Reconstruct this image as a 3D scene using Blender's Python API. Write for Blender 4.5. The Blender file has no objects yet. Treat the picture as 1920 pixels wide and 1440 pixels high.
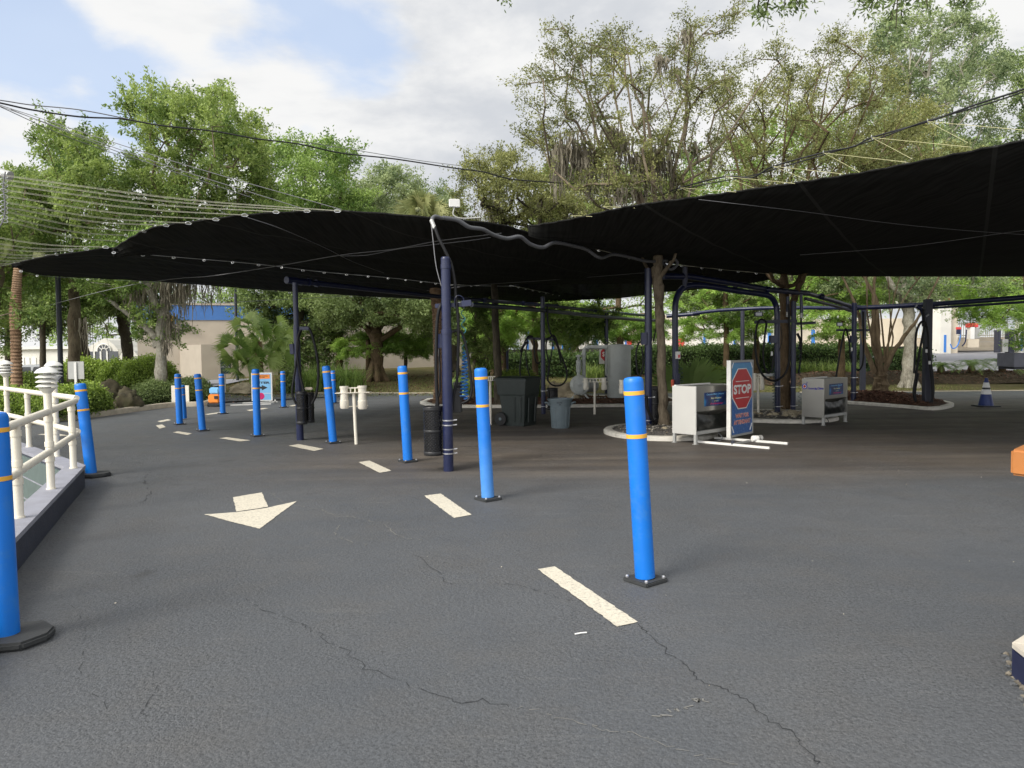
import bpy, bmesh, math, random
import numpy as np
from mathutils import Vector, Matrix
PI = math.pi
R = math.radians
rng = np.random.default_rng(7)
random.seed(7)
S = bpy.context.scene
C = S.collection

# ---------------------------------------------------------------- camera model (photo is 1920x1440)
F = 1400.0; CAMH = 1.5
PITCH = math.atan(65/F); ROLL = R(0.6)
_f = np.array([0, math.cos(PITCH), -math.sin(PITCH)])
_r0 = np.array([1., 0, 0]); _u0 = np.array([0, math.sin(PITCH), math.cos(PITCH)])
_r = _r0*math.cos(ROLL) - _u0*math.sin(ROLL)
_u = _u0*math.cos(ROLL) + _r0*math.sin(ROLL)
EYE = np.array([0, 0, CAMH])
def ray(px, py): return _f + (px-960)/F*_r - (py-720)/F*_u
def D(px, py, d):            # point on the sight line at ground distance d (world y)
    v = ray(px, py); return EYE + v*(d/v[1])
def H(px, py, z):            # point on the sight line at height z
    v = ray(px, py); return EYE + v*((z-CAMH)/v[2])
def G(px, py): return H(px, py, 0.0)
def m_per_px(d): return d/F
cam_d = bpy.data.cameras.new('camera'); cam = bpy.data.objects.new('camera', cam_d); C.objects.link(cam)
cam_d.sensor_width = 36; cam_d.lens = 36*F/1920; cam_d.clip_end = 2000; cam_d.clip_start = 0.05
Mx = Matrix(((_r[0], _u[0], -_f[0], 0), (_r[1], _u[1], -_f[1], 0), (_r[2], _u[2], -_f[2], CAMH), (0, 0, 0, 1)))
cam.matrix_world = Mx; S.camera = cam

def sm(a, b, x):
    t = np.clip((x-a)/(b-a), 0, 1); return t*t*(3-2*t)
def gz(x, y):                # height of the land beyond the car park
    s = np.interp(x, [-45, -24, -13, -2, 4, 30], [-.045, -.03, .03, .035, .03, .03])
    return float(s*max(0, y-26))
def L(px, d, up=0.0):        # a point standing on the land at distance d under pixel column px
    p = D(px, 655, d); return np.array([p[0], d, (gz(p[0], d) if d > 26 else 0)+up])

# ---------------------------------------------------------------- objects
def tag(o, label=None, cat=None, group=None, kind=None):
    if label: o['label'] = label
    if cat: o['category'] = cat
    if group: o['group'] = group
    if kind: o['kind'] = kind
    return o
def thing(name, label, cat, loc=(0, 0, 0), group=None):
    o = bpy.data.objects.new(name, None); C.objects.link(o); o.location = [float(v) for v in loc]
    o.empty_display_size = .2
    return tag(o, label, cat, group)
def top(o):
    while o.parent: o = o.parent
    return o
def link(name, me, mat, parent=None, local=False):
    o = bpy.data.objects.new(name, me); C.objects.link(o)
    mats = mat if isinstance(mat, (list, tuple)) else [mat]
    for m in mats: me.materials.append(m)
    if parent is not None:
        o.parent = parent
        if not local: me.transform(Matrix.Translation(-top(parent).location))
    else:
        if len(me.vertices) and not local:          # put the origin at the base centre
            n = len(me.vertices); a = np.empty(n*3, 'f'); me.vertices.foreach_get('co', a); a = a.reshape(-1, 3)
            c = Vector(((a[:, 0].min()+a[:, 0].max())/2, (a[:, 1].min()+a[:, 1].max())/2, a[:, 2].min()))
            me.transform(Matrix.Translation(-c)); o.location = c
    return o
def copy_tree(o, parent=None):
    c = o.copy(); C.objects.link(c); c.parent = parent
    for ch in list(o.children): copy_tree(ch, c)
    return c

def frame_of(d):
    d = np.array(d, float); d /= (np.linalg.norm(d)+1e-12)
    a = np.array([0, 0, 1.]) if abs(d[2]) < .9 else np.array([1., 0, 0])
    u = np.cross(d, a); u /= np.linalg.norm(u); v = np.cross(d, u)
    return u, v, d
def catmull(P, n=6, closed=False):
    P = [np.array(p, float) for p in P]
    if len(P) < 3: return P
    Q = [2*P[0]-P[1]]+P+[2*P[-1]-P[-2]]
    out = []
    for i in range(1, len(Q)-2):
        a, b, c, d = Q[i-1], Q[i], Q[i+1], Q[i+2]
        for k in range(n):
            t = k/n
            out.append(.5*((2*b)+(-a+c)*t+(2*a-5*b+4*c-d)*t*t+(-a+3*b-3*c+d)*t**3))
    out.append(P[-1]); return out
class MB:
    def __init__(s): s.v = []; s.f = []; s.m = []; s.sm = []
    def add(s, V, Fc, mi=0, smooth=False):
        o = len(s.v); s.v += [tuple(float(c) for c in p) for p in V]
        s.f += [tuple(i+o for i in f) for f in Fc]; s.m += [mi]*len(Fc); s.sm += [smooth]*len(Fc); return s
    def box(s, c, size, rz=0, mi=0, M=None):
        x, y, z = [q/2 for q in size]
        V = [(i*x, j*y, k*z) for k in (-1, 1) for j in (-1, 1) for i in (-1, 1)]
        ca, sa = math.cos(rz), math.sin(rz)
        if M is None: V = [(a*ca-b*sa+c[0], a*sa+b*ca+c[1], g+c[2]) for a, b, g in V]
        else: V = [tuple(M @ Vector((a+c[0], b+c[1], g+c[2]))) for a, b, g in V]
        return s.add(V, [(0, 2, 3, 1), (4, 5, 7, 6), (0, 1, 5, 4), (2, 6, 7, 3), (0, 4, 6, 2), (1, 3, 7, 5)], mi)
    def bar(s, a, b, w, h, mi=0):          # rectangular bar between two points, h measured upwards
        a = np.array(a, float); b = np.array(b, float); d = b-a; d /= np.linalg.norm(d)
        up = np.array([0, 0, 1.]) if abs(d[2]) < .95 else np.array([0, 1., 0])
        u = np.cross(d, up); u /= np.linalg.norm(u); v = np.cross(u, d)
        V = [p+u*i*w/2+v*j*h/2 for p in (a, b) for j in (-1, 1) for i in (-1, 1)]
        return s.add(V, [(0, 1, 3, 2), (4, 6, 7, 5), (0, 4, 5, 1), (2, 3, 7, 6), (0, 2, 6, 4), (1, 5, 7, 3)], mi)
    def tube(s, P, r, n=8, caps=True, mi=0, smooth=True, closed=False):
        P = [np.array(p, float) for p in P]; m = len(P)
        rr = [r]*m if np.isscalar(r) else list(r)
        V = []; u = None
        for i in range(m):
            if closed: d = P[(i+1) % m]-P[i-1]
            else: d = P[min(i+1, m-1)]-P[max(i-1, 0)]
            d = d/(np.linalg.norm(d)+1e-12)
            if u is None: u, v, _ = frame_of(d)
            else:
                u = u-d*np.dot(u, d); u /= (np.linalg.norm(u)+1e-12); v = np.cross(d, u)
            for k in range(n):
                a = 2*PI*k/n; V.append(P[i]+rr[i]*(math.cos(a)*u+math.sin(a)*v))
        Fc = []
        for i in range(m if closed else m-1):
            j = (i+1) % m
            for k in range(n): Fc.append((i*n+k, i*n+(k+1) % n, j*n+(k+1) % n, j*n+k))
        s.add(V, Fc, mi, smooth)
        if caps and not closed:
            o = len(s.v)-m*n
            s.f += [tuple(o+k for k in range(n))[::-1], tuple(o+(m-1)*n+k for k in range(n))]; s.m += [mi, mi]; s.sm += [False, False]
        return s
    def lathe(s, prof, c=(0, 0, 0), n=24, mi=0, axis=None, smooth=True, capb=True, capt=True):
        if axis is None: u, v, d = np.array([1., 0, 0]), np.array([0, 1., 0]), np.array([0, 0, 1.])
        else: u, v, d = frame_of(axis)
        c = np.array(c, float); V = []
        for (r, z) in prof:
            for k in range(n):
                a = 2*PI*k/n; V.append(c+u*r*math.cos(a)+v*r*math.sin(a)+d*z)
        Fc = [(i*n+k, i*n+(k+1) % n, (i+1)*n+(k+1) % n, (i+1)*n+k) for i in range(len(prof)-1) for k in range(n)]
        s.add(V, Fc, mi, smooth); o = len(s.v)-len(prof)*n
        if capb: s.f.append(tuple(o+k for k in range(n))[::-1]); s.m.append(mi); s.sm.append(False)
        if capt: s.f.append(tuple(o+(len(prof)-1)*n+k for k in range(n))); s.m.append(mi); s.sm.append(False)
        return s
    def slab(s, poly, h0, h1, mi=0, M=None):     # prism over an xy (or uv through M) polygon
        n = len(poly); V = [(p[0], p[1], h0) for p in poly]+[(p[0], p[1], h1) for p in poly]
        if M is not None: V = [tuple(M @ Vector(q)) for q in V]
        return s.add(V, [tuple(range(n))[::-1], tuple(range(n, 2*n))]+[(i, (i+1) % n, n+(i+1) % n, n+i) for i in range(n)], mi)
    def build(s, name, mat, parent=None, local=False, bevel=0, seg=2):
        me = bpy.data.meshes.new(name); me.from_pydata(s.v, [], s.f)
        me.polygons.foreach_set('material_index', s.m); me.polygons.foreach_set('use_smooth', s.sm); me.update()
        bm = bmesh.new(); bm.from_mesh(me); bmesh.ops.recalc_face_normals(bm, faces=bm.faces)
        if bevel:
            eds = [e for e in bm.edges if len(e.link_faces) == 2 and e.calc_face_angle(0) > .6]
            if eds: bmesh.ops.bevel(bm, geom=eds, offset=bevel, segments=seg, affect='EDGES', clamp_overlap=True)
        bm.to_mesh(me); bm.free()
        if any(s.sm): me.set_sharp_from_angle(angle=R(38))
        return link(name, me, mat, parent, local)

def quads(name, V, tone, mat, parent=None, k=4, smooth=False):      # V: (N,k,3) array of polygons
    V = np.asarray(V, 'f'); N = V.shape[0]
    me = bpy.data.meshes.new(name); me.vertices.add(N*k); me.loops.add(N*k); me.polygons.add(N)
    me.vertices.foreach_set('co', V.reshape(-1)); me.loops.foreach_set('vertex_index', np.arange(N*k, dtype='i'))
    me.polygons.foreach_set('loop_start', np.arange(0, N*k, k, dtype='i'))
    try: me.polygons.foreach_set('loop_total', np.full(N, k, 'i'))
    except Exception: pass
    if tone is not None:
        at = me.attributes.new('tone', 'FLOAT', 'FACE'); at.data.foreach_set('value', np.asarray(tone, 'f'))
    me.update(calc_edges=True)
    return link(name, me, mat, parent)

# ---------------------------------------------------------------- text
def face_frame(o, u, n):      # origin, direction of reading, outward normal -> matrix (x=u, y=up, z=n)
    u = Vector(u).normalized(); n = Vector(n).normalized(); v = n.cross(u)
    M = Matrix.Identity(4)
    for i in range(3): M[i][0] = u[i]; M[i][1] = v[i]; M[i][2] = n[i]; M[i][3] = o[i]
    return M
def text(name, s, M, x, y, w, h, mat, parent, off=0.0, z=.002, shear=0, ext=.0006, ref=None):
    cu = bpy.data.curves.new(name, 'FONT'); cu.body = s; cu.align_x = 'LEFT'; cu.offset = off; cu.shear = shear; cu.size = 1; cu.resolution_u = 3
    o = bpy.data.objects.new('tmp', cu); C.objects.link(o)
    dg = bpy.context.evaluated_depsgraph_get(); dg.update()
    me = bpy.data.meshes.new_from_object(o.evaluated_get(dg)); bpy.data.objects.remove(o); bpy.data.curves.remove(cu)
    n = len(me.vertices); a = np.empty(n*3, 'f'); me.vertices.foreach_get('co', a); a = a.reshape(-1, 3)
    lo = a.min(0); hi = a.max(0); sx = w/(hi[0]-lo[0]); sy = h/(hi[1]-lo[1])
    a[:, 0] = (a[:, 0]-(hi[0]+lo[0])/2)*sx+x; a[:, 1] = (a[:, 1]-(hi[1]+lo[1])/2)*sy+y; a[:, 2] = z
    me.vertices.foreach_set('co', a.reshape(-1)); me.transform(M); me.update()
    me.name = name; me.materials.clear()
    return link(name, me, mat, parent)
# ---------------------------------------------------------------- materials
def nt(m):
    m.use_nodes = True; return m.node_tree.nodes, m.node_tree.links
def mat(name, col, rough=.5, metal=0, spec=.5, var=0, vs=8, bump=0, bs=60, coat=0, dirt=None, dsc=4, damt=.5, wave=None):
    m = bpy.data.materials.new(name); N, K = nt(m); b = N['Principled BSDF']
    b.inputs['Roughness'].default_value = rough; b.inputs['Metallic'].default_value = metal
    b.inputs['Specular IOR Level'].default_value = spec
    if coat: b.inputs['Coat Weight'].default_value = coat
    tc = N.new('ShaderNodeTexCoord')
    no = N.new('ShaderNodeTexNoise'); no.inputs['Scale'].default_value = vs; no.inputs['Detail'].default_value = 6
    K.new(tc.outputs['Object'], no.inputs['Vector'])
    rp = N.new('ShaderNodeMapRange'); K.new(no.outputs['Fac'], rp.inputs['Value'])
    v = var if var else .06
    rp.inputs[1].default_value = .3; rp.inputs[2].default_value = .7; rp.inputs[3].default_value = 1-v; rp.inputs[4].default_value = 1+v
    mx = N.new('ShaderNodeMix'); mx.data_type = 'RGBA'; mx.blend_type = 'MULTIPLY'; mx.inputs[0].default_value = 1
    mx.inputs[6].default_value = (*col, 1); K.new(rp.outputs[0], mx.inputs[7]); out = mx.outputs[2]
    if dirt:
        n2 = N.new('ShaderNodeTexNoise'); n2.inputs['Scale'].default_value = dsc; n2.inputs['Detail'].default_value = 8; n2.inputs['Roughness'].default_value = .65
        K.new(tc.outputs['Object'], n2.inputs['Vector'])
        r2 = N.new('ShaderNodeMapRange'); r2.inputs[1].default_value = .5; r2.inputs[2].default_value = .72; r2.inputs[4].default_value = damt
        K.new(n2.outputs['Fac'], r2.inputs[0])
        m2 = N.new('ShaderNodeMix'); m2.data_type = 'RGBA'; K.new(r2.outputs[0], m2.inputs[0]); K.new(out, m2.inputs[6]); m2.inputs[7].default_value = (*dirt, 1)
        out = m2.outputs[2]
    K.new(out, b.inputs['Base Color'])
    if bump:
        n3 = N.new('ShaderNodeTexNoise'); n3.inputs['Scale'].default_value = bs; n3.inputs['Detail'].default_value = 5
        K.new(tc.outputs['Object'], n3.inputs['Vector'])
        bp = N.new('ShaderNodeBump'); bp.inputs['Strength'].default_value = bump; bp.inputs['Distance'].default_value = .01
        K.new(n3.outputs['Fac'], bp.inputs['Height']); K.new(bp.outputs[0], b.inputs['Normal'])
    return m
def foliage(name, dark, light, trans=.35, rough=.55):
    m = bpy.data.materials.new(name); N, K = nt(m); b = N['Principled BSDF']; o = N['Material Output']
    at = N.new('ShaderNodeAttribute'); at.attribute_name = 'tone'
    cr = N.new('ShaderNodeValToRGB'); e = cr.color_ramp.elements
    e[0].position = 0; e[0].color = (*dark, 1); e[1].position = 1; e[1].color = (*light, 1)
    K.new(at.outputs['Fac'], cr.inputs[0]); K.new(cr.outputs[0], b.inputs['Base Color'])
    b.inputs['Roughness'].default_value = rough; b.inputs['Specular IOR Level'].default_value = .3
    t = N.new('ShaderNodeBsdfTranslucent'); hs = N.new('ShaderNodeHueSaturation'); hs.inputs['Value'].default_value = 1.5; hs.inputs['Saturation'].default_value = 1.1
    K.new(cr.outputs[0], hs.inputs['Color']); K.new(hs.outputs[0], t.inputs['Color'])
    mx = N.new('ShaderNodeMixShader'); mx.inputs[0].default_value = trans
    K.new(b.outputs[0], mx.inputs[1]); K.new(t.outputs[0], mx.inputs[2]); K.new(mx.outputs[0], o.inputs['Surface'])
    return m
def bark(name, c1, c2, sc=6, stretch=.25, bump=.6):
    m = bpy.data.materials.new(name); N, K = nt(m); b = N['Principled BSDF']; b.inputs['Roughness'].default_value = .9; b.inputs['Specular IOR Level'].default_value = .2
    tc = N.new('ShaderNodeTexCoord'); mp = N.new('ShaderNodeMapping'); mp.inputs['Scale'].default_value = (1, 1, stretch); K.new(tc.outputs['Object'], mp.inputs[0])
    no = N.new('ShaderNodeTexNoise'); no.inputs['Scale'].default_value = sc*5; no.inputs['Detail'].default_value = 8; no.inputs['Roughness'].default_value = .7; K.new(mp.outputs[0], no.inputs[0])
    n2 = N.new('ShaderNodeTexNoise'); n2.inputs['Scale'].default_value = sc*.6; n2.inputs['Detail'].default_value = 5; K.new(tc.outputs['Object'], n2.inputs[0])
    ad = N.new('ShaderNodeMath'); ad.operation = 'MULTIPLY_ADD'; K.new(no.outputs['Fac'], ad.inputs[0]); ad.inputs[1].default_value = .6
    ml = N.new('ShaderNodeMath'); ml.operation = 'MULTIPLY'; K.new(n2.outputs['Fac'], ml.inputs[0]); ml.inputs[1].default_value = .4; K.new(ml.outputs[0], ad.inputs[2])
    cr = N.new('ShaderNodeValToRGB'); e = cr.color_ramp.elements; e[0].position = .36; e[0].color = (*c1, 1); e[1].position = .64; e[1].color = (*c2, 1)
    K.new(ad.outputs[0], cr.inputs[0]); K.new(cr.outputs[0], b.inputs['Base Color'])
    bp = N.new('ShaderNodeBump'); bp.inputs['Strength'].default_value = bump; bp.inputs['Distance'].default_value = .03; K.new(no.outputs['Fac'], bp.inputs['Height']); K.new(bp.outputs[0], b.inputs['Normal'])
    return m
M = {}
M['blue'] = mat('bollard blue plastic', (.002, .160, .62), .42, var=.08, vs=3, dirt=(.05, .20, .48), dsc=11, damt=.5)
M['yellow'] = mat('yellow reflective tape', (.82, .43, .05), .45)
M['navy'] = mat('navy powder coat', (.012, .017, .056), .3, var=.12, vs=4, dirt=(.06, .06, .09), dsc=14, damt=.25)
M['gunmetal'] = mat('dark grey steel', (.035, .038, .055), .45, var=.1)
M['black_plastic'] = mat('black rubber', (.012, .012, .013), .42, bump=.15, bs=90)
M['hose'] = mat('black vacuum hose', (.007, .007, .008), .5, spec=.3)
M['grey_hose'] = mat('grey corrugated hose', (.09, .092, .10), .4)
M['white'] = mat('white painted metal', (.74, .73, .69), .42, var=.04, dirt=(.5, .47, .40), dsc=12, damt=.35)
M['pvc'] = mat('cream white plastic pipe', (.78, .73, .62), .38, var=.03, vs=5, dirt=(.6, .55, .45), dsc=9, damt=.3)
M['rubber'] = mat('dark rubber base', (.035, .037, .038), .7, bump=.3, bs=50, var=.15)
M['steel'] = mat('brushed stainless steel', (.36, .35, .32), .28, metal=.85, var=.05, vs=3, bump=.05, bs=30)
M['steel_matt'] = mat('dull aluminium', (.42, .42, .40), .5, metal=.4, var=.06)
M['steel_bright'] = mat('galvanised clamp', (.62, .62, .64), .3, metal=.8)
M['greygreen'] = mat('grey green machine paint', (.47, .50, .48), .42, var=.06, vs=3, dirt=(.2, .2, .18), dsc=6, damt=.3)
M['bin_green'] = mat('dark green bin plastic', (.020, .028, .025), .42, var=.1, dirt=(.05, .055, .05), dsc=7, damt=.35)
M['bin_grey'] = mat('grey bin plastic', (.13, .165, .18), .45, var=.07, dirt=(.2, .2, .2), dsc=7, damt=.3)
M['red'] = mat('sign red', (.50, .022, .025), .4)
M['sign_white'] = mat('sign white', (.80, .79, .76), .4)
M['sign_blue'] = mat('sign blue', (.03, .11, .34), .4, var=.1, dirt=(.25, .4, .6), dsc=40, damt=.7)
M['sign_blue_light'] = mat('sign light blue', (.07, .27, .52), .4)
M['sky_blue'] = mat('pale blue panel', (.22, .50, .80), .4)
M['orange'] = mat('orange panel', (.85, .26, .03), .5)
M['orange_red'] = mat('orange red lettering', (.75, .12, .06), .5)
M['ink'] = mat('black ink', (.02, .022, .025), .5)
M['teal'] = mat('dark teal panel', (.035, .075, .10), .45)
M['screen'] = mat('dark blue printed panel', (.008, .035, .16), .3, var=.8, vs=5, dirt=(.02, .3, .55), dsc=5, damt=.8)
M['pink'] = mat('pink lettering', (.6, .02, .15), .4)
M['cream_text'] = mat('pale yellow lettering', (.75, .75, .4), .4)
M['purple'] = mat('blue purple lettering', (.07, .06, .40), .4)
M['plastic_bag'] = mat('glossy black bag', (.006, .008, .007), .3, bump=.25, bs=5)
M['kerb'] = mat('tan concrete kerb', (.40, .35, .27), .85, var=.12, vs=7, bump=.4, bs=60, dirt=(.2, .17, .13), dsc=5, damt=.5)
M['kerb_white'] = mat('worn white painted kerb', (.62, .59, .52), .8, var=.08, vs=9, bump=.4, bs=50, dirt=(.3, .27, .22), dsc=8, damt=.6)
M['paint'] = mat('cream road paint', (.62, .57, .46), .75, var=.06, vs=30, bump=.4, bs=260, dirt=(.20, .19, .17), dsc=45, damt=.75)
M['wall_navy'] = mat('dark slate painted block', (.030, .035, .055), .6, var=.15, vs=6, bump=.4, bs=40, dirt=(.07, .07, .08), dsc=10, damt=.4)
M['wall_top'] = mat('pale grey painted cap', (.27, .275, .32), .75, var=.1, vs=5, bump=.3, bs=60, dirt=(.2, .2, .22), dsc=6, damt=.55)
M['siding'] = mat('green grey siding', (.10, .135, .13), .6, var=.1)
M['stucco'] = mat('tan stucco', (.45, .395, .33), .9, var=.05, vs=2, bump=.35, bs=40, dirt=(.34, .30, .25), dsc=.7, damt=.4)
M['stucco_b'] = mat('tan painted block', (.40, .35, .29), .9, var=.05, vs=2, bump=.3, bs=40)
M['band_blue'] = mat('blue parapet band', (.06, .17, .46), .5, var=.06)
M['white_wall'] = mat('white rendered wall', (.72, .70, .64), .8, var=.05, vs=1.5)
M['cream_wall'] = mat('cream rendered wall', (.66, .58, .46), .8, var=.07, vs=1.5)
M['glass'] = mat('dark window glass', (.02, .025, .03), .08, spec=.8)
M['brown_bay'] = mat('brown bay interior', (.22, .19, .16), .8)
M['rock'] = mat('tan limestone', (.42, .36, .25), .9, var=.25, vs=3, bump=1, bs=8, dirt=(.10, .09, .05), dsc=3, damt=.85)
M['rock_dark'] = mat('mossy limestone', (.055, .046, .024), .95, var=.35, vs=3, bump=1, bs=9, dirt=(.045, .055, .02), dsc=2.2, damt=.9)
M['wood'] = mat('orange stained wood', (.40, .15, .038), .45, var=.12, vs=4, bump=.15, bs=30)
M['rope'] = mat('pale grey rope', (.40, .39, .31), .8); M['rope_yellow'] = mat('pale yellow rope', (.48, .46, .25), .8)
M['wire'] = mat('grey wire', (.17, .17, .18), .5)
M['cable'] = mat('black cable', (.015, .015, .017), .5)
M['clip'] = mat('galvanised clip', (.68, .69, .70), .3, metal=.5)
M['coil_teal'] = mat('teal coil hose', (.03, .22, .28), .3)
M['coil_blue'] = mat('blue coil hose', (.02, .14, .42), .3)
M['coil_dark'] = mat('dark coil hose', (.02, .05, .06), .35)
M['lens'] = mat('floodlight lens', (.6, .62, .65), .2)
M['cone_blue'] = mat('navy cone plastic', (.012, .03, .15), .4)
M['car_silver'] = mat('silver car paint', (.45, .46, .47), .25, metal=.5)
M['car_dark'] = mat('dark car paint', (.05, .055, .06), .25, metal=.3)
M['tyre'] = mat('tyre rubber', (.015, .015, .015), .7)
M['guard'] = mat('weathered dark timber rail', (.05, .045, .04), .8)
M['fence_white'] = mat('cream picket', (.75, .72, .60), .6)
M['blue_paint'] = mat('bright blue paint', (.04, .20, .60), .5)
M['red_bright'] = mat('bright red plastic', (.70, .06, .06), .4)
M['bark_grey'] = bark('grey brown bark', (.075, .058, .040), (.27, .22, .155), 5)
M['bark_brown'] = bark('brown bark', (.05, .034, .02), (.17, .12, .07), 5)
M['bark_smooth'] = bark('smooth tan bark', (.08, .055, .032), (.27, .205, .125), 4, .12, .5)
M['bark_dark'] = bark('dark oak bark', (.03, .026, .02), (.10, .085, .06), 5)
M['bark_pale'] = bark('lichen mottled bark', (.15, .135, .105), (.50, .47, .39), 4, .5)
M['bark_palm'] = bark('palm boots', (.16, .09, .05), (.50, .34, .22), 8, 3.0, 1)
M['leaf_olive'] = foliage('olive leaves', (0.085, 0.1, 0.035), (0.34, 0.35, 0.13), .3)
M['leaf_green'] = foliage('mid green leaves', (0.09, 0.16, 0.04), (0.40, 0.52, 0.16), .35)
M['leaf_bright'] = foliage('fresh green leaves', (0.09, 0.15, 0.04), (0.38, 0.46, 0.15), .4)
M['leaf_dark'] = foliage('dark oak leaves', (0.045, 0.08, 0.025), (0.27, 0.35, 0.12), .25)
M['leaf_oak'] = foliage('live oak leaves', (0.065, 0.11, 0.035), (0.35, 0.43, 0.17), .25)
M['leaf_grey'] = foliage('grey green leaves', (0.1, 0.15, 0.07), (0.38, 0.44, 0.22), .3)
M['leaf_cypress'] = foliage('feathery cypress leaves', (0.10, 0.20, 0.04), (0.42, 0.58, 0.15), .4)
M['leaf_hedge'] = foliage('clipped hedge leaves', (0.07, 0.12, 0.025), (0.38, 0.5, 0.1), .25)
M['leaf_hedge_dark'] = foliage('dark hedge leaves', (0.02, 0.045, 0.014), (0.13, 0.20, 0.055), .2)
M['leaf_palm'] = foliage('palm fronds', (0.09, 0.17, 0.035), (0.42, 0.52, 0.17), .3, .4)
M['leaf_cabbage'] = foliage('old palm fronds', (0.14, 0.18, 0.07), (0.46, 0.46, 0.22), .3, .4)
M['moss'] = foliage('spanish moss', (0.11, 0.095, 0.07), (0.34, 0.31, 0.24), .2, .9)
M['blade'] = foliage('grass blades', (0.06, 0.09, 0.02), (0.32, 0.32, 0.12), .3)
M['twig'] = mat('thicket of twigs', (.022, .022, .010), .95, var=.3)
M['mulch_chip'] = foliage('bark chips', (.045, .022, .014), (.24, .125, .085), 0, .95)
M['debris'] = foliage('leaf litter', (.2, .16, .10), (.75, .70, .60), 0, .9)

# perforated black metal: a lattice of real see-through holes
def perforated():
    m = bpy.data.materials.new('perforated black metal'); N, K = nt(m); b = N['Principled BSDF']; o = N['Material Output']
    b.inputs['Base Color'].default_value = (.010, .010, .011, 1); b.inputs['Roughness'].default_value = .22
    tc = N.new('ShaderNodeTexCoord'); sp = N.new('ShaderNodeSeparateXYZ'); K.new(tc.outputs['Generated'], sp.inputs[0])
    def mth(op, a, b_=None, c=None):
        n = N.new('ShaderNodeMath'); n.operation = op
        for i, q in enumerate((a, b_, c)):
            if q is None: continue
            if isinstance(q, (int, float)): n.inputs[i].default_value = q
            else: K.new(q, n.inputs[i])
        return n.outputs[0]
    an = mth('ARCTAN2', mth('SUBTRACT', sp.outputs[1], .5), mth('SUBTRACT', sp.outputs[0], .5))
    a = mth('SINE', mth('MULTIPLY', an, 16)); z = mth('SINE', mth('MULTIPLY', sp.outputs[2], 95))
    g = mth('GREATER_THAN', mth('ABSOLUTE', mth('ADD', a, z)), 1.12)
    band = mth('GREATER_THAN', mth('ABSOLUTE', mth('SUBTRACT', sp.outputs[2], .5)), .07)
    band2 = mth('LESS_THAN', mth('ABSOLUTE', mth('SUBTRACT', sp.outputs[2], .5)), .42)
    t = N.new('ShaderNodeBsdfTransparent'); mx = N.new('ShaderNodeMixShader')
    K.new(mth('MULTIPLY', mth('MULTIPLY', g, band), band2), mx.inputs[0]); K.new(b.outputs[0], mx.inputs[1]); K.new(t.outputs[0], mx.inputs[2]); K.new(mx.outputs[0], o.inputs[0])
    return m
M['perf'] = perforated()
def sailcloth(name, col, see):
    m = bpy.data.materials.new(name); N, K = nt(m); b = N['Principled BSDF']; o = N['Material Output']
    b.inputs['Roughness'].default_value = .95; b.inputs['Specular IOR Level'].default_value = .1
    tc = N.new('ShaderNodeTexCoord'); mp = N.new('ShaderNodeMapping'); mp.inputs['Scale'].default_value = (14, .6, 1); mp.inputs['Rotation'].default_value = (0, 0, .5); K.new(tc.outputs['Object'], mp.inputs[0])
    no = N.new('ShaderNodeTexNoise'); no.inputs['Scale'].default_value = 1.6; no.inputs['Detail'].default_value = 6; K.new(mp.outputs[0], no.inputs[0])
    cr = N.new('ShaderNodeMapRange'); cr.inputs[1].default_value = .3; cr.inputs[2].default_value = .7; cr.inputs[3].default_value = .6; cr.inputs[4].default_value = 1.5; K.new(no.outputs['Fac'], cr.inputs[0])
    mx = N.new('ShaderNodeMix'); mx.data_type = 'RGBA'; mx.blend_type = 'MULTIPLY'; mx.inputs[0].default_value = 1; mx.inputs[6].default_value = (*col, 1); K.new(cr.outputs[0], mx.inputs[7])
    K.new(mx.outputs[2], b.inputs['Base Color'])
    sx = N.new('ShaderNodeSeparateXYZ'); mq = N.new('ShaderNodeMapping'); mq.inputs['Rotation'].default_value = (0, 0, .55); K.new(tc.outputs['Object'], mq.inputs[0]); K.new(mq.outputs[0], sx.inputs[0])
    fr = N.new('ShaderNodeMath'); fr.operation = 'PINGPONG'; K.new(sx.outputs[0], fr.inputs[0]); fr.inputs[1].default_value = .95
    ls = N.new('ShaderNodeMath'); ls.operation = 'LESS_THAN'; K.new(fr.outputs[0], ls.inputs[0]); ls.inputs[1].default_value = .022
    sm_ = N.new('ShaderNodeMix'); sm_.data_type = 'RGBA'; K.new(ls.outputs[0], sm_.inputs[0]); K.new(mx.outputs[2], sm_.inputs[6]); sm_.inputs[7].default_value = (col[0]*2.2, col[1]*2.2, col[2]*2.2, 1); K.new(sm_.outputs[2], b.inputs['Base Color'])
    t = N.new('ShaderNodeBsdfTransparent'); ms = N.new('ShaderNodeMixShader')
    n2 = N.new('ShaderNodeMath'); n2.operation = 'MULTIPLY'; K.new(cr.outputs[0], n2.inputs[0]); n2.inputs[1].default_value = see
    K.new(n2.outputs[0], ms.inputs[0]); K.new(b.outputs[0], ms.inputs[1]); K.new(t.outputs[0], ms.inputs[2]); K.new(ms.outputs[0], o.inputs[0])
    return m
M['sail'] = sailcloth('black shade cloth', (.018, .018, .017), .007)
M['sail_thin'] = sailcloth('thin charcoal shade cloth', (.022, .022, .024), .055)

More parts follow.
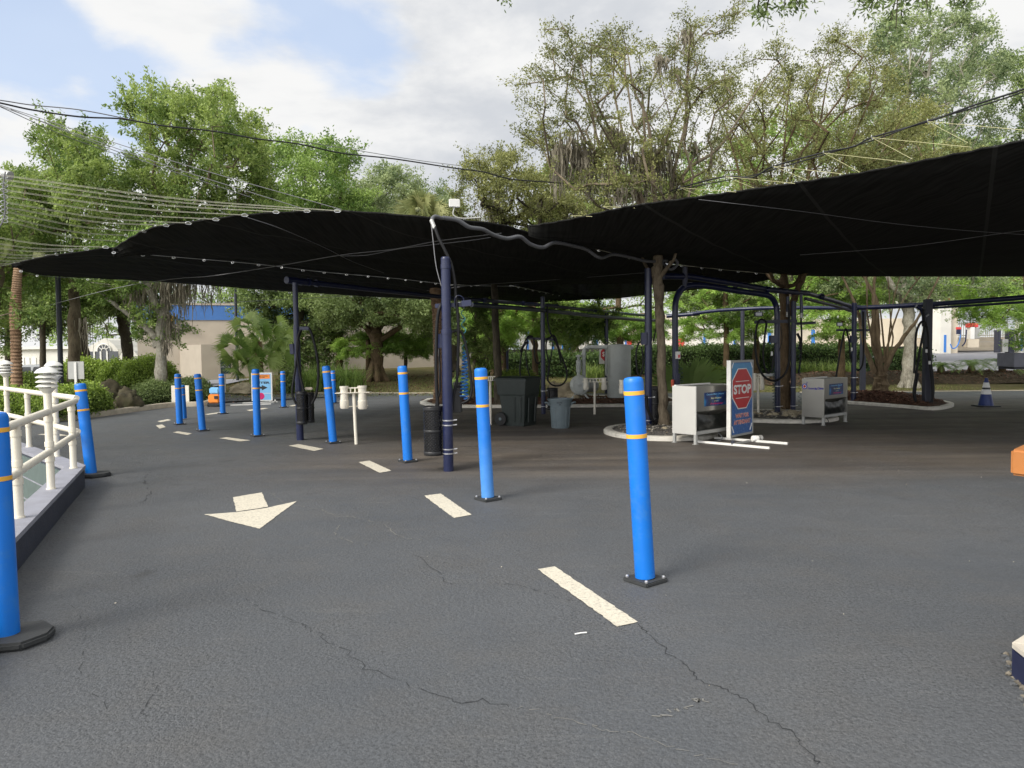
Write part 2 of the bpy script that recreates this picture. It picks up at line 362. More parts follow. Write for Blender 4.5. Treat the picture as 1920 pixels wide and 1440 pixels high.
def asphalt():
    m = bpy.data.materials.new('sealed asphalt'); N, K = nt(m); b = N['Principled BSDF']
    tc = N.new('ShaderNodeTexCoord'); P = tc.outputs['Object']
    def noise(sc, det=6, ro=.6, vec=P, dist=0):
        n = N.new('ShaderNodeTexNoise'); n.inputs['Scale'].default_value = sc; n.inputs['Detail'].default_value = det; n.inputs['Roughness'].default_value = ro; n.inputs['Distortion'].default_value = dist
        K.new(vec, n.inputs['Vector']); return n.outputs['Fac']
    def rng_(v, a, b_, c, d):
        n = N.new('ShaderNodeMapRange'); K.new(v, n.inputs[0]); n.inputs[1].default_value = a; n.inputs[2].default_value = b_; n.inputs[3].default_value = c; n.inputs[4].default_value = d; return n.outputs[0]
    def mix(f, a, c, bt='MIX'):
        n = N.new('ShaderNodeMix'); n.data_type = 'RGBA'; n.blend_type = bt
        for i, q in ((0, f), (6, a), (7, c)):
            if hasattr(q, 'is_linked') or hasattr(q, 'links'): K.new(q, n.inputs[i])
            elif i == 0: n.inputs[0].default_value = q
            else: n.inputs[i].default_value = (*q, 1)
        return n.outputs[2]
    def mth(op, a, b_):
        n = N.new('ShaderNodeMath'); n.operation = op
        for i, q in enumerate((a, b_)):
            if isinstance(q, (int, float)): n.inputs[i].default_value = q
            else: K.new(q, n.inputs[i])
        return n.outputs[0]
    base = mix(rng_(noise(.35, 5), .35, .65, 0, 1), (.072, .078, .086), (.098, .102, .107))
    base = mix(rng_(noise(1.3, 6, .7), .45, .7, 0, .55), base, (.096, .092, .087))
    # warm brown shade under the sails painted into the asphalt, with paler sunlit streaks
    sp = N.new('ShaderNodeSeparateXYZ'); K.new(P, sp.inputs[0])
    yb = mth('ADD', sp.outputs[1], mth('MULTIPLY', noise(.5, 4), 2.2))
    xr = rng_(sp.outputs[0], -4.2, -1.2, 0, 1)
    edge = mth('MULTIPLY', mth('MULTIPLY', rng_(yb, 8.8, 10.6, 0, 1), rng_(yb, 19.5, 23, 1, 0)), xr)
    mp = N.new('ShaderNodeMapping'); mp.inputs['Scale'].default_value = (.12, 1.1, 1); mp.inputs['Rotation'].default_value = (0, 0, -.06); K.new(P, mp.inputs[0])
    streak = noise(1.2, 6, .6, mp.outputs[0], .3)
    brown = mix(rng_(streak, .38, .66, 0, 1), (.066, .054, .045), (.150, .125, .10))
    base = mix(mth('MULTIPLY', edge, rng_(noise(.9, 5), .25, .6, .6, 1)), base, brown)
    # pale scuffs
    mp2 = N.new('ShaderNodeMapping'); mp2.inputs['Scale'].default_value = (.25, 2.5, 1); mp2.inputs['Rotation'].default_value = (0, 0, .25); K.new(P, mp2.inputs[0])
    sc = noise(2.6, 10, .75, mp2.outputs[0], .5)
    base = mix(rng_(sc, .58, .78, 0, .5), base, (.18, .176, .168))
    # aggregate speckle
    vo = N.new('ShaderNodeTexVoronoi'); vo.inputs['Scale'].default_value = 130; K.new(P, vo.inputs['Vector'])
    sep = N.new('ShaderNodeSeparateColor'); K.new(vo.outputs['Color'], sep.inputs[0])
    base = mix(1.0, base, rng_(sep.outputs[0], 0, 1, .82, 1.18), 'MULTIPLY')
    n9 = noise(260, 3, .6); base = mix(1.0, base, rng_(n9, .3, .7, .87, 1.13), 'MULTIPLY')
    # open pits between the stones, denser in ravelled patches, and a few dark drips
    pit_ = mth('MULTIPLY', rng_(noise(60, 6, .75), .51, .58, 0, 1), rng_(noise(.7, 5, .65), .40, .62, .25, .85))
    base = mix(pit_, base, (.030, .032, .035))
    base = mix(rng_(noise(1.7, 3, .4), .70, .76, 0, .45), base, (.035, .034, .033))
    gl = mth('MULTIPLY', rng_(noise(140, 2, .5), .64, .70, 0, .7), rng_(noise(1.1, 4, .6), .40, .6, .2, 1)); base = mix(gl, base, (.20, .20, .20))
    K.new(base, b.inputs['Base Color'])
    K.new(rng_(noise(2.2, 4), .3, .7, .58, .8), b.inputs['Roughness']); b.inputs['Specular IOR Level'].default_value = .45
    vo2 = N.new('ShaderNodeTexVoronoi'); vo2.inputs['Scale'].default_value = 48; K.new(P, vo2.inputs['Vector'])
    h = mth('ADD', mth('ADD', mth('MULTIPLY', vo.outputs['Distance'], -.7), mth('MULTIPLY', vo2.outputs['Distance'], -1.2)), mth('ADD', mth('MULTIPLY', noise(170, 3), .7), mth('MULTIPLY', noise(26, 6, .7), 1.3)))
    patch = rng_(noise(.8, 4), .35, .65, .35, .95)
    bp = N.new('ShaderNodeBump'); bp.inputs['Distance'].default_value = .0042; K.new(patch, bp.inputs['Strength']); K.new(h, bp.inputs['Height'])
    bp2 = N.new('ShaderNodeBump'); bp2.inputs['Distance'].default_value = .05; bp2.inputs['Strength'].default_value = .06; K.new(noise(1.0, 3), bp2.inputs['Height']); K.new(bp.outputs[0], bp2.inputs['Normal'])
    K.new(bp2.outputs[0], b.inputs['Normal'])
    return m
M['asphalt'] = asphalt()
def ground_mat(name, cols, scales, bump=.8, bs=30):
    m = bpy.data.materials.new(name); N, K = nt(m); b = N['Principled BSDF']; b.inputs['Roughness'].default_value = .95; b.inputs['Specular IOR Level'].default_value = .15
    tc = N.new('ShaderNodeTexCoord'); cur = cols[0]; out = None
    for i, sc in enumerate(scales):
        no = N.new('ShaderNodeTexNoise'); no.inputs['Scale'].default_value = sc; no.inputs['Detail'].default_value = 8; no.inputs['Roughness'].default_value = .7; K.new(tc.outputs['Object'], no.inputs[0])
        r = N.new('ShaderNodeMapRange'); r.inputs[1].default_value = .42; r.inputs[2].default_value = .6; K.new(no.outputs['Fac'], r.inputs[0])
        mx = N.new('ShaderNodeMix'); mx.data_type = 'RGBA'; K.new(r.outputs[0], mx.inputs[0])
        if out is None: mx.inputs[6].default_value = (*cur, 1)
        else: K.new(out, mx.inputs[6])
        mx.inputs[7].default_value = (*cols[i+1], 1); out = mx.outputs[2]
    K.new(out, b.inputs['Base Color'])
    n3 = N.new('ShaderNodeTexNoise'); n3.inputs['Scale'].default_value = bs; n3.inputs['Detail'].default_value = 6; K.new(tc.outputs['Object'], n3.inputs[0])
    bp = N.new('ShaderNodeBump'); bp.inputs['Strength'].default_value = bump; bp.inputs['Distance'].default_value = .08; K.new(n3.outputs['Fac'], bp.inputs['Height']); K.new(bp.outputs[0], b.inputs['Normal'])
    return m
M['grass'] = ground_mat('patchy lawn', [(.10, .105, .03), (.20, .165, .085), (.085, .12, .025), (.17, .13, .07)], [.5, 1.5, 6])
M['mulch'] = ground_mat('brown mulch', [(.10, .055, .035), (.17, .10, .065), (.06, .035, .025)], [3, 14], 1, 40)
M['mulch_dark'] = ground_mat('dark leaf mulch', [(.075, .055, .035), (.13, .095, .06), (.045, .035, .022)], [2, 9], 1, 25)
M['road_far'] = mat('pale worn road', (.24, .24, .26), .85, var=.08, vs=1, bump=.2)
M['walk'] = mat('cream concrete', (.50, .45, .37), .85, var=.08)
M['gravel'] = ground_mat('grey gravel', [(.2, .19, .18), (.35, .33, .3), (.12, .11, .1)], [10, 40], 1, 50)
# ---------------------------------------------------------------- foliage generators
def unit(n, rg):
    v = rg.normal(size=(n, 3)); return v/np.linalg.norm(v, axis=1, keepdims=True)
def leaf_quads(P, size, rg, aspect=.45, up=.5, along=None, aw=1.0, flat=0):
    n = len(P); d = unit(n, rg)
    if along is not None: d = d*(1-aw)+along*aw; d /= np.linalg.norm(d, axis=1, keepdims=True)+1e-9
    if flat: d[:, 2] *= (1-flat); d /= np.linalg.norm(d, axis=1, keepdims=True)+1e-9
    nn = unit(n, rg)*(1-up)+np.array([0, 0, up]); s = np.cross(d, nn); s /= np.linalg.norm(s, axis=1, keepdims=True)+1e-9
    L_ = (size*np.ones(n)*(rg.uniform(.65, 1.25, n)))[:, None]; w = L_*aspect*.5
    drop = np.cross(s, d)*L_*rg.uniform(-.12, .12, (n, 1))
    return np.stack([P, P+d*L_*.5+s*w+drop, P+d*L_, P+d*L_*.5-s*w+drop], axis=1)
def in_poly(x, y, poly):
    p = np.array(poly, float); inside = np.zeros(len(x), bool); j = len(p)-1
    for i in range(len(p)):
        c = ((p[i, 1] > y) != (p[j, 1] > y)) & (x < (p[j, 0]-p[i, 0])*(y-p[i, 1])/(p[j, 1]-p[i, 1]+1e-9)+p[i, 0])
        inside ^= c; j = i
    return inside
def poly_points(poly, n, d, dz, rg, inset=0):
    """clump centres spread through a crown: outline given on the picture, real depth d +- dz metres"""
    p = np.array(poly, float); out = []
    lo, hi = p.min(0), p.max(0); k = 0; c = p.mean(0)
    while len(out) < n and k < 400:
        k += 1
        x = rg.uniform(lo[0], hi[0], n*2); y = rg.uniform(lo[1], hi[1], n*2); ok = in_poly(x, y, poly)
        for a, b in zip(x[ok], y[ok]):
            e = math.hypot((a-c[0])/((hi[0]-lo[0])/2+1e-6), (b-c[1])/((hi[1]-lo[1])/2+1e-6))
            dd = d+rg.uniform(-1, 1)*dz*math.sqrt(max(.12, 1-min(1, e)**2)); out.append(D(a, b, dd))
            if len(out) >= n: break
    return np.array(out)
def poly_area(poly):
    p = np.array(poly, float); x, y = p[:, 0], p[:, 1]
    return abs(np.dot(x, np.roll(y, 1))-np.dot(y, np.roll(x, 1)))/2

def tree(name, label, cat, trunk, crowns, leafm, barkm, group=None, leaf=.09, nleaf=20000, cr=.55, limbs=(), seed=1, aspect=.5, twigs=5,
         up=.45, flat=0, squash=.75, moss=None, tip=.006, twigr=.004, tonebias=0, droop=0, wig=.25, extra=None, spread=.5, nocl=None, ell=None, tmax=.5, maxlink=99, flare=1.0):
    """trunk: list of (point, radius); limbs: lists of (point, radius); crowns: [(poly, d, dz, nclumps)]"""
    rg = np.random.default_rng(seed)
    base = trunk[0][0]; root = thing(name, label, cat, base, group)
    mb = MB()
    nodes = []; par = []; rad0 = []
    def chain(pts, attach=None):
        P = catmull([p for p, r in pts], 5); rr = np.interp(np.linspace(0, 1, len(P)), np.linspace(0, 1, len(pts)), [r for p, r in pts])
        P2 = [p+rg.normal(size=3)*rr[i]*.12*(0 if i == 0 else 1) for i, p in enumerate(P)]
        r2 = [r*(1+.09*rg.normal()) for r in rr]
        mb.tube(P2, r2, 14 if rr[0] > .05 else 8)
        prev = -1
        for i, p in enumerate(P):
            if i >= len(P)*(.45 if attach is None else .25): nodes.append(p); par.append(prev); rad0.append(rr[i]); prev = len(nodes)-1
    # flare
    chain(trunk)
    if trunk[0][1] > .06 and flare:
        b, r = np.array(trunk[0][0], float), trunk[0][1]
        for k in range(6):
            a = k*PI/3+rg.uniform(-.3, .3); dv = np.array([math.cos(a), math.sin(a), 0])
            mb.tube([b+dv*r*(1+.45*flare)+np.array([0, 0, -.05]), b+dv*r*.95+np.array([0, 0, r*.8]), b+dv*r*.45+np.array([0, 0, r*2.6])], [r*.36*flare, r*.33*flare, r*.2], 8)
    for lb in limbs: chain(lb, True)
    nfix = len(nodes)
    cl = []
    for (poly, d, dz, n) in crowns: cl.append(poly_points(poly, n, d, dz, rg))
    cl = np.concatenate(cl); tp = np.array(trunk[-1][0])
    cl = cl[np.argsort(np.linalg.norm(cl-tp, axis=1))]
    kids = [0]*len(nodes); ends = []; skip = []
    for c in cl:
        A = np.array(nodes); dd = np.linalg.norm(A-c, axis=1)+np.maximum(0, A[:, 2]-c[2])*.8+np.linalg.norm(A-tp, axis=1)*.5
        i = int(np.argmin(dd)); a = A[i]; ln = np.linalg.norm(c-a)
        if ln > maxlink: ends.append(-1); continue
        m = max(1, int(ln/.7)); prev = i
        for k in range(1, m+1):
            t = k/m; q = a+(c-a)*t; q = q+np.array([0, 0, 1])*math.sin(PI*t)*ln*.10*(1 if droop == 0 else 1.6)
            if k < m: q = q+rg.normal(size=3)*.10*ln*wig
            nodes.append(q); par.append(prev); kids.append(0); prev = len(nodes)-1
        ends.append(prev)
    cnt = [0]*len(nodes)
    for e in ends:
        k = e
        while k >= nfix: cnt[k] += 1; k = par[k]
    for k in range(nfix, len(nodes)):
        p0 = np.array(nodes[par[k]]); p1 = np.array(nodes[k]); c1 = cnt[k]
        r1 = min(tmax, tip*(c1**.55)*1.9); r0 = min(tmax, r1*1.15) 
        mb.tube([p0, p1], [r0, r1], 5 if r1 < .03 else 8, caps=False)
    # twigs and leaves
    nc = len(cl); per = max(1, nleaf//(nc*twigs)); tw0 = []; tw1 = []; tone = []
    for c in cl:
        tc = rg.uniform(.1, .8)
        for k in range(twigs):
            v = unit(1, rg)[0]; v[2] = v[2]*squash+.10-droop*.5; L_ = cr*rg.uniform(.6, 1.25)
            tw0.append(c+rg.normal(size=3)*cr*.12); tw1.append(tw0[-1]+v*L_); tone.append(tc)
    tw0 = np.array(tw0); tw1 = np.array(tw1); tone = np.array(tone)
    if twigr:
        d_ = tw1-tw0; a_ = np.cross(d_, [0, 0, 1.]); a_ /= np.linalg.norm(a_, axis=1, keepdims=True)+1e-6
        w = twigr
        for i in range(0, len(tw0)):
            mb.add([tw0[i]+a_[i]*w, tw0[i]-a_[i]*w, tw1[i]-a_[i]*w*.3, tw1[i]+a_[i]*w*.3], [(0, 1, 2, 3)])
    trunk_o = mb.build('trunk', barkm, root)
    n = len(tw0)*per; t = rg.uniform(.05, 1.08, (len(tw0), per)); T = t.reshape(-1, 1)
    i = np.repeat(np.arange(len(tw0)), per)
    P = tw0[i]+(tw1[i]-tw0[i])*T+rg.normal(size=(n, 3))*cr*.13*spread*2*np.array([1, 1, .8])
    if droop: P[:, 2] -= droop*cr*.5*(T[:, 0]**2)
    al = tw1[i]-tw0[i]; al /= np.linalg.norm(al, axis=1, keepdims=True)+1e-9
    V = leaf_quads(P, leaf, rg, aspect, up, al, .45, flat)
    tn = np.clip(tone[i]+rg.normal(size=n)*.17+tonebias, 0, 1)
    quads('crown', V, tn, leafm, root)
    if moss:
        PP = []
        tn2 = []
        for (q, cnt_, ln, wd) in moss:        # each a curtain hanging from around a point
            q = np.array(q)
            for k in range(int(cnt_*1.5)):
                s = q+rg.normal(size=3)*np.array([wd, wd, wd*.5]); l = ln*rg.uniform(.35, 1.1); w = rg.uniform(.010, .028)
                a = rg.uniform(0, 2*PI); sd = np.array([math.cos(a), math.sin(a), 0])*w; sw = rg.normal(size=3)*.05; sw[2] = 0
                p = s; ms = 5
                for j in range(ms):
                    p2 = s+np.array([0, 0, -l*(j+1)/ms])+sw*(j+1)/ms+rg.normal(size=3)*.018
                    f0, f1 = 1-.75*j/ms, 1-.75*(j+1)/ms
                    PP.append([p-sd*f0, p+sd*f0, p2+sd*f1, p2-sd*f1]); p = p2; tn2.append(rg.uniform(.1, .9))
        quads('hanging_moss', np.array(PP), tn2, M['moss'], root)['kind'] = 'stuff'
    return root

def shrub(name, label, cat, c, rad, leafm, group=None, n=9000, leaf=.05, seed=1, box=None, tonetop=.25, core=True, lump=.10, aspect=.6, rz=0):
    """c: base centre. rad (rx,ry,rz) for a mounded shrub; box=(lx,ly,h) for a clipped hedge"""
    rg = np.random.default_rng(seed); root = thing(name, label, cat, c, group); c = np.array(c, float)
    ph = rg.uniform(0, 6.28, 12)
    def lumpf(u):
        return 1+lump*(np.sin(u[:, 0]*5+ph[0])*np.sin(u[:, 1]*5+ph[1])+.6*np.sin(u[:, 2]*7+ph[2]+u[:, 0]*6)+.5*np.sin(u[:, 1]*11+ph[3]))
    ca, sa = math.cos(rz), math.sin(rz)
    def place(q): return np.stack([c[0]+q[:, 0]*ca-q[:, 1]*sa, c[1]+q[:, 0]*sa+q[:, 1]*ca, c[2]+q[:, 2]], 1)
    def surf(m, k):
        if box is None:
            u = unit(m, rg); u[:, 2] = np.abs(u[:, 2])*1.0; u[:, 2] = np.where(rg.random(m) < .25, -u[:, 2]*.5, u[:, 2])
            p = u*np.array(rad)*(lumpf(u)*k)[:, None]; p[:, 2] += rad[2]*.45; p[:, 2] = np.maximum(p[:, 2], .02)
            return p, u[:, 2]
        lx, ly, h = box; p = rg.uniform(-1, 1, (m, 3)); f = rg.choice(3, m, p=[.12, .44, .44])
        s = np.sign(rg.uniform(-1, 1, m)); p[f == 0, 0] = s[f == 0]; p[f == 1, 1] = s[f == 1]; p[f == 2, 2] = 1
        q = p*np.array([lx/2, ly/2, h/2]); q[:, 2] += h/2
        rr = np.maximum(np.abs(p[:, 1]), 0)**6*np.maximum(p[:, 2], 0)**6; q[:, 2] -= rr*h*.12
        wob = lump*.8*(np.sin(q[:, 0]*2.1+ph[0])+np.sin(q[:, 0]*4.7+ph[1])*.5+.5*np.sin(q[:, 2]*6+ph[2]+q[:, 0]*3))
        q[:, 1] += wob*.5*np.sign(q[:, 1]); q[:, 2] += wob*.5*(p[:, 2] > .5)
        q[:, :3] *= k
        return q, p[:, 2]
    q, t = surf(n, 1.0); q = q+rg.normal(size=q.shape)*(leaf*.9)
    P = place(q); tn = np.clip(.35+tonetop*t+rg.normal(size=n)*.2, 0, 1)  # tonetop paints sunlit tops into the leaf colour, darker below
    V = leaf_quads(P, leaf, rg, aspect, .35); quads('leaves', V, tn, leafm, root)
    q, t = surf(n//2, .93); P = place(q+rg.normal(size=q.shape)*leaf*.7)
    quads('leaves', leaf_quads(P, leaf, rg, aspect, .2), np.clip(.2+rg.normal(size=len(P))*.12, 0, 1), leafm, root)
    mb = MB()
    if box is None:
        prof = [(max(.02, math.cos(a)*.86), .45+math.sin(a)*.82) for a in np.linspace(-.5, PI/2, 9)]
        V = []; n_ = 20
        for (r, z) in prof:
            for k in range(n_):
                a = 2*PI*k/n_; u = np.array([[r*math.cos(a), r*math.sin(a), z-.45]]); s = lumpf(u)[0]
                V.append((r*rad[0]*math.cos(a)*s, r*rad[1]*math.sin(a)*s, max(.01, z*rad[2])))
        V = place(np.array(V)); mb.add(V, [(i*n_+k, i*n_+(k+1) % n_, (i+1)*n_+(k+1) % n_, (i+1)*n_+k) for i in range(len(prof)-1) for k in range(n_)])
    else:
        lx, ly, h = box; Mx_ = Matrix.Translation(Vector([float(v) for v in c])) @ Matrix.Rotation(rz, 4, 'Z')
        mb.box((0, 0, h*.44), (lx*.96, ly*.8, h*.84), M=Mx_)
    mb.build('branches', M['twig'], root)
    return root

def blades(P, h, w, rg, lean=.5, seg=3):
    """arching strap blades from points P (N,3)"""
    n = len(P); a = rg.uniform(0, 2*PI, n); dr = np.stack([np.cos(a), np.sin(a), np.zeros(n)], 1); sd = np.stack([-np.sin(a), np.cos(a), np.zeros(n)], 1)
    hh = h*rg.uniform(.6, 1.15, n)[:, None]; le = lean*rg.uniform(.2, 1.3, n)[:, None]; out = []
    for k in range(seg):
        t0, t1 = k/seg, (k+1)/seg
        def pt(t): return P+dr*hh*le*t*t*1.2+np.array([0, 0, 1])*hh*(t-le*.45*t*t*t)
        w0, w1 = w*(1-t0*.8), w*(1-t1*.85)
        out.append(np.stack([pt(t0)-sd*w0, pt(t0)+sd*w0, pt(t1)+sd*w1, pt(t1)-sd*w1], 1))
    return np.concatenate(out)
def grass_clump(name, label, cat, c, n, r, h, leafm, group=None, seed=1, w=.012, lean=.8):
    rg = np.random.default_rng(seed); root = thing(name, label, cat, c, group)
    P = np.array(c, float)+np.stack([rg.normal(size=n)*r*.35, rg.normal(size=n)*r*.35, np.zeros(n)], 1)
    V = blades(P, h, w, rg, lean); quads('leaves', V, np.clip(.45+rg.normal(size=len(V))*.25, 0, 1), leafm, root); return root

def fan_frond(c, d, size, rg, nb=26, upv=(0, 0, 1), spread=2.5, droop=.25):
    """a palmate leaf: blades radiating in a fan from c along direction d"""
    d = np.array(d, float); d /= np.linalg.norm(d); u = np.cross(d, upv); u /= np.linalg.norm(u)+1e-9; nn = np.cross(u, d); out = []
    for k in range(nb):
        a = (k/(nb-1)-.5)*spread; v = d*math.cos(a)+u*math.sin(a); s = -d*math.sin(a)+u*math.cos(a)
        l = size*(1-.25*abs(a)/spread*2)*rg.uniform(.88, 1.08); w = size*.030
        p0 = c; p1 = c+v*l*.55+nn*l*.05; p2 = c+v*l-np.array([0, 0, 1])*l*droop*rg.uniform(.6, 1.4)
        out.append([p0-s*w*.3, p0+s*w*.3, p1+s*w, p1-s*w]); out.append([p1-s*w, p1+s*w, p2+s*w*.15, p2-s*w*.15])
    return out
def fan_palm(name, label, cat, trunk, heads, nfr, size, leafm, barkm, seed=1, group=None, pet=.8, tr=.09):
    rg = np.random.default_rng(seed); root = thing(name, label, cat, trunk[0][0], group)
    mb = MB()
    P = catmull([p for p, r in trunk], 6); rr = np.interp(np.linspace(0, 1, len(P)), np.linspace(0, 1, len(trunk)), [r for p, r in trunk])
    PP = catmull(P, 5); rr = np.interp(np.linspace(0, 1, len(PP)), np.linspace(0, 1, len(P)), rr)*(1+.10*np.sin(np.arange(len(PP))*1.9))
    mb.tube(PP, list(rr), 14); mb.build('trunk', barkm, root)
    for hd in heads:
        hd = np.array(hd, float)
        for k in range(nfr):
            a = k*2.399+rg.uniform(-.2, .2); el = rg.uniform(-.45, 1.25)
            dv = np.array([math.cos(a)*math.cos(el), math.sin(a)*math.cos(el), math.sin(el)])
            pe = hd+dv*pet*rg.uniform(.6, 1.1)-np.array([0, 0, .05*pet])
            uv = np.array([rg.normal(), rg.normal(), rg.normal()*.35]); q = fan_frond(pe, dv*np.array([1, 1, .8])-np.array([0, 0, .1]), size*rg.uniform(.75, 1.1), rg, 22, uv)
            s = np.cross(dv, [0, 0, 1.]); s = s/(np.linalg.norm(s)+1e-9)*.012
            q.append([hd-s, hd+s, pe+s, pe-s])
            quads('frond', np.array(q), np.clip(np.full(len(q), rg.uniform(.15, .85))+rg.normal(size=len(q))*.08, 0, 1), leafm, root)
    return root
def cycad(name, label, c, size, seed=1, group=None, n=16):
    rg = np.random.default_rng(seed); root = thing(name, label, 'plant', c, group); c = np.array(c, float)
    MB().lathe([(.12, 0), (.14, .12), (.1, .25), (.02, .3)], c, 12).build('trunk', M['bark_brown'], root)
    for k in range(n):
        a = k*2.399; el = rg.uniform(.25, 1.2); q = []
        dv = np.array([math.cos(a), math.sin(a), 0]); sd = np.array([-math.sin(a), math.cos(a), 0]); m = 26; pts = []
        for i in range(m+1):
            t = i/m; pts.append(c+np.array([0, 0, .22])+dv*size*t*math.cos(el*.7)+np.array([0, 0, 1])*size*(math.sin(el)*t-.75*t*t))
        for i in range(m):
            q.append([pts[i]-sd*.006, pts[i]+sd*.006, pts[i+1]+sd*.006, pts[i+1]-sd*.006])
            ll = size*.22*math.sin(PI*(.12+.83*i/m)); dd = pts[i+1]-pts[i]; dd /= np.linalg.norm(dd)
            for s in (-1, 1):
                e = pts[i]+sd*s*ll+dd*ll*.5+np.array([0, 0, ll*.15]); q.append([pts[i], pts[i]+dd*.018, e+dd*.004, e])
        quads('frond', np.array(q), np.clip(np.full(len(q), rg.uniform(.0, .5)), 0, 1), M['leaf_green'], root)
    return root
def rock(name, label, c, size, m, seed=1, group=None, cat='rock', rz=0):
    rg = np.random.default_rng(seed); bm = bmesh.new(); bmesh.ops.create_icosphere(bm, subdivisions=4, radius=1)
    from mathutils import noise as mn
    o = Vector(rg.uniform(-50, 50, 3))
    for v in bm.verts:
        p = v.co.copy(); k = 1+.38*mn.noise(p*1.3+o)+.20*mn.noise(p*3+o)+.10*mn.noise(p*7+o)-.16*abs(mn.noise(p*4.5+o*2))
        v.co = Vector((p.x*size[0]*k, p.y*size[1]*k, max(-.3, p.z)*size[2]*k))
    me = bpy.data.meshes.new(name); bm.to_mesh(me); bm.free(); me.polygons.foreach_set('use_smooth', [True]*len(me.polygons))
    me.transform(Matrix.Rotation(rz, 4, 'Z')); me.transform(Matrix.Translation(Vector([float(q) for q in c])))
    o_ = link(name, me, m); return tag(o_, label, cat, group)
def chips(name, pts, size, m, parent=None, seed=3, label=None, kind=None, thick=.3):
    rg = np.random.default_rng(seed); V = leaf_quads(pts, size, rg, .5, .55, flat=.8)
    o = quads(name, V, np.clip(rg.normal(.5, .3, len(V)), 0, 1), m, parent)
    if label: o['label'] = label
    if kind: o['kind'] = kind
    return o
# ---------------------------------------------------------------- world, sun
SUN_EL, SUN_AZ = R(40), R(-132)     # azimuth of the sun, measured from +Y towards +X
w = bpy.data.worlds.new('World'); S.world = w; w.use_nodes = True
N, K = w.node_tree.nodes, w.node_tree.links; N.clear()
out = N.new('ShaderNodeOutputWorld'); bg = N.new('ShaderNodeBackground'); bg.inputs['Strength'].default_value = .12
sky = N.new('ShaderNodeTexSky'); sky.sky_type = 'NISHITA'; sky.sun_disc = False; sky.sun_elevation = SUN_EL; sky.sun_rotation = SUN_AZ; sky.air_density = 1.0; sky.dust_density = 1.5
tc = N.new('ShaderNodeTexCoord'); sp = N.new('ShaderNodeSeparateXYZ'); K.new(tc.outputs['Generated'], sp.inputs[0])
def wm(op, a, b=None, c=None, cl=False):
    n = N.new('ShaderNodeMath'); n.operation = op; n.use_clamp = cl
    for i, q in enumerate((a, b, c)):
        if q is None: continue
        if isinstance(q, (int, float)): n.inputs[i].default_value = q
        else: K.new(q, n.inputs[i])
    return n.outputs[0]
zz = wm('ADD', wm('MAXIMUM', sp.outputs[2], 0), .22)      # project the sky direction on a cloud layer
cb = N.new('ShaderNodeCombineXYZ'); K.new(wm('DIVIDE', sp.outputs[0], zz), cb.inputs[0]); K.new(wm('DIVIDE', sp.outputs[1], zz), cb.inputs[1])
mp = N.new('ShaderNodeMapping'); mp.inputs['Location'].default_value = (9.38, 14.28, 0); K.new(cb.outputs[0], mp.inputs[0])
def wn(sc, det, ro, dist=0, vec=None):
    n = N.new('ShaderNodeTexNoise'); n.inputs['Scale'].default_value = sc; n.inputs['Detail'].default_value = det; n.inputs['Roughness'].default_value = ro; n.inputs['Distortion'].default_value = dist
    K.new(vec or mp.outputs[0], n.inputs['Vector']); return n.outputs['Fac']
def wr(v, a, b, c, d):
    n = N.new('ShaderNodeMapRange'); n.interpolation_type = 'SMOOTHSTEP'; K.new(v, n.inputs[0]); n.inputs[1].default_value = a; n.inputs[2].default_value = b; n.inputs[3].default_value = c; n.inputs[4].default_value = d; return n.outputs[0]
def blob(px, py, deg, k):        # a gap in the overcast around one direction of the sky
    v = ray(px, py); v = v/np.linalg.norm(v); d_ = N.new('ShaderNodeVectorMath'); d_.operation = 'DOT_PRODUCT'; K.new(tc.outputs['Generated'], d_.inputs[0]); d_.inputs[1].default_value = [float(q) for q in v]
    return wr(d_.outputs['Value'], math.cos(R(deg)), 1.0, 0, k)
gap = wm('ADD', wm('ADD', blob(90, 240, 10, .19), blob(-20, -10, 6, .12)), wm('ADD', blob(590, -20, 9, .075), wm('ADD', blob(760, 60, 9, .06), blob(300, 190, 5, .06))))
cover = wr(wm('SUBTRACT', wn(1.3, 10, .55, .15), gap), .26, .38, 0, 1)
shade = wn(.85, 6, .55, .3, None)
mp3 = N.new('ShaderNodeMapping'); mp3.inputs['Location'].default_value = (3.1+7.3, 9.2, 0); K.new(cb.outputs[0], mp3.inputs[0])
shade = wn(1.0, 10, .58, .35, mp3.outputs[0])
br = wr(shade, .40, .58, .0, 1.0)
cc = N.new('ShaderNodeMix'); cc.data_type = 'RGBA'; K.new(br, cc.inputs[0]); cc.inputs[6].default_value = (3.75, 3.9, 4.15, 1); cc.inputs[7].default_value = (5.35, 5.35, 5.32, 1)
veil = wr(wn(.5, 5, .6, 0, mp3.outputs[0]), .3, .7, .4, .8)
skc = N.new('ShaderNodeMix'); skc.data_type = 'RGBA'; K.new(veil, skc.inputs[0])
sg = N.new('ShaderNodeMix'); sg.data_type = 'RGBA'; sg.blend_type = 'MULTIPLY'; sg.inputs[0].default_value = 1; K.new(sky.outputs[0], sg.inputs[6]); sg.inputs[7].default_value = (1.15, 1.15, 1.2, 1)
K.new(sg.outputs[2], skc.inputs[6]); skc.inputs[7].default_value = (4.0, 4.6, 5.6, 1)
mxs = N.new('ShaderNodeMix'); mxs.data_type = 'RGBA'; K.new(cover, mxs.inputs[0]); K.new(skc.outputs[2], mxs.inputs[6]); K.new(cc.outputs[2], mxs.inputs[7])
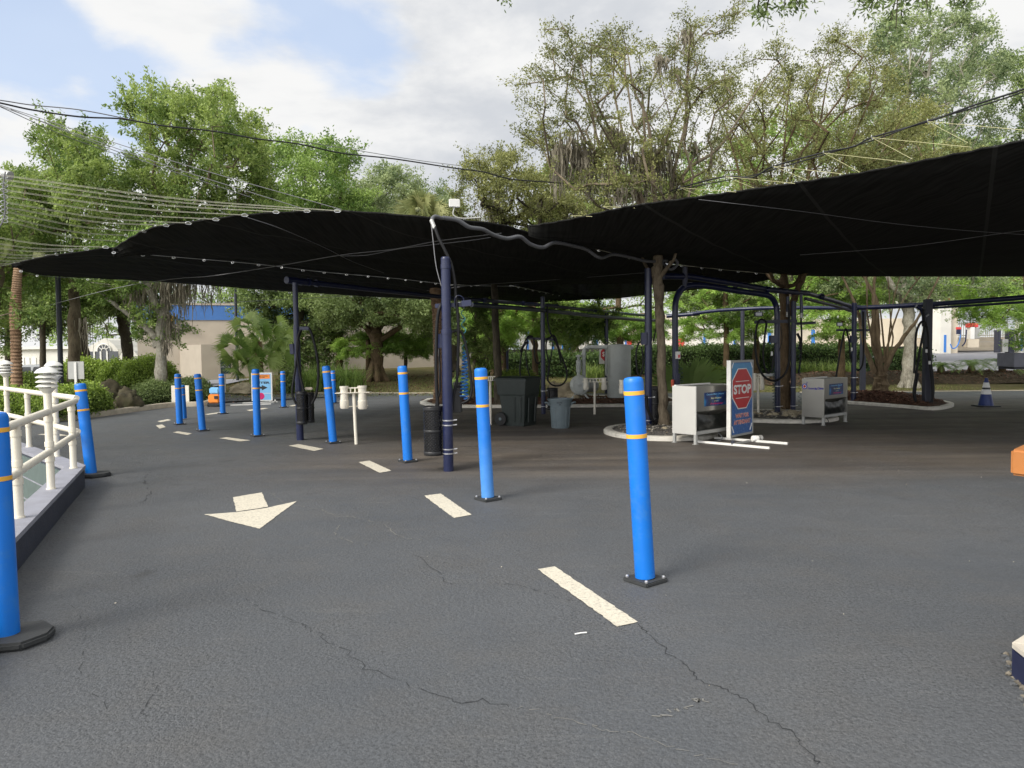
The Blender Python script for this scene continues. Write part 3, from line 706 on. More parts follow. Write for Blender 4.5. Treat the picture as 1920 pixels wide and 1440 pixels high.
# overcast boosted behind the camera on the sun's side, added as fill light
dp = N.new('ShaderNodeVectorMath'); dp.operation = 'DOT_PRODUCT'; K.new(tc.outputs['Generated'], dp.inputs[0]); dp.inputs[1].default_value = (math.sin(SUN_AZ)*math.cos(.3), math.cos(SUN_AZ)*math.cos(.3), math.sin(.3))
glow = wm('MULTIPLY_ADD', wm('POWER', wm('MAXIMUM', dp.outputs['Value'], 0), 1.4), 2.0, 1.0)
gm = N.new('ShaderNodeVectorMath'); gm.operation = 'SCALE'; K.new(mxs.outputs[2], gm.inputs[0]); K.new(glow, gm.inputs['Scale'])
K.new(gm.outputs[0], bg.inputs['Color']); K.new(bg.outputs[0], out.inputs['Surface'])
sd = bpy.data.lights.new('sun', 'SUN'); sd.energy = 2.2; sd.angle = R(22); sd.color = (1, .94, .84)
so = bpy.data.objects.new('sun', sd); C.objects.link(so)
sv = Vector((math.sin(SUN_AZ)*math.cos(SUN_EL), math.cos(SUN_AZ)*math.cos(SUN_EL), math.sin(SUN_EL))); so.rotation_euler = sv.to_track_quat('Z', 'Y').to_euler(); so.location = (0, 0, 30)
S.view_settings.view_transform = 'Standard'; S.view_settings.look = 'None'; S.view_settings.gamma = 1; S.view_settings.exposure = .55
S.render.engine = 'CYCLES'; S.render.resolution_x = 1024; S.render.resolution_y = 768
S.cycles.transparent_max_bounces = 12; S.cycles.max_bounces = 6; S.cycles.diffuse_bounces = 3

# ---------------------------------------------------------------- ground
def xy(p): return (float(p[0]), float(p[1]))
pitC = H(158, 872, .25); pitN = H(20, 1014, .25); pitF = H(4, 817, .25)
n1 = (pitN-pitC); n1 /= np.linalg.norm(n1); f1 = (pitF-pitC); f1 /= np.linalg.norm(f1)
CX, CY = pitC[:2]
# inner corner and the two inner edges of the wall
WT = .18
def inset_dirs():
    bis = n1+f1; bis /= np.linalg.norm(bis); s = math.sin(math.acos(float(np.dot(n1, f1)))/2); return bis*WT/s
ins = inset_dirs(); Cin = pitC+ins
NEAR, FAR = 5.2, 9.0
hole = [pitC+ins*.5, pitC+ins*.5+n1*NEAR, pitC+ins*.5+f1*FAR]
hole = [xy(h) for h in hole]
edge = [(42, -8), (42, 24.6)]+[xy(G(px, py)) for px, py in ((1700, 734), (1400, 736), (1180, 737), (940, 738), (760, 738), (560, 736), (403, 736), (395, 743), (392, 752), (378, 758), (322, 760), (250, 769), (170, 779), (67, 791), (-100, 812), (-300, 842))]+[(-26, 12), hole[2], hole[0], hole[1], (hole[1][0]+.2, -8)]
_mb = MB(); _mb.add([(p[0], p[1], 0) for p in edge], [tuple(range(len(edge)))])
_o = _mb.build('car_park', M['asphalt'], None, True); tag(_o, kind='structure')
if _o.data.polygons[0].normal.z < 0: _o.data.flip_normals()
# land: one sheet to the horizon, lowered under the car park and the sunken bed
def land():
    xs = np.concatenate([[-500, -250, -120, -80], np.arange(-60, 61, 1.5), [80, 120, 250, 500]]); ys = np.concatenate([[-60, -20], np.arange(0, 14, 2.), np.arange(14, 80, 1.), [90, 120, 200, 350, 700]])
    V = []; nx = len(xs)
    for y in ys:
        for x in xs:
            lx = np.interp(y, [10, 15, 19, 24], [-12, -10, -9.5, -12])
            z = gz(x, min(y, 60))+.02*math.sin(x*.9)*math.sin(y*.7)-.02
            inlot = (y < 24.0 and x > -9.9 and not (y > 20 and x < -9)) or (y < 12.5)
            if inlot: z = -1.3
            V.append((x, y, z))
    Fc = [(j*nx+i, j*nx+i+1, (j+1)*nx+i+1, (j+1)*nx+i) for j in range(len(ys)-1) for i in range(nx-1)]
    mb = MB(); mb.add(V, Fc, 0, True); o = mb.build('ground', M['grass'], None, True); tag(o, kind='structure')
land()
def strip_sheet(name, fn, x0, x1, y0, y1, nx, ny, m, kind='structure'):
    V = [(x0+(x1-x0)*i/nx, y0+(y1-y0)*j/ny, fn(x0+(x1-x0)*i/nx, y0+(y1-y0)*j/ny)) for j in range(ny+1) for i in range(nx+1)]
    mb = MB(); mb.add(V, [(j*(nx+1)+i, j*(nx+1)+i+1, (j+1)*(nx+1)+i+1, (j+1)*(nx+1)+i) for j in range(ny) for i in range(nx)], 0, True)
    return tag(mb.build(name, m, None, True), kind=kind)
bank = lambda x, y: gz(x, y)+.32*max(0, math.sin(PI*min(1, max(0, (y-27.6)/4.6))))**.7*float(sm(9.5, 12.5, x))+.03*math.sin(x*2.1)+.0
strip_sheet('mulch_bank', bank, 9.5, 60, 27.6, 32.2, 60, 10, M['mulch_dark'])
strip_sheet('road_beyond', lambda x, y: gz(x, y)+.035, 7, 70, 32.2, 57, 12, 14, M['road_far'])
strip_sheet('hedge_bed', lambda x, y: gz(x, y)+.03, -3, 10, 33.2, 36.5, 10, 4, M['mulch'])
strip_sheet('lane_between_shrubs', lambda x, y: gz(x, y)+.05, -14.6, -11.8, 24, 34, 4, 8, M['road_far'])
strip_sheet('building_apron', lambda x, y: gz(x, y)+.10, 6, 70, 57, 62, 8, 3, M['walk'])

# painted markings
def paint(name, polys, z=.004, m=None):
    mb = MB()
    for p in polys:
        q = []; rp = np.random.default_rng(int(abs(p[0][0])*1000) % 9999)
        for i in range(len(p)):
            a, b = np.array(p[i]), np.array(p[(i+1) % len(p)]); n = max(1, int(np.linalg.norm(b-a)/.03))
            for k in range(n): q.append(tuple(a+(b-a)*k/n+rp.normal(size=2)*(.0025 if k else 0)))
        p = q; mb.add([(q[0], q[1], z) for q in p], [tuple(range(len(p)))])
    return tag(mb.build(name, m or M['paint'], None, True), kind='structure')
dash_px = [[(1008, 1068), (1040, 1063), (1196, 1167), (1157, 1176)], [(795, 930), (826, 926), (884, 966), (851, 972)], [(672, 867), (693, 864), (734, 883), (712, 887)],
 [(541, 836), (560, 833), (607, 842), (589, 846)], [(411, 822), (425, 820), (470, 826), (450, 828)], [(324, 811), (334, 809), (360, 813), (351, 816)],
 [(292, 798), (304, 796), (311, 801), (299, 804)], [(295, 790), (315, 786), (321, 788), (301, 792)], [(383, 777), (412, 773), (420, 774), (390, 778)],
 [(462, 769), (496, 765), (503, 766), (468, 771)], [(542, 761), (566, 757), (572, 758), (548, 762)], [(70, 815), (100, 812), (130, 817), (112, 818)], [(650, 762), (690, 760), (690, 761.5), (650, 763.5)]]
for q in dash_px: paint('lane_dash', [[xy(G(*p)) for p in q]])
hd = [G(*p) for p in ((383, 965), (444, 961), (500, 953), (557, 940), (520, 967), (487, 992), (430, 978))]
st = [G(*p) for p in ((437, 933), (491, 924), (503, 951), (443, 960.0))]
paint('arrow_marking', [[xy(p) for p in hd]]); paint('arrow_marking', [[xy(p) for p in st]], .0045)
# cracks: thin jagged fissures in the seal coat
crack_m = mat('open crack', (.022, .024, .027), .9); crack_l = mat('dusty healed crack', (.20, .195, .18), .9)
def crack(px, w, seed, m, jag=.035, breaks=.0):
    rg = np.random.default_rng(seed); P = catmull([G(*p) for p in px], 8); Q = []
    for a, b in zip(P[:-1], P[1:]):
        n = max(1, int(np.linalg.norm(b-a)/.05))
        for k in range(n): Q.append(a+(b-a)*k/n+np.array([rg.normal(), rg.normal(), 0])*jag*.4)
    Q = np.array(Q); off = np.cumsum(rg.normal(size=(len(Q), 2))*jag*.35, axis=0); off -= np.linspace(0, 1, len(Q))[:, None]*off[-1]; Q[:, :2] += off
    mb = MB(); 
    for i in range(len(Q)-1):
        if rg.random() < breaks: continue
        d = Q[i+1]-Q[i]; s = np.array([-d[1], d[0], 0]); s /= np.linalg.norm(s)+1e-9; wa = .62*w*(.4+1.0*abs(math.sin(i*.37+seed)))*rg.uniform(.5, 1.3); wb = w*.5
        z = np.array([0, 0, .0025+.0002*(seed % 9)])
        mb.add([Q[i]-s*wa/2+z, Q[i]+s*wa/2+z, Q[i+1]+s*wb/2+z, Q[i+1]-s*wb/2+z], [(0, 1, 2, 3)])
    tag(mb.build('asphalt_crack', m, None, True), kind='structure')
crack([(1196, 1172), (1230, 1200), (1285, 1245), (1320, 1275), (1380, 1300), (1440, 1345), (1500, 1395), (1540, 1440)], .007, 1, crack_m, .02)
crack([(440, 1112), (490, 1140), (560, 1170), (620, 1200), (700, 1250), (790, 1290), (870, 1315), (960, 1325)], .006, 2, crack_m, .03, .25)
crack([(960, 1325), (1050, 1345), (1120, 1370), (1190, 1385), (1300, 1420), (1400, 1440)], .006, 3, crack_l, .02, .35)
crack([(505, 925), (530, 940), (560, 948), (600, 955), (635, 968), (690, 972), (730, 985), (760, 1005), (790, 1015)], .010, 4, crack_l, .03, .3)
crack([(635, 968), (632, 985), (636, 1000), (660, 1015), (690, 1025)], .010, 5, crack_l, .03, .25)
crack([(770, 1035), (820, 1075), (850, 1100)], .006, 6, crack_m, .02, .3)
crack([(930, 1095), (990, 1102), (1050, 1120), (1090, 1128)], .005, 7, crack_m, .02, .3)
crack([(275, 880), (268, 900), (275, 925), (262, 945)], .012, 8, crack_m, .03, .3)
crack([(290, 1240), (300, 1290), (285, 1330), (295, 1380)], .004, 9, crack_m, .02, .4)
crack([(130, 1130), (170, 1180), (160, 1260), (210, 1340)], .004, 10, crack_m, .02, .45)
crack([(1220, 1345), (1260, 1330), (1310, 1318), (1330, 1310)], .016, 11, crack_l, .03, .3)
# scattered specks on the asphalt
rg = np.random.default_rng(5); pts = []
for k in range(330):
    x = rg.uniform(-8, 14); y = rg.uniform(2.9, 24); pts.append((x, y, .006))
chips('leaf_litter', np.array(pts), .015, M['debris'], None, 5, 'tiny pale leaf scraps and grit scattered over the asphalt', 'stuff')
twp = [G(1078, 1191), G(1100, 1188)]
o = MB().tube([twp[0]+[0, 0, .006], (twp[0]+twp[1])/2+[0, 0, .008], twp[1]+[0, 0, .006]], .004, 6).build('twig', M['sign_white'])
tag(o, 'small pale twig lying below the nearest road dash', 'twig')

# kerbs
def kerb(name, pts, w, h, m, label, smooth_n=6, closed=False, cat='kerb', z0=-.3):
    P = catmull([np.array([p[0], p[1], 0.]) for p in pts], smooth_n) if smooth_n > 1 else [np.array([p[0], p[1], 0.]) for p in pts]
    if closed: P = P[:-1]
    n = len(P); mb = MB(); V = []
    for i in range(n):
        d = P[(i+1) % n]-P[i-1] if closed else P[min(i+1, n-1)]-P[max(i-1, 0)]
        d = d/(np.linalg.norm(d)+1e-9); s = np.array([-d[1], d[0], 0]); j = 1+.012*math.sin(i*1.7)
        for (a, z) in ((-.5, z0), (-.5, h*.72), (-.36, h*.97), (.36, h), (.5, h*.8), (.5, z0)): V.append(P[i]+s*w*a*j+np.array([0, 0, z]))
    k = 6
    Fc = [(i*k+a, i*k+a+1, ((i+1) % n)*k+a+1, ((i+1) % n)*k+a) for i in range(n if closed else n-1) for a in range(k-1)]
    mb.add(V, Fc, 0, True)
    if not closed: mb.f += [(0, 1, 2, 3, 4, 5), tuple((n-1)*k+a for a in range(k))]; mb.m += [0, 0]; mb.sm += [False]*2
    o = mb.build(name, m); return tag(o, label, cat)
kerb('kerb', [G(-120, 818), G(67, 795), G(170, 783), G(250, 772), G(322, 763), G(380, 761), G(396, 755), G(400, 744)], .17, .13, M['kerb'], 'tan concrete kerb curving in front of the shrubs and mossy rock on the left')
kerb('kerb', [xy(G(px, 737.5)) for px in (407, 480, 560, 650, 760, 850, 940)], .12, .03, M['kerb'], 'low tan edging between the asphalt and the lawn by the large oak', 1)
kerb('kerb', [xy(G(px, py)) for px, py in ((1500, 736), (1640, 735), (1780, 734), (1960, 732), (2300, 728))], .12, .025, M['kerb'], 'low pale edging below the grass strip behind the traffic cone', 1)

# ---------------------------------------------------------------- sunken bed wall with railings
wl = thing('planter_wall', 'low dark wall with pale grey cap under the white railings', 'wall', (CX, CY, 0))
def P3(p, z): return (float(p[0]), float(p[1]), z)
mb = MB(); mt = MB()
for (dv, ln) in ((n1, NEAR+1), (f1, FAR+1)):
    a, b = pitC, pitC+dv*ln; c, d_ = Cin+dv*ln, Cin
    mb.add([P3(a, -1.3), P3(b, -1.3), P3(c, -1.3), P3(d_, -1.3), P3(a, .215), P3(b, .215), P3(c, .215), P3(d_, .215)], [(0, 1, 5, 4), (1, 2, 6, 5), (2, 3, 7, 6), (4, 5, 6, 7)])
    nrm = (a-d_)/np.linalg.norm(a-d_)*.012; a2, b2 = a+nrm, b+nrm; c2, d2 = c-nrm, d_-nrm
    nseg = 24; 
    for i in range(nseg):
        t0, t1 = i/nseg, (i+1)/nseg; zt = .25+.003*math.sin(i*2.3)
        q = [a2+(b2-a2)*t0, a2+(b2-a2)*t1, d2+(c2-d2)*t1, d2+(c2-d2)*t0]
        mt.add([P3(p, .213) for p in q]+[P3(p, .25) for p in q], [(4, 5, 6, 7), (0, 1, 5, 4), (2, 3, 7, 6)]+([(1, 2, 6, 5)] if i == nseg-1 else []))
mb.build('wall_body', M['wall_navy'], wl); mt.build('wall_cap', M['wall_top'], wl)
# siding lining the far inner face, seen through the near railing
lin = thing('siding_panel', 'grey green siding with pale joints lining the sunken bed below the rear railing', 'panel', xy(Cin)+(0,))
q = MB(); q2 = MB(); off = np.array([f1[1], -f1[0], 0]); off = off*np.sign(np.dot(off, n1))
for i in range(5):
    z1 = .19-i*.28; a = Cin+off*.012+f1*.05; b = Cin+off*.012+f1*(FAR+.6)
    q.bar(P3(a+off*.0, z1-.135), P3(b, z1-.135), .02, .262); q2.bar(P3(a+off*.004, z1-.275), P3(b+off*.004, z1-.275), .02, .014)
q.build('siding_board', M['siding'], lin); q2.build('joint_strip', M['wall_top'], lin)
pit = strip_sheet('sunken_bed_soil', lambda x, y: -1.26+.04*math.sin(3*x)*math.sin(2*y), CX-10, CX-.2, CY-7, CY+6, 20, 20, M['grass'])
def rail(label, pts, lamps, rails_z, start, endp, group='white pipe railings on the low wall'):
    root = thing('pipe_railing', label, 'railing', pts[0], group)
    for i, p in enumerate(pts):
        p = np.array(p); t = rails_z[0]+(.17 if lamps[i] else .0)
        mb = MB().tube([p+[0, 0, .25], p+[0, 0, t]], .034, 16)
        for z in (rails_z[1]-.07, rails_z[1]+.07, rails_z[0]-.07): mb.tube([p+[0, 0, z-.022], p+[0, 0, z+.022]], .040, 16)
        mb.tube([p+[0, 0, .25], p+[0, 0, .262]], .042, 16)
        mb.build('post', M['pvc'], root)
        if lamps[i]:
            l = MB().lathe([(.034, 0), (.045, .015), (.075, .05), (.03, .052), (.03, .19)], p+[0, 0, t], 20)
            l.build('lamp_base', M['white'], root)
            for k in range(4):
                zb = t+.062+k*.042; r = .092 if k < 3 else .098
                pr = [(.03, zb+.022), (r-.02, zb+.010), (r, zb-.002), (r, zb+.004), (.05, zb+.030)] if k < 3 else [(.03, zb), (r, zb), (r, zb+.006), (r*.8, zb+.03), (r*.4, zb+.052), (.004, zb+.062)]
                MB().lathe(pr, (p[0], p[1], 0), 24).build('lamp_louvre', M['white'], root)
    for z in rails_z:
        a, b = np.array(start), np.array(endp); MB().tube([a+[0, 0, z], b+[0, 0, z]], .033, 16).build('rail', M['pvc'], root)
    return root
mid = lambda px, py: H(px, py, .25)*np.array([1, 1, 0])
r1, r2, r3 = mid(36, 971), mid(96, 917), mid(138, 878); dn = (r1-r3)/np.linalg.norm(r1-r3)
rail('near white pipe railing on the side of the wall facing the asphalt', [r3, r2, r1, r1+dn*1.5], [0, 1, 0, 1], (.97, .60), r3-dn*.28, r1+dn*2.6)
s1, s2, s3 = mid(107, 856), mid(55, 838), mid(16, 825); df = (s3-s1)/np.linalg.norm(s3-s1)
rail('rear white pipe railing on the far side of the sunken bed', [s1, s2, s3, s3+df*1.2, s3+df*2.6], [1, 0, 1, 0, 1], (1.0, .62), s1-df*.9, s3+df*3)
Z = np.array([0, 0, 1.])
# ---------------------------------------------------------------- bollards
def bollard_proto():
    root = thing('bollard', 'x', 'bollard', (0, 0, 0)); h = 1.32; r = .064
    MB().lathe([(r, .03), (r, h-.035), (r*.97, h-.018), (r*.86, h-.006), (r*.6, h), (.002, h+.002)], n=32, capt=False).build('sleeve', M['blue'], root, True)
    for z in (h-.10, h-.375): MB().lathe([(r+.0005, z-.013), (r+.002, z-.0125), (r+.002, z+.0125), (r+.0005, z+.013)], n=32, capb=False, capt=False).build('reflective_band', M['yellow'], root, True)
    return root
bol = bollard_proto()
sq = MB(); sq.box((0, 0, .012), (.26, .26, .024), math.radians(38))
def base_plate(root):
    p = MB().box((0, 0, .013), (.205, .205, .026), R(38)); p.build('base_plate', M['rubber'], root, True, .006)
    for a in range(4):
        b = R(38+45+90*a); MB().lathe([(.012, .026), (.012, .036), (.006, .042)], (math.cos(b)*.115, math.sin(b)*.115, 0), 8).build('bolt', M['steel_bright'], root, True)
def rubber_base(root, rz=0):
    hx = [(.225*math.cos(R(a)), .21*math.sin(R(a))) for a in (15, 55, 125, 165, 195, 235, 305, 345)]
    ca, sa = math.cos(rz), math.sin(rz); hx = [(x*ca-y*sa, x*sa+y*ca) for x, y in hx]
    MB().slab(hx, .002, .045).build('rubber_base', M['rubber'], root, True, .012)
bl = [  # base px, top px, base kind, label
 ((1210, 1090), (1187, 707), 'p', 'nearest blue bollard on a square base plate, right of the nearest cream dash'),
 ((915, 937), (901, 690), 'p', 'blue bollard with a chalky worn foot just right of the tallest navy post'),
 ((765, 866), (754, 686), 'p', 'blue bollard left of the large perforated black basket'),
 ((625, 831), (611, 686), 'p', 'leaning blue bollard just left of the white cup stand with two hanging tubes'),
 ((483, 818), (479, 692), 'p', 'blue bollard standing in front of the ENTER sign'),
 ((380, 808), (370, 701), 'p', 'strongly leaning blue bollard right of the cream board back'),
 ((337, 796), (333, 701), 'p', 'blue bollard in front of the cream board back'),
 ((345, 786), (341, 722), 'n', 'blue bollard mostly hidden behind the one at the cream board'),
 ((418, 776), (415, 701), 'p', 'blue bollard beside the small orange and blue cart'),
 ((532, 764), (530, 696), 'p', 'blue bollard between the ENTER sign and the leftmost navy post'),
 ((627, 756), (624, 695), 'p', 'blue bollard peeping out behind the strongly leaning one near the cup stand'),
 ((331, 727), (325, 692), 'n', 'small blue bollard far back beside the tan building'),
 ((12, 1203), (-12, 773), 'r', 'closest blue bollard at the left picture edge on a thick rubber base'),
 ((172, 893), (150, 719), 'r', 'blue bollard on a rubber base at the corner of the low wall'),
]
def lean_to(root, base, topv, h0=1.32):
    v = Vector([float(q) for q in (topv-base)]); q = Vector((0, 0, 1)).rotation_difference(v.normalized())
    for ch in root.children:
        if ch.name.split('.')[0] in ('sleeve', 'reflective_band'):
            ch.rotation_mode = 'QUATERNION'; ch.rotation_quaternion = q; ch.scale = (1, 1, v.length/h0)
for i, (b, t, k, lab) in enumerate(bl):
    o = bol if i == 0 else copy_tree(bol)
    if lab.startswith('small blue'): B = L(328, 36); T = D(t[0], t[1], 36)
    else: B = G(*b); T = D(t[0], t[1], B[1])
    o.location = [float(q) for q in B]; tag(o, lab, 'bollard', 'blue bollards')
    for ch in list(o.children):
        if i > 0 and ch.name.split('.')[0] not in ('sleeve', 'reflective_band'): bpy.data.objects.remove(ch)
    if k == 'r': rubber_base(o, .25 if i == 12 else -.1)
    elif i > 0 and k == 'p': base_plate(o)
    lean_to(o, B, T)
base_plate(bol)
def faded_blue():
    m = mat('sun faded blue plastic', (.002, .160, .62), .5, var=.05, vs=3, dirt=(.05, .2, .55), dsc=7, damt=.4); N, K = nt(m); b = N['Principled BSDF']
    src = b.inputs['Base Color'].links[0].from_socket; tc = N.new('ShaderNodeTexCoord'); sp = N.new('ShaderNodeSeparateXYZ'); K.new(tc.outputs['Object'], sp.inputs[0])
    no = N.new('ShaderNodeTexNoise'); no.inputs['Scale'].default_value = 7; no.inputs['Detail'].default_value = 6; K.new(tc.outputs['Object'], no.inputs[0])
    ad = N.new('ShaderNodeMath'); ad.operation = 'MULTIPLY_ADD'; K.new(no.outputs['Fac'], ad.inputs[0]); ad.inputs[1].default_value = -.35; K.new(sp.outputs[2], ad.inputs[2])
    mr = N.new('ShaderNodeMapRange'); K.new(ad.outputs[0], mr.inputs[0]); mr.inputs[1].default_value = -.1; mr.inputs[2].default_value = .5; mr.inputs[3].default_value = .75; mr.inputs[4].default_value = 0
    mx = N.new('ShaderNodeMix'); mx.data_type = 'RGBA'; K.new(mr.outputs[0], mx.inputs[0]); K.new(src, mx.inputs[6]); mx.inputs[7].default_value = (.10, .30, .66, 1); K.new(mx.outputs[2], b.inputs['Base Color']); return m
FB_ = faded_blue()
for ob in list(C.objects):
    if ob.name.startswith('sleeve') and ob.parent and 'chalky' in ob.parent.get('label', ''):
        ob.data = ob.data.copy(); ob.data.materials.clear(); ob.data.materials.append(FB_)

# ---------------------------------------------------------------- helpers for the vacuum stations
def hpath(pts, d):        # pts: (px,py[,dd]) at distance d
    return [D(p[0], p[1], d+(p[2] if len(p) > 2 else 0)) for p in pts]
def hose(root, pts, d, r=.022, m='hose', name='hose', n=7):
    return MB().tube(catmull(hpath(pts, d), n), r, 10).build(name, M[m], root)
def coil(root, p0, p1, r0, r1, turns, m, wr=.006, name='coil_hose', n=14):
    p0 = np.array(p0); p1 = np.array(p1); T = int(turns*n); u, v, d = frame_of(p1-p0); P = []
    for i in range(T+1):
        t = i/T; a = 2*PI*turns*t; rr = r0+(r1-r0)*t; P.append(p0+(p1-p0)*t+rr*(math.cos(a)*u+math.sin(a)*v))
    return MB().tube(P, wr, 5).build(name, M[m], root)
def basket(root, c, r, h, name='basket'):
    mb = MB().lathe([(r, 0), (r, h)], c, 36, capb=True, capt=False); o = mb.build(name, M['perf'], root)
    e = MB()
    for z0, z1 in ((0, .05), (h*.47, h*.53), (h-.05, h)): e.lathe([(r+.001, z0), (r+.004, z0+.004), (r+.004, z1-.004), (r+.001, z1)], c, 36, capb=False, capt=False)
    e.tube([np.array(c)+[r*math.cos(a), r*math.sin(a), h] for a in np.linspace(0, 2*PI, 33)[:-1]], .010, 8, closed=True)
    e.lathe([(r*.97, .004), (r*.97, h*.92)], c, 24, capb=False, capt=True)
    b = e.build('basket_rim', M['black_plastic'], o); return o
def clamp(root, p, r):
    MB().lathe([(r+.001, -.008), (r+.006, -.006), (r+.006, .006), (r+.001, .008)], p, 20, capb=False, capt=False).bar(np.array(p)+[r, 0, 0], np.array(p)+[r+.05, -.01, .008], .006, .012).build('clamp', M['steel_bright'], root)
def pole(root, B, z0, z1, r, m='navy', cap=True, name='pole'):
    B = np.array([B[0], B[1], 0]); pr = [(r, z0), (r, z1-.02)]
    if cap: pr += [(r*1.06, z1-.02) if False else (r, z1-.01), (r*.8, z1+.008), (.004, z1+.014)]
    else: pr += [(r, z1)]
    return MB().lathe(pr, B, 24, capt=not cap).build(name, M[m], root)
def collar(root, B, z, r): return MB().lathe([(r, z-.03), (r+.006, z-.028), (r+.006, z+.028), (r, z+.03)], (B[0], B[1], 0), 24, capb=False, capt=False).build('collar', M['navy'], root)
def zat(px, py, d): return float(D(px, py, d)[2])

# --- station 1: tall navy post in the middle
B = G(841, 883); d1 = B[1]
s = thing('vacuum_post', 'tallest navy vacuum post with large perforated basket, hoses and blue coil', 'vacuum station', B, 'navy vacuum posts')
pole(s, B, 0, zat(838, 483, d1), .058); collar(s, B, zat(839, 622, d1), .062); collar(s, B, zat(838, 503, d1)+.02, .058)
MB().lathe([(.063, 0), (.063, zat(839, 622, d1))], (B[0], B[1], 0), 24, capt=False).build('lower_sleeve', M['navy'], s)
for py in (788, 797, 842, 850): clamp(s, (B[0], B[1], zat(840, py, d1)), .064)
# cross arm
a0, a1 = D(816, 574, d1+.12), D(884, 570, d1+.12)
MB().bar(a0, a1, .05, .055).build('cross_arm', M['navy'], s, bevel=.004)
MB().bar(D(866, 570, d1+.06), D(884, 568, d1+.06), .10, .075).build('junction_box', M['navy'], s, bevel=.005)
MB().tube(catmull(hpath([(853, 579), (853, 560), (860, 554), (869, 560), (870, 578)], d1+.02), 5), .0045, 8).build('hook', M['navy'], s)
MB().bar(D(826, 626, d1+.14), D(826, 653, d1+.14), .075, .1).build('control_box', M['navy'], s, bevel=.008)
hose(s, [(834, 569, .1), (826, 573), (820, 600), (818, 650), (818, 710), (821, 760), (826, 790)], d1, .021)
hose(s, [(823, 655, .1), (824, 690), (825, 730), (818, 757), (813, 790)], d1, .013)
hose(s, [(845, 492, .02), (849, 508), (853, 530), (855, 560), (859, 600), (859, 660), (857, 710), (850, 745), (849, 770)], d1+.05, .020)
hose(s, [(849, 622, .12), (858, 620), (868, 628), (877, 665), (883, 710), (884, 735), (878, 750), (864, 757)], d1+.1, .017)
hose(s, [(836, 418, .25), (822, 432), (812, 445), (822, 455), (832, 472), (845, 490)], d1, .018) if False else None
hb = D(812, 766, d1+.05); basket(s, (hb[0], hb[1], zat(812, 854, d1)), .118, .60)
MB().bar(D(829, 772, d1+.03), D(829, 850, d1+.03), .012, .05).build('basket_bracket', M['black_plastic'], s)
hb = D(858, 725, d1+.55); basket(s, (hb[0], hb[1], zat(858, 773, d1+.5)), .055, .38)
MB().bar(D(857, 728, d1+.4), D(857, 773, d1+.4), .12, .16).build('rear_basket_box', M['black_plastic'], s, bevel=.01)
coil(s, D(868, 582, d1+.2), D(872, 690, d1+.2), .022, .032, 5, 'coil_teal', .006)
coil(s, D(872, 660, d1+.2), D(870, 748, d1+.2), .028, .050, 13, 'coil_blue', .009)
# grey corrugated hose rising from the post and draped along the sail edge to the tree
gh = thing('draped_hose', 'grey corrugated hose draped along the shade sail edge from tall post to tree', 'hose', D(815, 408, d1))
pp = [D(px, py, d) for px, py, d in ((830, 408, 9.5), (858, 413, 9.6), (880, 426, 9.7), (905, 430, 9.9), (925, 440, 10.1), (950, 447, 10.3), (975, 444, 10.5), (995, 458, 10.7), (1018, 464, 10.9), (1040, 455, 11.1), (1075, 461, 11.5), (1100, 468, 11.8), (1125, 483, 12), (1150, 477, 12.4), (1180, 482, 12.8), (1215, 490, 13.2), (1250, 488, 13.6))]
pth = catmull(pp, 14); MB().tube(pth, [.026+.002*(i % 2) for i in range(len(pth))], 12).build('corrugated_hose', M['grey_hose'], gh)
MB().tube(catmull([D(px, py, d) for px, py, d in ((828, 409, 9.5), (815, 406, 9.4), (810, 414, 9.35), (815, 430, 9.3))], 8), .024, 12).build('hose_elbow', M['grey_hose'], gh)
MB().tube([D(809, 413, 9.35), D(815, 428, 9.3)], .026, 12).build('hose_cuff', M['steel_matt'], gh)
MB().tube(catmull([D(px, py, d) for px, py, d in ((815, 425, 9.3), (822, 445, 9.28), (832, 465, 9.27), (845, 492, 9.27))], 6), .019, 12).build('black_hose', M['hose'], gh)
MB().tube(catmull([D(px, py, d) for px, py, d in ((808, 415, 9.36), (812, 450, 9.3), (818, 500, 9.25), (830, 545, 9.2))], 6), .0055, 6).build('stay_cable', M['wire'], gh)
MB().tube(catmull([D(px, py, d) for px, py, d in ((1243, 493, 13.6), (1258, 505, 13.5), (1270, 495, 13.5), (1266, 486, 13.5))], 8), .026, 12).build('hose_coil', M['grey_hose'], gh)

# --- station 0: leftmost post with the long overhead pipe
B = G(563, 825); d0 = B[1]
s = thing('vacuum_post', 'leftmost navy vacuum post with long hose loop and black baskets', 'vacuum station', B, 'navy vacuum posts')
tp = D(553, 530, d0); Bv = np.array(B)
def lpole(root, p0, p1, r, name='pole', m='navy'): return MB().tube([p0, p1], r, 20).build(name, M[m], root)
lpole(s, B, Bv+(tp-Bv)*.30, .060); lpole(s, Bv+(tp-Bv)*.29, Bv+(tp-Bv)*.73, .054, 'pole'); lpole(s, Bv+(tp-Bv)*.72, tp, .044, 'pole')
MB().bar(D(547, 645, d0), D(549, 664, d0), .07, .09).build('control_box', M['navy'], s, bevel=.008)
MB().bar(D(562, 616, d0-.1), D(580, 616, d0-.1), .08, .06).build('hose_hanger', M['navy'], s, bevel=.01)
hose(s, [(566, 616), (560, 628), (557, 660), (562, 700), (570, 735), (570, 745)], d0-.12, .020)
hose(s, [(560, 632), (566, 616), (574, 614), (582, 620), (592, 655), (597, 695), (594, 735), (585, 757)], d0-.1, .022)
hose(s, [(560, 640, 0), (554, 690), (548, 735), (555, 758)], d0-.12, .018)
hb = D(565, 740, d0-.12); basket(s, (hb[0], hb[1], zat(565, 794, d0)), .085, .54); hb = D(579, 740, d0+.1); basket(s, (hb[0], hb[1], zat(579, 793, d0)), .085, .50)
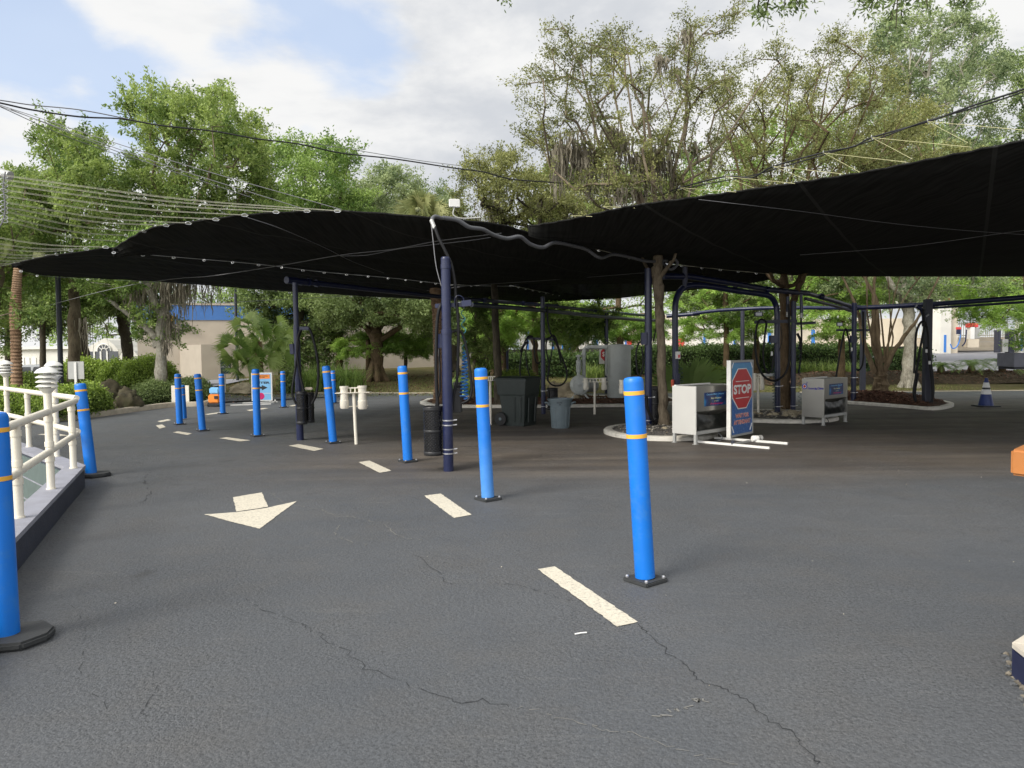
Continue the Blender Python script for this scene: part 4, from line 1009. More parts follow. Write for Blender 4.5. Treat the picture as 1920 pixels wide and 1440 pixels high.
MB().bar(D(579, 726, d0+.08), D(579, 731, d0+.08), .13, .06).build('basket_lid', M['cream_wall'], s, bevel=.01)

# --- overhead pipes
def P_at(px, py, z): return H(px, py, z)
pw = thing('overhead_pipe', 'long navy overhead pipe running from the leftmost post to the tree', 'pipe', H(537, 525, 2.72))
MB().tube([H(537, 525, 2.72), H(575, 529, 2.72)], .060, 16).build('pipe_end', M['navy'], pw)
MB().tube([H(px, py, 2.72) for px, py in ((575, 529), (700, 543), (840, 558), (950, 567), (1030, 573), (1110, 582), (1213, 592))], .048, 16).build('pipe', M['navy'], pw)
for px, py in ((563, 528), (578, 529), (592, 531), (908, 563), (980, 569), (1042, 574.5)):
    c = H(px, py, 2.72); c2 = H(px+3, py+.3, 2.72); MB().tube([c, c2], .066, 16).build('pipe_coupling', M['navy'], pw)
pw = thing('overhead_pipe', 'second navy overhead pipe just below the long one, starting at the tallest post', 'pipe', D(884, 571, 13.5))
MB().tube([D(px, py, d) for px, py, d in ((884, 571, 13.5), (950, 576, 15.2), (1020, 582, 17.2), (1110, 592, 19.6), (1213, 601, 22.5), (1240, 600, 24))], .045, 14).build('pipe', M['navy'], pw)
# --- station 2: post with T bracket behind the bins
def tstation(name_label, base, topz, r, arm, hoses, floods=(), boxes=(), clamps=(), d=None, drops=(), arm_m='gunmetal', coils=()):
    B = G(*base) if d is None else L(base[0], d)*np.array([1, 1, 0]); d_ = B[1]
    s = thing('vacuum_post', name_label, 'vacuum station', B, 'navy vacuum posts'); pole(s, B, 0, topz, r, cap=False)
    for a in arm: MB().bar(D(a[0], a[1], d_+.1), D(a[2], a[3], d_+.1), .06, a[4]).build('bracket_arm', M[arm_m], s, bevel=.004)
    for hp, rr in hoses: hose(s, hp, d_, rr)
    for fx, fy in floods:
        c = D(fx, fy, d_); MB().box(c, (.15, .04, .10)).build('floodlight', M['gunmetal'], s, bevel=.006)
        MB().box(c+[0, -.024, 0], (.12, .006, .07)).build('floodlight_lens', M['lens'], s); MB().tube([c-[0, 0, .05], c-[0, 0, .11]], .01, 8).build('floodlight_stem', M['gunmetal'], s)
    for bx, by, w_, h_ in boxes: MB().box(D(bx, by, d_-.05), (w_, .09, h_)).build('control_box', M['navy'], s, bevel=.008)
    for py in clamps: clamp(s, (B[0], B[1], zat(base[0], py, d_)), r)
    for x0, y0, x1, y1, rr, m in drops: MB().tube([D(x0, y0, d_+.1), D(x1, y1, d_+.1)], rr, 12).build('drop_pipe', M[m], s)
    for c in coils: coil(s, D(c[0], c[1], d_-.05), D(c[2], c[3], d_-.05), c[4], c[4], c[5], 'coil_dark', .005)
    return s, B
s, B = tstation('slim navy post with T bracket and two hose loops behind the grey bin', (1019, 776), 2.70, .052, [(988, 634, 1044, 637, .055)],
 [([(990, 645), (988, 634), (994, 630), (1000, 634), (1002, 650), (1003, 672), (1008, 681), (1016, 676)], .019), ([(998, 631), (988, 634), (981, 650), (976, 675), (975, 700), (980, 716)], .018),
  ([(990, 640), (986, 660), (989, 690), (993, 705), (992, 715)], .015), ([(1026, 574), (1027, 600), (1031, 622), (1038, 634), (1046, 652), (1052, 680)], .021),
  ([(1034, 633), (1026, 636), (1024, 655), (1030, 685), (1028, 702), (1026, 712)], .018), ([(1030, 634), (1036, 629), (1042, 634), (1050, 660), (1061, 690), (1062, 710), (1052, 722), (1036, 722), (1026, 712)], .020), ([(1036, 640), (1034, 665), (1028, 690), (1028, 715)], .013)],
 clamps=(733, 762))
hb = D(1036, 745, B[1]+.15); basket(s, (hb[0], hb[1], zat(1036, 768, B[1]+.2)), .125, .50)
hose(s, [(990, 640), (982, 648), (976, 660)], B[1]-.05, .03)
# plain support posts further back
for (px, pyb, d_, zt, lab) in ((950, 686, 26, 2.55, 'plain navy support post behind the round clipped bush left of the T bracket post'), (1137, 700, 24.5, 2.7, 'plain navy support post rising behind the grey green tank'), (1392, 700, 24, 2.8, 'plain dark support post rising behind the STOP sign')):
    p = L(px, d_); o = MB().lathe([(.065, 0), (.065, zt)], (p[0], p[1], gz(p[0], p[1])-.05), 18).build('support_post', M['navy'] if px < 1300 else M['gunmetal']); tag(o, lab, 'post')
# --- station 3: post at the first tree
s, B = tstation('thick navy post beside the leaning tree trunk behind the nearest bollard', (1216, 808), 2.92, .066, [],
 [([(1207, 645), (1199, 642), (1193, 660), (1194, 690), (1199, 712)], .017), ([(1203, 650), (1206, 680), (1201, 705), (1199, 716)], .014), ([(1225, 640), (1231, 610), (1229, 600)], .012),
  ([(1212, 742, -.1), (1214, 765, -.1), (1226, 790, -.1), (1242, 801, -.1), (1258, 806, -.1)], .026), ([(1258, 813, -.2), (1245, 820, -.2), (1228, 818, -.2), (1219, 806, -.2), (1224, 795, -.2), (1233, 789, 0), (1236, 770, .2)], .026)],
 boxes=((1207, 635, .10, .22),), clamps=(745, 788))
hb = D(1230, 730, B[1]+.5); basket(s, (hb[0], hb[1], .15), .12, .62)
# --- arch pipe over the middle
ar = thing('arch_pipe', 'navy arch of bent pipe spanning from leaning trunk island to the second tree', 'pipe', D(1268, 790, 14.6))
A = [(1269, 800, 14.5), (1267, 720, 14.5), (1266, 640, 14.5), (1266, 580, 14.5), (1269, 558, 14.52), (1278, 543, 14.55), (1294, 535, 14.6), (1330, 537, 14.9), (1380, 545, 15.3), (1430, 552, 15.75), (1445, 557, 15.9), (1454, 570, 16), (1457, 590, 16), (1457, 640, 16), (1457.5, 700, 16), (1458, 783, 16)]
pth = [D(*a) for a in A]; pth[0][2] = 0; pth[-1][2] = 0
MB().tube(catmull(pth, 6), .060, 20).build('arch', M['navy'], ar)
b0 = pth[0]; MB().lathe([(.066, 0), (.066, 1.0)], (b0[0], b0[1], 0), 20).build('lower_sleeve', M['navy'], ar)
for py in (724, 762): clamp(ar, (pth[-1][0], pth[-1][1], zat(1458, py, 16)), .062)
bx = D(1271, 666, 14.4); MB().box(bx, (.09, .05, .14)).build('switch_box', M['sign_white'], ar, bevel=.004); MB().box(bx+[.015, -.03, -.02], (.03, .01, .06)).build('red_switch', M['red_bright'], ar)
MB().tube([D(1261, 712, 14.4), D(1261, 725, 14.4)], .03, 10).build('orange_cap', M['orange_red'], ar)
coil(ar, D(1275, 685, 14.5), D(1277, 725, 14.5), .04, .05, 5, 'coil_dark', .006)
s, B = thing('vacuum_bracket', 'dark bracket bar with floodlight and big hose loop on the arch leg at second tree', 'vacuum station', pth[-1], 'navy vacuum posts'), pth[-1]
dd = 15.85
MB().bar(D(1415, 604, dd), D(1494, 602, dd), .06, .065).build('bracket_arm', M['gunmetal'], s, bevel=.004)
for hp, rr in (([(1423, 602), (1419, 612), (1416, 640), (1419, 675), (1428, 700), (1442, 712), (1456, 713), (1470, 703), (1478, 685), (1481, 655), (1480, 600), (1478, 570)], .023), ([(1418, 612), (1424, 600), (1432, 600), (1437, 606), (1434, 630), (1431, 670), (1436, 694), (1442, 699), (1448, 690), (1450, 665)], .021),
               ([(1460, 660), (1466, 640), (1464, 612)], .008), ([(1452, 650), (1444, 668), (1447, 690)], .008)): hose(s, hp, dd-.05, rr)
MB().box(D(1450, 636, dd-.05), (.16, .12, .16)).build('control_box', M['navy'], s, bevel=.01); MB().box(D(1447, 663, dd-.1), (.035, .03, .09)).build('white_connector', M['sign_white'], s)
c = D(1422, 589, dd); MB().box(c, (.17, .05, .10)).build('floodlight', M['gunmetal'], s, bevel=.006); MB().box(c+[0, -.03, 0], (.13, .006, .065)).build('floodlight_lens', M['lens'], s)
coil(s, D(1451, 690, dd), D(1452, 770, dd), .028, .035, 14, 'coil_dark', .006)
for (x0, y0, x1, y1) in ((1477, 556, 1477, 588), (1502, 552, 1503, 590)): MB().tube([D(x0, y0, dd), D(x1, y1, dd)], .032, 12).build('drop_pipe', M['navy'], s); MB().tube([D(x1, y1-3, dd-.0), D(x1, y1+6, dd)], .036, 12).build('drop_coupling', M['steel_matt'], s)
# station 6
s, B = tstation('navy post right of the second tree trunk with a coiled dark hose', (1487, 770), 2.78, .058, [(1490, 607, 1529, 605, .06)], [([(1502, 596), (1503, 640), (1500, 680), (1497, 700)], .02), ([(1495, 625), (1501, 640), (1498, 655)], .03)], clamps=(726, 761), coils=((1498, 650, 1500, 782, .03, 16),))
# upper pipe
up_ = thing('overhead_pipe', 'heavy dark overhead pipe running right under the black sail to the corner post', 'pipe', D(1243, 518, 14.2))
U = [(1243, 518, 14.2), (1290, 518, 14.6), (1360, 529, 15.4), (1440, 543, 16.5), (1515, 550, 17.6), (1560, 563, 18.8), (1603, 577, 20)]
MB().tube([D(*u) for u in U[:5]], .062, 16).build('pipe', M['navy'], up_); MB().tube([D(*u) for u in U[4:]], .055, 16).build('pipe', M['navy'], up_)
MB().tube([D(1510, 560, 17.6), D(1560, 572, 18.8), D(1600, 584, 20)], .04, 12).build('lower_pipe', M['gunmetal'], up_)
for px, py, d_ in ((1379, 533, 15.7), (1438, 543, 16.4), (1540, 556, 18.1)): MB().tube([D(px-3, py-.5, d_), D(px+4, py+.8, d_)], .074, 16).build('pipe_coupling', M['navy'], up_)
MB().tube([D(1284, 500, 14.5), D(1284, 540, 14.55)], .05, 12).build('riser', M['navy'], up_)
fp = thing('overhead_pipe', 'far navy pipe crossing behind the tree trunks', 'pipe', H(1250, 592, 2.72))
MB().tube([D(px, py, d) for px, py, d in ((1250, 593, 24.5), (1275, 591, 24.3), (1312, 588, 24))], .062, 14).build('pipe', M['navy'], fp)
MB().tube(catmull([D(px, py, d) for px, py, d in ((1300, 588, 24), (1340, 583, 23.6), (1400, 579, 23), (1480, 577, 22.4), (1600, 578, 21))], 5), .055, 14).build('pipe', M['navy'], fp)
# station 7, corner
s, B = tstation('navy corner post with bracket and floodlight near the stainless cabinet with purple writing', (1600, 757), 2.60, .062, [(1568, 619, 1630, 619, .055)],
 [([(1590, 622), (1584, 618), (1577, 650), (1567, 710)], .022), ([(1587, 618), (1592, 640), (1596, 675), (1605, 692), (1614, 690), (1619, 670), (1619, 620), (1619, 585)], .023), ([(1592, 625), (1600, 640), (1612, 632)], .010)],
 floods=((1574, 608),), boxes=((1600, 636, .16, .18),), clamps=(708, 736), drops=((1619, 582, 1619, 615, .04, 'navy'),))
MB().box(D(1597, 655, B[1]-.12), (.03, .03, .09)).build('white_connector', M['sign_white'], s)
rp_ = thing('overhead_pipe', 'dark overhead pipe running off to the right picture edge', 'pipe', D(1600, 577, 20))
MB().tube(catmull([D(px, py, d) for px, py, d in ((1600, 577, 20), (1640, 576, 19.8), (1737, 571, 19), (1850, 563, 18.2), (1925, 557, 17.7), (2150, 536, 16.3))], 4), .062, 16).build('pipe', M['navy'], rp_)
MB().tube([D(px, py, d) for px, py, d in ((1740, 578, 19), (1850, 571, 18.2), (1925, 566, 17.7), (2150, 548, 16.3))], .03, 12).build('lower_pipe', M['navy'], rp_)
for px, py, d_ in ((1606, 577, 19.9), (1748, 570.5, 18.95)): MB().tube([D(px-4, py, d_), D(px+4, py, d_)], .075, 16).build('pipe_coupling', M['navy'], rp_)
# square post with hanging loops
B = G(1737, 764); d_ = B[1]; s = thing('vacuum_post', 'square charcoal post with two long hanging hose loops at the mulch island', 'vacuum station', B, 'navy vacuum posts')
MB().box((B[0], B[1], 1.29), (.155, .155, 2.6)).build('square_post', M['gunmetal'], s, bevel=.004)
for hp, rr in (([(1731, 580, .0), (1733, 610), (1726, 650), (1718, 700), (1713, 735), (1718, 755), (1728, 763), (1742, 758), (1750, 738), (1748, 700), (1742, 660), (1740, 625), (1735, 605), (1726, 605), (1718, 625), (1716, 660), (1714, 700)], .026), ([(1722, 700), (1716, 740), (1724, 766), (1736, 768), (1747, 758), (1748, 730), (1744, 690), (1738, 650)], .022)): hose(s, hp, d_-.18, rr)
for px, py in ((1737, 658), (1743, 680)): MB().box(D(px, py, d_-.22), (.04, .03, .08)).build('white_tag', M['sign_white'], s)
c = D(1738, 592, d_-.12); MB().tube([c-[.03, 0, .02], c+[.04, 0, .03]], .02, 10).build('hook', M['steel_bright'], s)
MB().tube(catmull(hpath([(1718, 574), (1727, 580), (1732, 592), (1732, 612)], d_-.1), 5), .045, 12).build('drop_elbow', M['navy'], s)
o = MB().box(L(1618, 22.5)*np.array([1, 1, 0])+[0, 0, 1.3], (.13, .13, 2.6)).build('support_post', M['gunmetal']); tag(o, 'square grey post just behind the corner post with floodlight', 'post')

# ---------------------------------------------------------------- white cup stands
def cup_stand(base, label, arm, tubes, tl=None, capx=None):
    B = G(*base); d_ = B[1]; s = thing('cup_stand', label, 'stand', B, 'white pipe cup stands')
    ap = (arm[0]+arm[2])/2; tp = D(arm[4], (arm[1]+arm[3])/2, d_)
    MB().tube([B, tp], .026, 14).build('post', M['pvc'], s)
    a, b = D(arm[0], arm[1], d_), D(arm[2], arm[3], d_); MB().bar(a, b, .18, .012).build('tray', M['pvc'], s, bevel=.003)
    up = np.array([0, 0, .075]); m = MB().bar(a+(b-a)*.12+up, a+(b-a)*.88+up, .02, .02)
    for t in (.3, .42, .55, .68): m.bar(a+(b-a)*t, a+(b-a)*t+up, .02, .015)
    m.build('rack_bar', M['pvc'], s)
    for (px, y0, y1, w) in tubes:
        c0, c1 = D(px, y0, d_-.02), D(px+ (1 if len(tubes) > 1 else 0), y1, d_-.02); r = w*d_/F/2
        d0_ = c1-c0; MB().tube([c0, c0+d0_*.10, c0+d0_*.10, c0+d0_*.62, c0+d0_*.64, c1-d0_*.06, c1], [r*1.1, r*1.1, r*.95, r*.98, r*1.1, r*1.1, r*.9], 22).build('tube', M['pvc'], s)
    return s
cup_stand((668, 833), 'nearest white cup stand with two hanging tubes, left of the large perforated basket', (630, 737, 695, 735, 663), [(645, 724, 766, 15), (679, 723, 767, 16)])
cup_stand((920, 796), 'white cup stand half hidden behind the bollard left of the wheeled bin', (905, 714, 932, 713, 919), [])
cup_stand((1115, 777), 'white cup stand in front of the grey green blower and tank', (1092, 716, 1140, 716, 1115), [(1098, 709, 731, 9.5), (1132, 708, 731, 9.5)])
cup_stand((1422, 782), 'white cup stand with tubes just right of the STOP sign', (1408, 709, 1440, 707, 1421), [(1414, 700, 732, 8), (1428, 702, 731, 8)])
cup_stand((1181, 800), 'white cup stand hidden behind the nearest bollard', (1160, 722, 1200, 721, 1180), [(1166, 712, 738, 10)])

# ---------------------------------------------------------------- bins
B = G(968, 800); s = thing('wheeled_bin', 'large dark green wheeled rubbish bin with closed lid', 'bin', B); dB = B[1]
u = np.array([.85, -.53, 0]); u /= np.linalg.norm(u); v = np.array([-u[1], u[0], 0])     # u: handle side -> front
cc_ = D(969, 800, dB+.34)*np.array([1, 1, 0])
def bx(a, b, z): return cc_+u*a+v*b+Z*z
def ring_(x0, x1, y, z): return [bx(x0, -y, z), bx(x1, -y, z), bx(x1, y, z), bx(x0, y, z)]
mb = MB(); lv = [(-.16, .30, .23, .0), (-.17, .31, .235, .10), (-.235, .35, .265, .60), (-.27, .36, .275, .61), (-.30, .385, .295, .90)]
V = []; 
for l in lv: V += ring_(*l)
mb.add(V, [(i*4+k, i*4+(k+1) % 4, i*4+4+(k+1) % 4, i*4+4+k) for i in range(len(lv)-1) for k in range(4)]+[(3, 2, 1, 0)])
mb.build('bin_body', M['bin_green'], s, bevel=.02, seg=3)
r_ = MB(); 
for k in (-1, 1): r_.bar(bx(.10, k*.245, .08), bx(.12, k*.268, .57), .03, .02); r_.bar(bx(.24, k*.245, .08), bx(.27, k*.272, .57), .03, .02)
r_.bar(bx(.335, -.12, .08), bx(.36, -.13, .55), .02, .04); r_.bar(bx(.335, .12, .08), bx(.36, .13, .55), .02, .04); r_.bar(bx(.33, -.12, .42), bx(.33, .12, .42), .06, .02)
r_.build('body_rib', M['bin_green'], s, bevel=.004)
V = ring_(-.32, .41, .315, .895)+ring_(-.32, .41, .315, .925)+ring_(-.27, .34, .26, .965)
MB().add(V, [(i*4+k, i*4+(k+1) % 4, i*4+4+(k+1) % 4, i*4+4+k) for i in range(2) for k in range(4)]+[(3, 2, 1, 0), (8, 9, 10, 11)]).build('lid', M['bin_green'], s, bevel=.012)
MB().tube([bx(-.37, -.26, .90), bx(-.37, .26, .90)], .017, 12).bar(bx(-.31, -.25, .89), bx(-.38, -.25, .90), .03, .03).bar(bx(-.31, .25, .89), bx(-.38, .25, .90), .03, .03).build('handle', M['bin_green'], s)
for k in (-1, 1):
    c = bx(-.20, k*.275, .135); wv = v*k
    w_ = MB().lathe([(.105, -.025), (.13, -.022), (.135, 0), (.13, .022), (.105, .025)], c, 28, axis=v).build('wheel', M['tyre'], s)
    sp_ = MB(); sp_.lathe([(.03, -.028), (.03, .028)], c, 14, axis=v)
    for a in range(7):
        e = math.cos(a*2*PI/7)*u+math.sin(a*2*PI/7)*Z; sp_.bar(c+e*.02, c+e*.11, .02, .02)
    sp_.build('spokes', M['bin_grey'], w_)
B = G(1052, 804); s = thing('rubbish_can', 'round grey rubbish can with side handles beside the slim navy post', 'bin', B)
c = np.array([B[0], B[1]+.2, 0])
MB().lathe([(.165, .0), (.172, .02), (.198, .42), (.205, .425), (.222, .52), (.232, .525), (.238, .54), (.236, .558), (.222, .56), (.215, .54), (.19, .40), (.165, .06)], c, 40, capt=True).build('can_body', M['bin_grey'], s)
rb = MB()
for a in range(-2, 3):
    t = -PI/2+a*.55; e = np.array([math.cos(t), math.sin(t), 0]); rb.bar(c+e*.170+Z*.04, c+e*.196+Z*.40, .012, .02)
rb.build('body_rib', M['bin_grey'], s)
for k in (-1, 1):
    h_ = MB(); e = np.array([k, -.15, 0]); e /= np.linalg.norm(e); t_ = np.array([-e[1], e[0], 0])
    h_.tube(catmull([c+e*.21-t_*.07+Z*.47, c+e*.275-t_*.06+Z*.49, c+e*.285+Z*.47, c+e*.275+t_*.06+Z*.49, c+e*.21+t_*.07+Z*.47], 4), .014, 8)
    h_.bar(c+e*.21+Z*.43, c+e*.265+Z*.49, .06, .02); h_.build('handle', M['bin_grey'], s)
FM = face_frame(c+np.array([0, -.228, 0]), (1, 0, 0), (0, -1, 0))
text('lettering', 'BRUTE', FM, -.03, .49, .10, .022, M['ink'], s, .02); text('lettering', '20', FM, -.02, .455, .04, .018, M['ink'], s, .02)

# ---------------------------------------------------------------- vacuum machine: blower and tank
dm = 21.3; kz = .06
def Mz(px, py, d=dm): return D(px, py, d)
t0 = Mz(1161, 751); s = thing('vacuum_tank', 'tall grey green cylindrical tank connected by pipe to a blower', 'tank', (t0[0], dm, kz))
rt = 22*dm/F; zb = zat(1161, 745, dm); zt = zat(1161, 647, dm)
MB().lathe([(rt*.98, zb), (rt, zb+.02), (rt, zt-.015), (rt*1.02, zt-.012), (rt*1.02, zt), (rt*.96, zt+.01), (.01, zt+.03)], (t0[0], dm, 0), 48, capt=False).build('tank_shell', M['greygreen'], s)
for a in (-.8, .8, 2.3, -2.3): MB().box((t0[0]+math.sin(a)*rt*.8, dm-math.cos(a)*rt*.8, zb/2+.02), (.06, .06, zb)).build('leg', M['greygreen'], s)
pr = .055
MB().tube(catmull([Mz(1142, 651), Mz(1120, 651), Mz(1104, 651), Mz(1097, 654), Mz(1094.5, 662), Mz(1094.5, 690), Mz(1094.5, 712)], 5), pr*1.05, 16).build('inlet_pipe', M['greygreen'], s)
for px, py, q in ((1136, 651, 0), (1103, 651.2, 0), (1094.5, 664, 1)):
    c = Mz(px, py); ax = np.array([1, 0, 0]) if q == 0 else Z; MB().tube([c-ax*.03, c+ax*.03], pr*1.3, 16).build('pipe_flange', M['greygreen'], s)
MB().tube([Mz(1180, 651), Mz(1187, 651)], .06, 12).build('outlet_stub', M['greygreen'], s)
MB().tube(catmull([Mz(1137, 655, dm-.2), Mz(1136.5, 680, dm-.2), Mz(1136.5, 702, dm-.2), Mz(1140, 704, dm-.2)], 4), .022, 10).build('side_tube', M['greygreen'], s)
bm_ = Mz(1090, 722); s = thing('blower', 'round grey green blower with capped filter and motor beside the tank', 'machine', (bm_[0], dm, kz))
cB = Mz(1087, 722, dm-.25); ax = np.array([-.25, -1, 0]); ax /= np.linalg.norm(ax)
MB().lathe([(.20, -.14), (.27, -.10), (.285, -.02), (.27, .05), (.19, .085), (.185, .10), (.06, .105), (.055, .12), (.01, .125)], cB, 40, axis=ax, capt=False).build('fan_housing', M['greygreen'], s)
o_ = MB(); 
for a in range(8): 
    e = a*PI/4; uu, vv, _ = frame_of(ax); o_.lathe([(.014, .05), (.014, .075)], cB+(uu*math.cos(e)+vv*math.sin(e))*.235, 8, axis=ax)
o_.build('bolt', M['steel_matt'], s)
mo = MB().lathe([(.16, 0), (.18, .03), (.18, .40), (.14, .44)], cB-ax*.12+np.array([.12, 0, -.02]), 24, axis=-ax+np.array([.9, 0, 0])); mo.build('motor', M['greygreen'], s)
fn = MB()
for k in range(7): q = cB-ax*.12+np.array([.12, 0, -.02])+(-ax+np.array([.9, 0, 0]))/np.linalg.norm(-ax+np.array([.9, 0, 0]))*(.05+.05*k); fn.lathe([(.18, -.006), (.20, -.006), (.20, .006), (.18, .006)], q, 24, axis=-ax+np.array([.9, 0, 0]))
fn.build('cooling_fin', M['steel_matt'], s)
f_ = Mz(1085, 705, dm-.1); fx, fy = f_[0], f_[1]
MB().lathe([(.05, zat(1085, 712, dm)), (.05, zat(1085, 698, dm)), (.075, zat(1085, 697, dm)), (.075, zat(1085, 676, dm)), (.04, zat(1085, 674, dm)), (.04, zat(1085, 668, dm))], (fx, fy, 0), 20).build('filter', M['greygreen'], s)
z_ = zat(1085, 665, dm); MB().lathe([(.085, z_-.06), (.07, z_-.02), (.01, z_+.01)], (fx, fy, 0), 20).build('filter_cap', M['greygreen'], s)
mb = MB(); zl = zat(1087, 748, dm)
for k in (-1, 1): mb.bar(cB+np.array([k*.08, .0, -.2]), np.array([cB[0]+k*.26, cB[1], zl]), .05, .05); mb.bar(np.array([cB[0]+k*.26, cB[1]-.1, zl]), np.array([cB[0]+k*.26, cB[1]+.5, zl]), .06, .04)
mb.bar(np.array([cB[0]-.3, cB[1], zl+.02]), np.array([cB[0]+.75, cB[1]+.2, zl+.02]), .06, .04).box((cB[0], cB[1], zl/2), (.10, .1, zl)).box((cB[0]+.6, cB[1]+.25, zl/2+.02), (.08, .1, zl+.02))
mb.build('stand', M['greygreen'], s)

# ---------------------------------------------------------------- mat cleaner cabinets
U_ = np.array([.74, .67, 0]); U_ /= np.linalg.norm(U_); W_ = np.array([-U_[1], U_[0], 0])
def cabinet(K0, label, lenu, lenw, h, logo):
    s = thing('mat_cleaner', label, 'machine', K0, 'mat cleaning cabinets'); K0 = np.array(K0)
    def p(a, b, z): return K0+U_*a+W_*b+Z*z
    lg = h*.165; ang = math.atan2(U_[1], U_[0])
    def bxx(a0, a1, b0, b1, z0, z1, m, name, bev=.004): return MB().box(p((a0+a1)/2, (b0+b1)/2, (z0+z1)/2), (a1-a0, b1-b0, z1-z0), ang).build(name, M[m], s, bevel=bev)
    bxx(-.004, .022, 0, lenw, lg, h, 'steel' if logo else 'steel_w', 'left_panel'); bxx(lenu-.022, lenu+.02, 0, lenw, lg*.9, h, 'steel', 'right_panel')
    bxx(.022, lenu-.022, .012, .035, h*.56, h-.01, 'steel', 'front_panel'); bxx(.022, lenu-.022, lenw-.02, lenw, lg, h-.02, 'steel', 'back_panel')
    bxx(.022, lenu-.022, .0, lenw-.02, lg, lg+.05, 'steel_matt', 'bottom_rail')
    bxx(.03, lenu-.03, .10, lenw-.03, h-.12, h-.10, 'gunmetal', 'top_deck')
    bxx(.022, lenu-.022, lenw-.05, lenw-.02, h-.015, h+.012, 'sign_white', 'roller'); bxx(.022, lenu-.022, .30*lenw, .36*lenw, h-.03, h-.01, 'steel_matt', 'roller')
    for a, b in ((0, 0), (0, lenw-.05), (lenu-.04, 0), (lenu-.04, lenw-.05)):
        bxx(a, a+.045, b, b+.045, .0, lg+.03, 'steel_matt', 'leg'); bxx(a-.02, a+.06, b-.015, b+.06, .0, .006, 'steel_matt', 'foot')
    # bag in the opening
    bg_ = MB(); n = 14; V = []
    for j in range(9):
        for i in range(n):
            t = i/(n-1); zz_ = lg+.055+(h*.56-lg-.08)*(j/8); sagz = -.05*math.sin(PI*t)*(j/8)
            V.append(p(.03+(lenu-.06)*t, .045-.03*math.sin(PI*t)*math.sin(PI*j/8)+.012*math.sin(i*2.1+j*1.3), zz_+sagz))
    bg_.add(V, [(j*n+i, j*n+i+1, (j+1)*n+i+1, (j+1)*n+i) for j in range(8) for i in range(n-1)], 0, True); bg_.build('collection_bag', M['plastic_bag'], s)
    FM = face_frame(p(0, .010, 0), U_, -W_); x0, x1, y0, y1 = lenu*.24, lenu*.83, h*.64, h*.88
    MB().box(((x0+x1)/2, (y0+y1)/2, .002), (x1-x0, y1-y0, .006), M=FM).build('instruction_panel', M['screen'], s); cx = (x0+x1)/2
    text('lettering', 'Carpet Mat Cleaner', FM, cx, y1-.035, (x1-x0)*.85, .034, M['sky_blue'], s, .02, .006, .2); text('lettering', 'Rug Beater', FM, cx+.02, (y0+y1)/2+.01, (x1-x0)*.5, .032, M['cream_text'], s, .02, .006, .2)
    text('lettering', '& Washer', FM, cx+.03, (y0+y1)/2-.035, (x1-x0)*.22, .014, M['cream_text'], s, .02, .006); text('lettering', 'Professional', FM, cx+.03, y0+.035, (x1-x0)*.6, .028, M['pink'], s, .02, .006, .4)
    LM = face_frame(p(-.006, lenw, 0), -W_, -U_)
    if logo:
        cx, cy = lenw*.13, h*.83; lo = MB()
        for r0, r1, m_, z in ((0, .055, 'purple', .001), (0, .036, 'sign_white', .002), (0, .026, 'red', .003)):
            MB().slab([(cx+r1*math.cos(a), cy+r1*math.sin(a)) for a in np.linspace(0, 2*PI, 25)[:-1]], 0, z, M=LM).build('logo_disc', M[m_], s)
        MB().slab([(cx+.03, cy+.05), (cx+.045, cy+.08), (cx+.04, cy+.10), (cx+.055, cy+.085), (cx+.045, cy+.05)], 0, .002, M=LM).build('logo_flame', M['purple'], s)
        st_ = 'Carpet Mat Cleaner'; 
        text('lettering', 'Carpet', LM, lenw*.42, h*.785, lenw*.27, .048, M['purple'], s, .03, .002, .25); text('lettering', 'Mat', LM, lenw*.635, h*.788, lenw*.13, .048, M['purple'], s, .03, .002, .25); text('lettering', 'Cleaner', LM, lenw*.85, h*.80, lenw*.27, .048, M['purple'], s, .03, .002, .25)
    return s, p
M['steel_w'] = mat('pale brushed steel side', (.62, .61, .57), .38, metal=.35, var=.04, vs=2)
K1 = G(1305, 834); s, p = cabinet(K1, 'stainless mat cleaner with plain pale side panel partly behind the STOP sign', 1.02, .44, .90, False)
MB().tube(catmull([p(.75, .1, .14), p(.7, -.02, .05), p(.5, -.05, .01), p(.3, .1, .012)], 5), .008, 6).build('power_cord', M['wire'], s)
K2 = G(1545, 798); s, p = cabinet(K2, 'stainless mat cleaner with purple writing and round logo on its side', .98, .44, .88, True)
MB().tube(catmull([p(.45, .2, .15), p(.4, .1, .04), p(.2, .1, .03), p(.1, .3, .01)], 5), .007, 6).build('power_cord', M['cable'], s)

# ---------------------------------------------------------------- STOP sign board
bl_, br_ = D(1369.5, 819, 11.8), D(1412, 814, 12.42); zB = (bl_[2]+br_[2])/2; zT = zat(1369, 676, 11.8)
o0 = np.array([bl_[0], bl_[1], zB]); uu = np.array([br_[0]-bl_[0], br_[1]-bl_[1], 0]); wS = np.linalg.norm(uu); uu /= wS; nn = np.array([uu[1], -uu[0], 0]); hS = zT-zB
s = thing('stop_sign', 'tall framed roadside board reading STOP WAIT FOR ATTENDANT', 'sign', (o0+uu*wS/2)*np.array([1, 1, 0]))
FM = face_frame(o0, uu, nn)
MB().box((wS/2, hS/2, -.035), (wS-.01, hS-.01, .05), M=FM).build('board_core', M['white'], s)
fr = .035
m_ = MB(); m_.box((fr/2, hS/2, -.03), (fr, hS, .07), M=FM); m_.box((wS-fr/2, hS/2, -.03), (fr, hS, .07), M=FM); m_.box((wS/2, fr/2, -.0295), (wS-2*fr, fr, .068), M=FM); m_.box((wS/2, hS-fr/2, -.0295), (wS-2*fr, fr, .068), M=FM); m_.build('frame', M['steel_matt'], s, bevel=.003)
m_ = MB().box((-.003, hS/2, -.03), (.006, hS, .068), M=FM); m_.build('side_strip', M['white'], s)
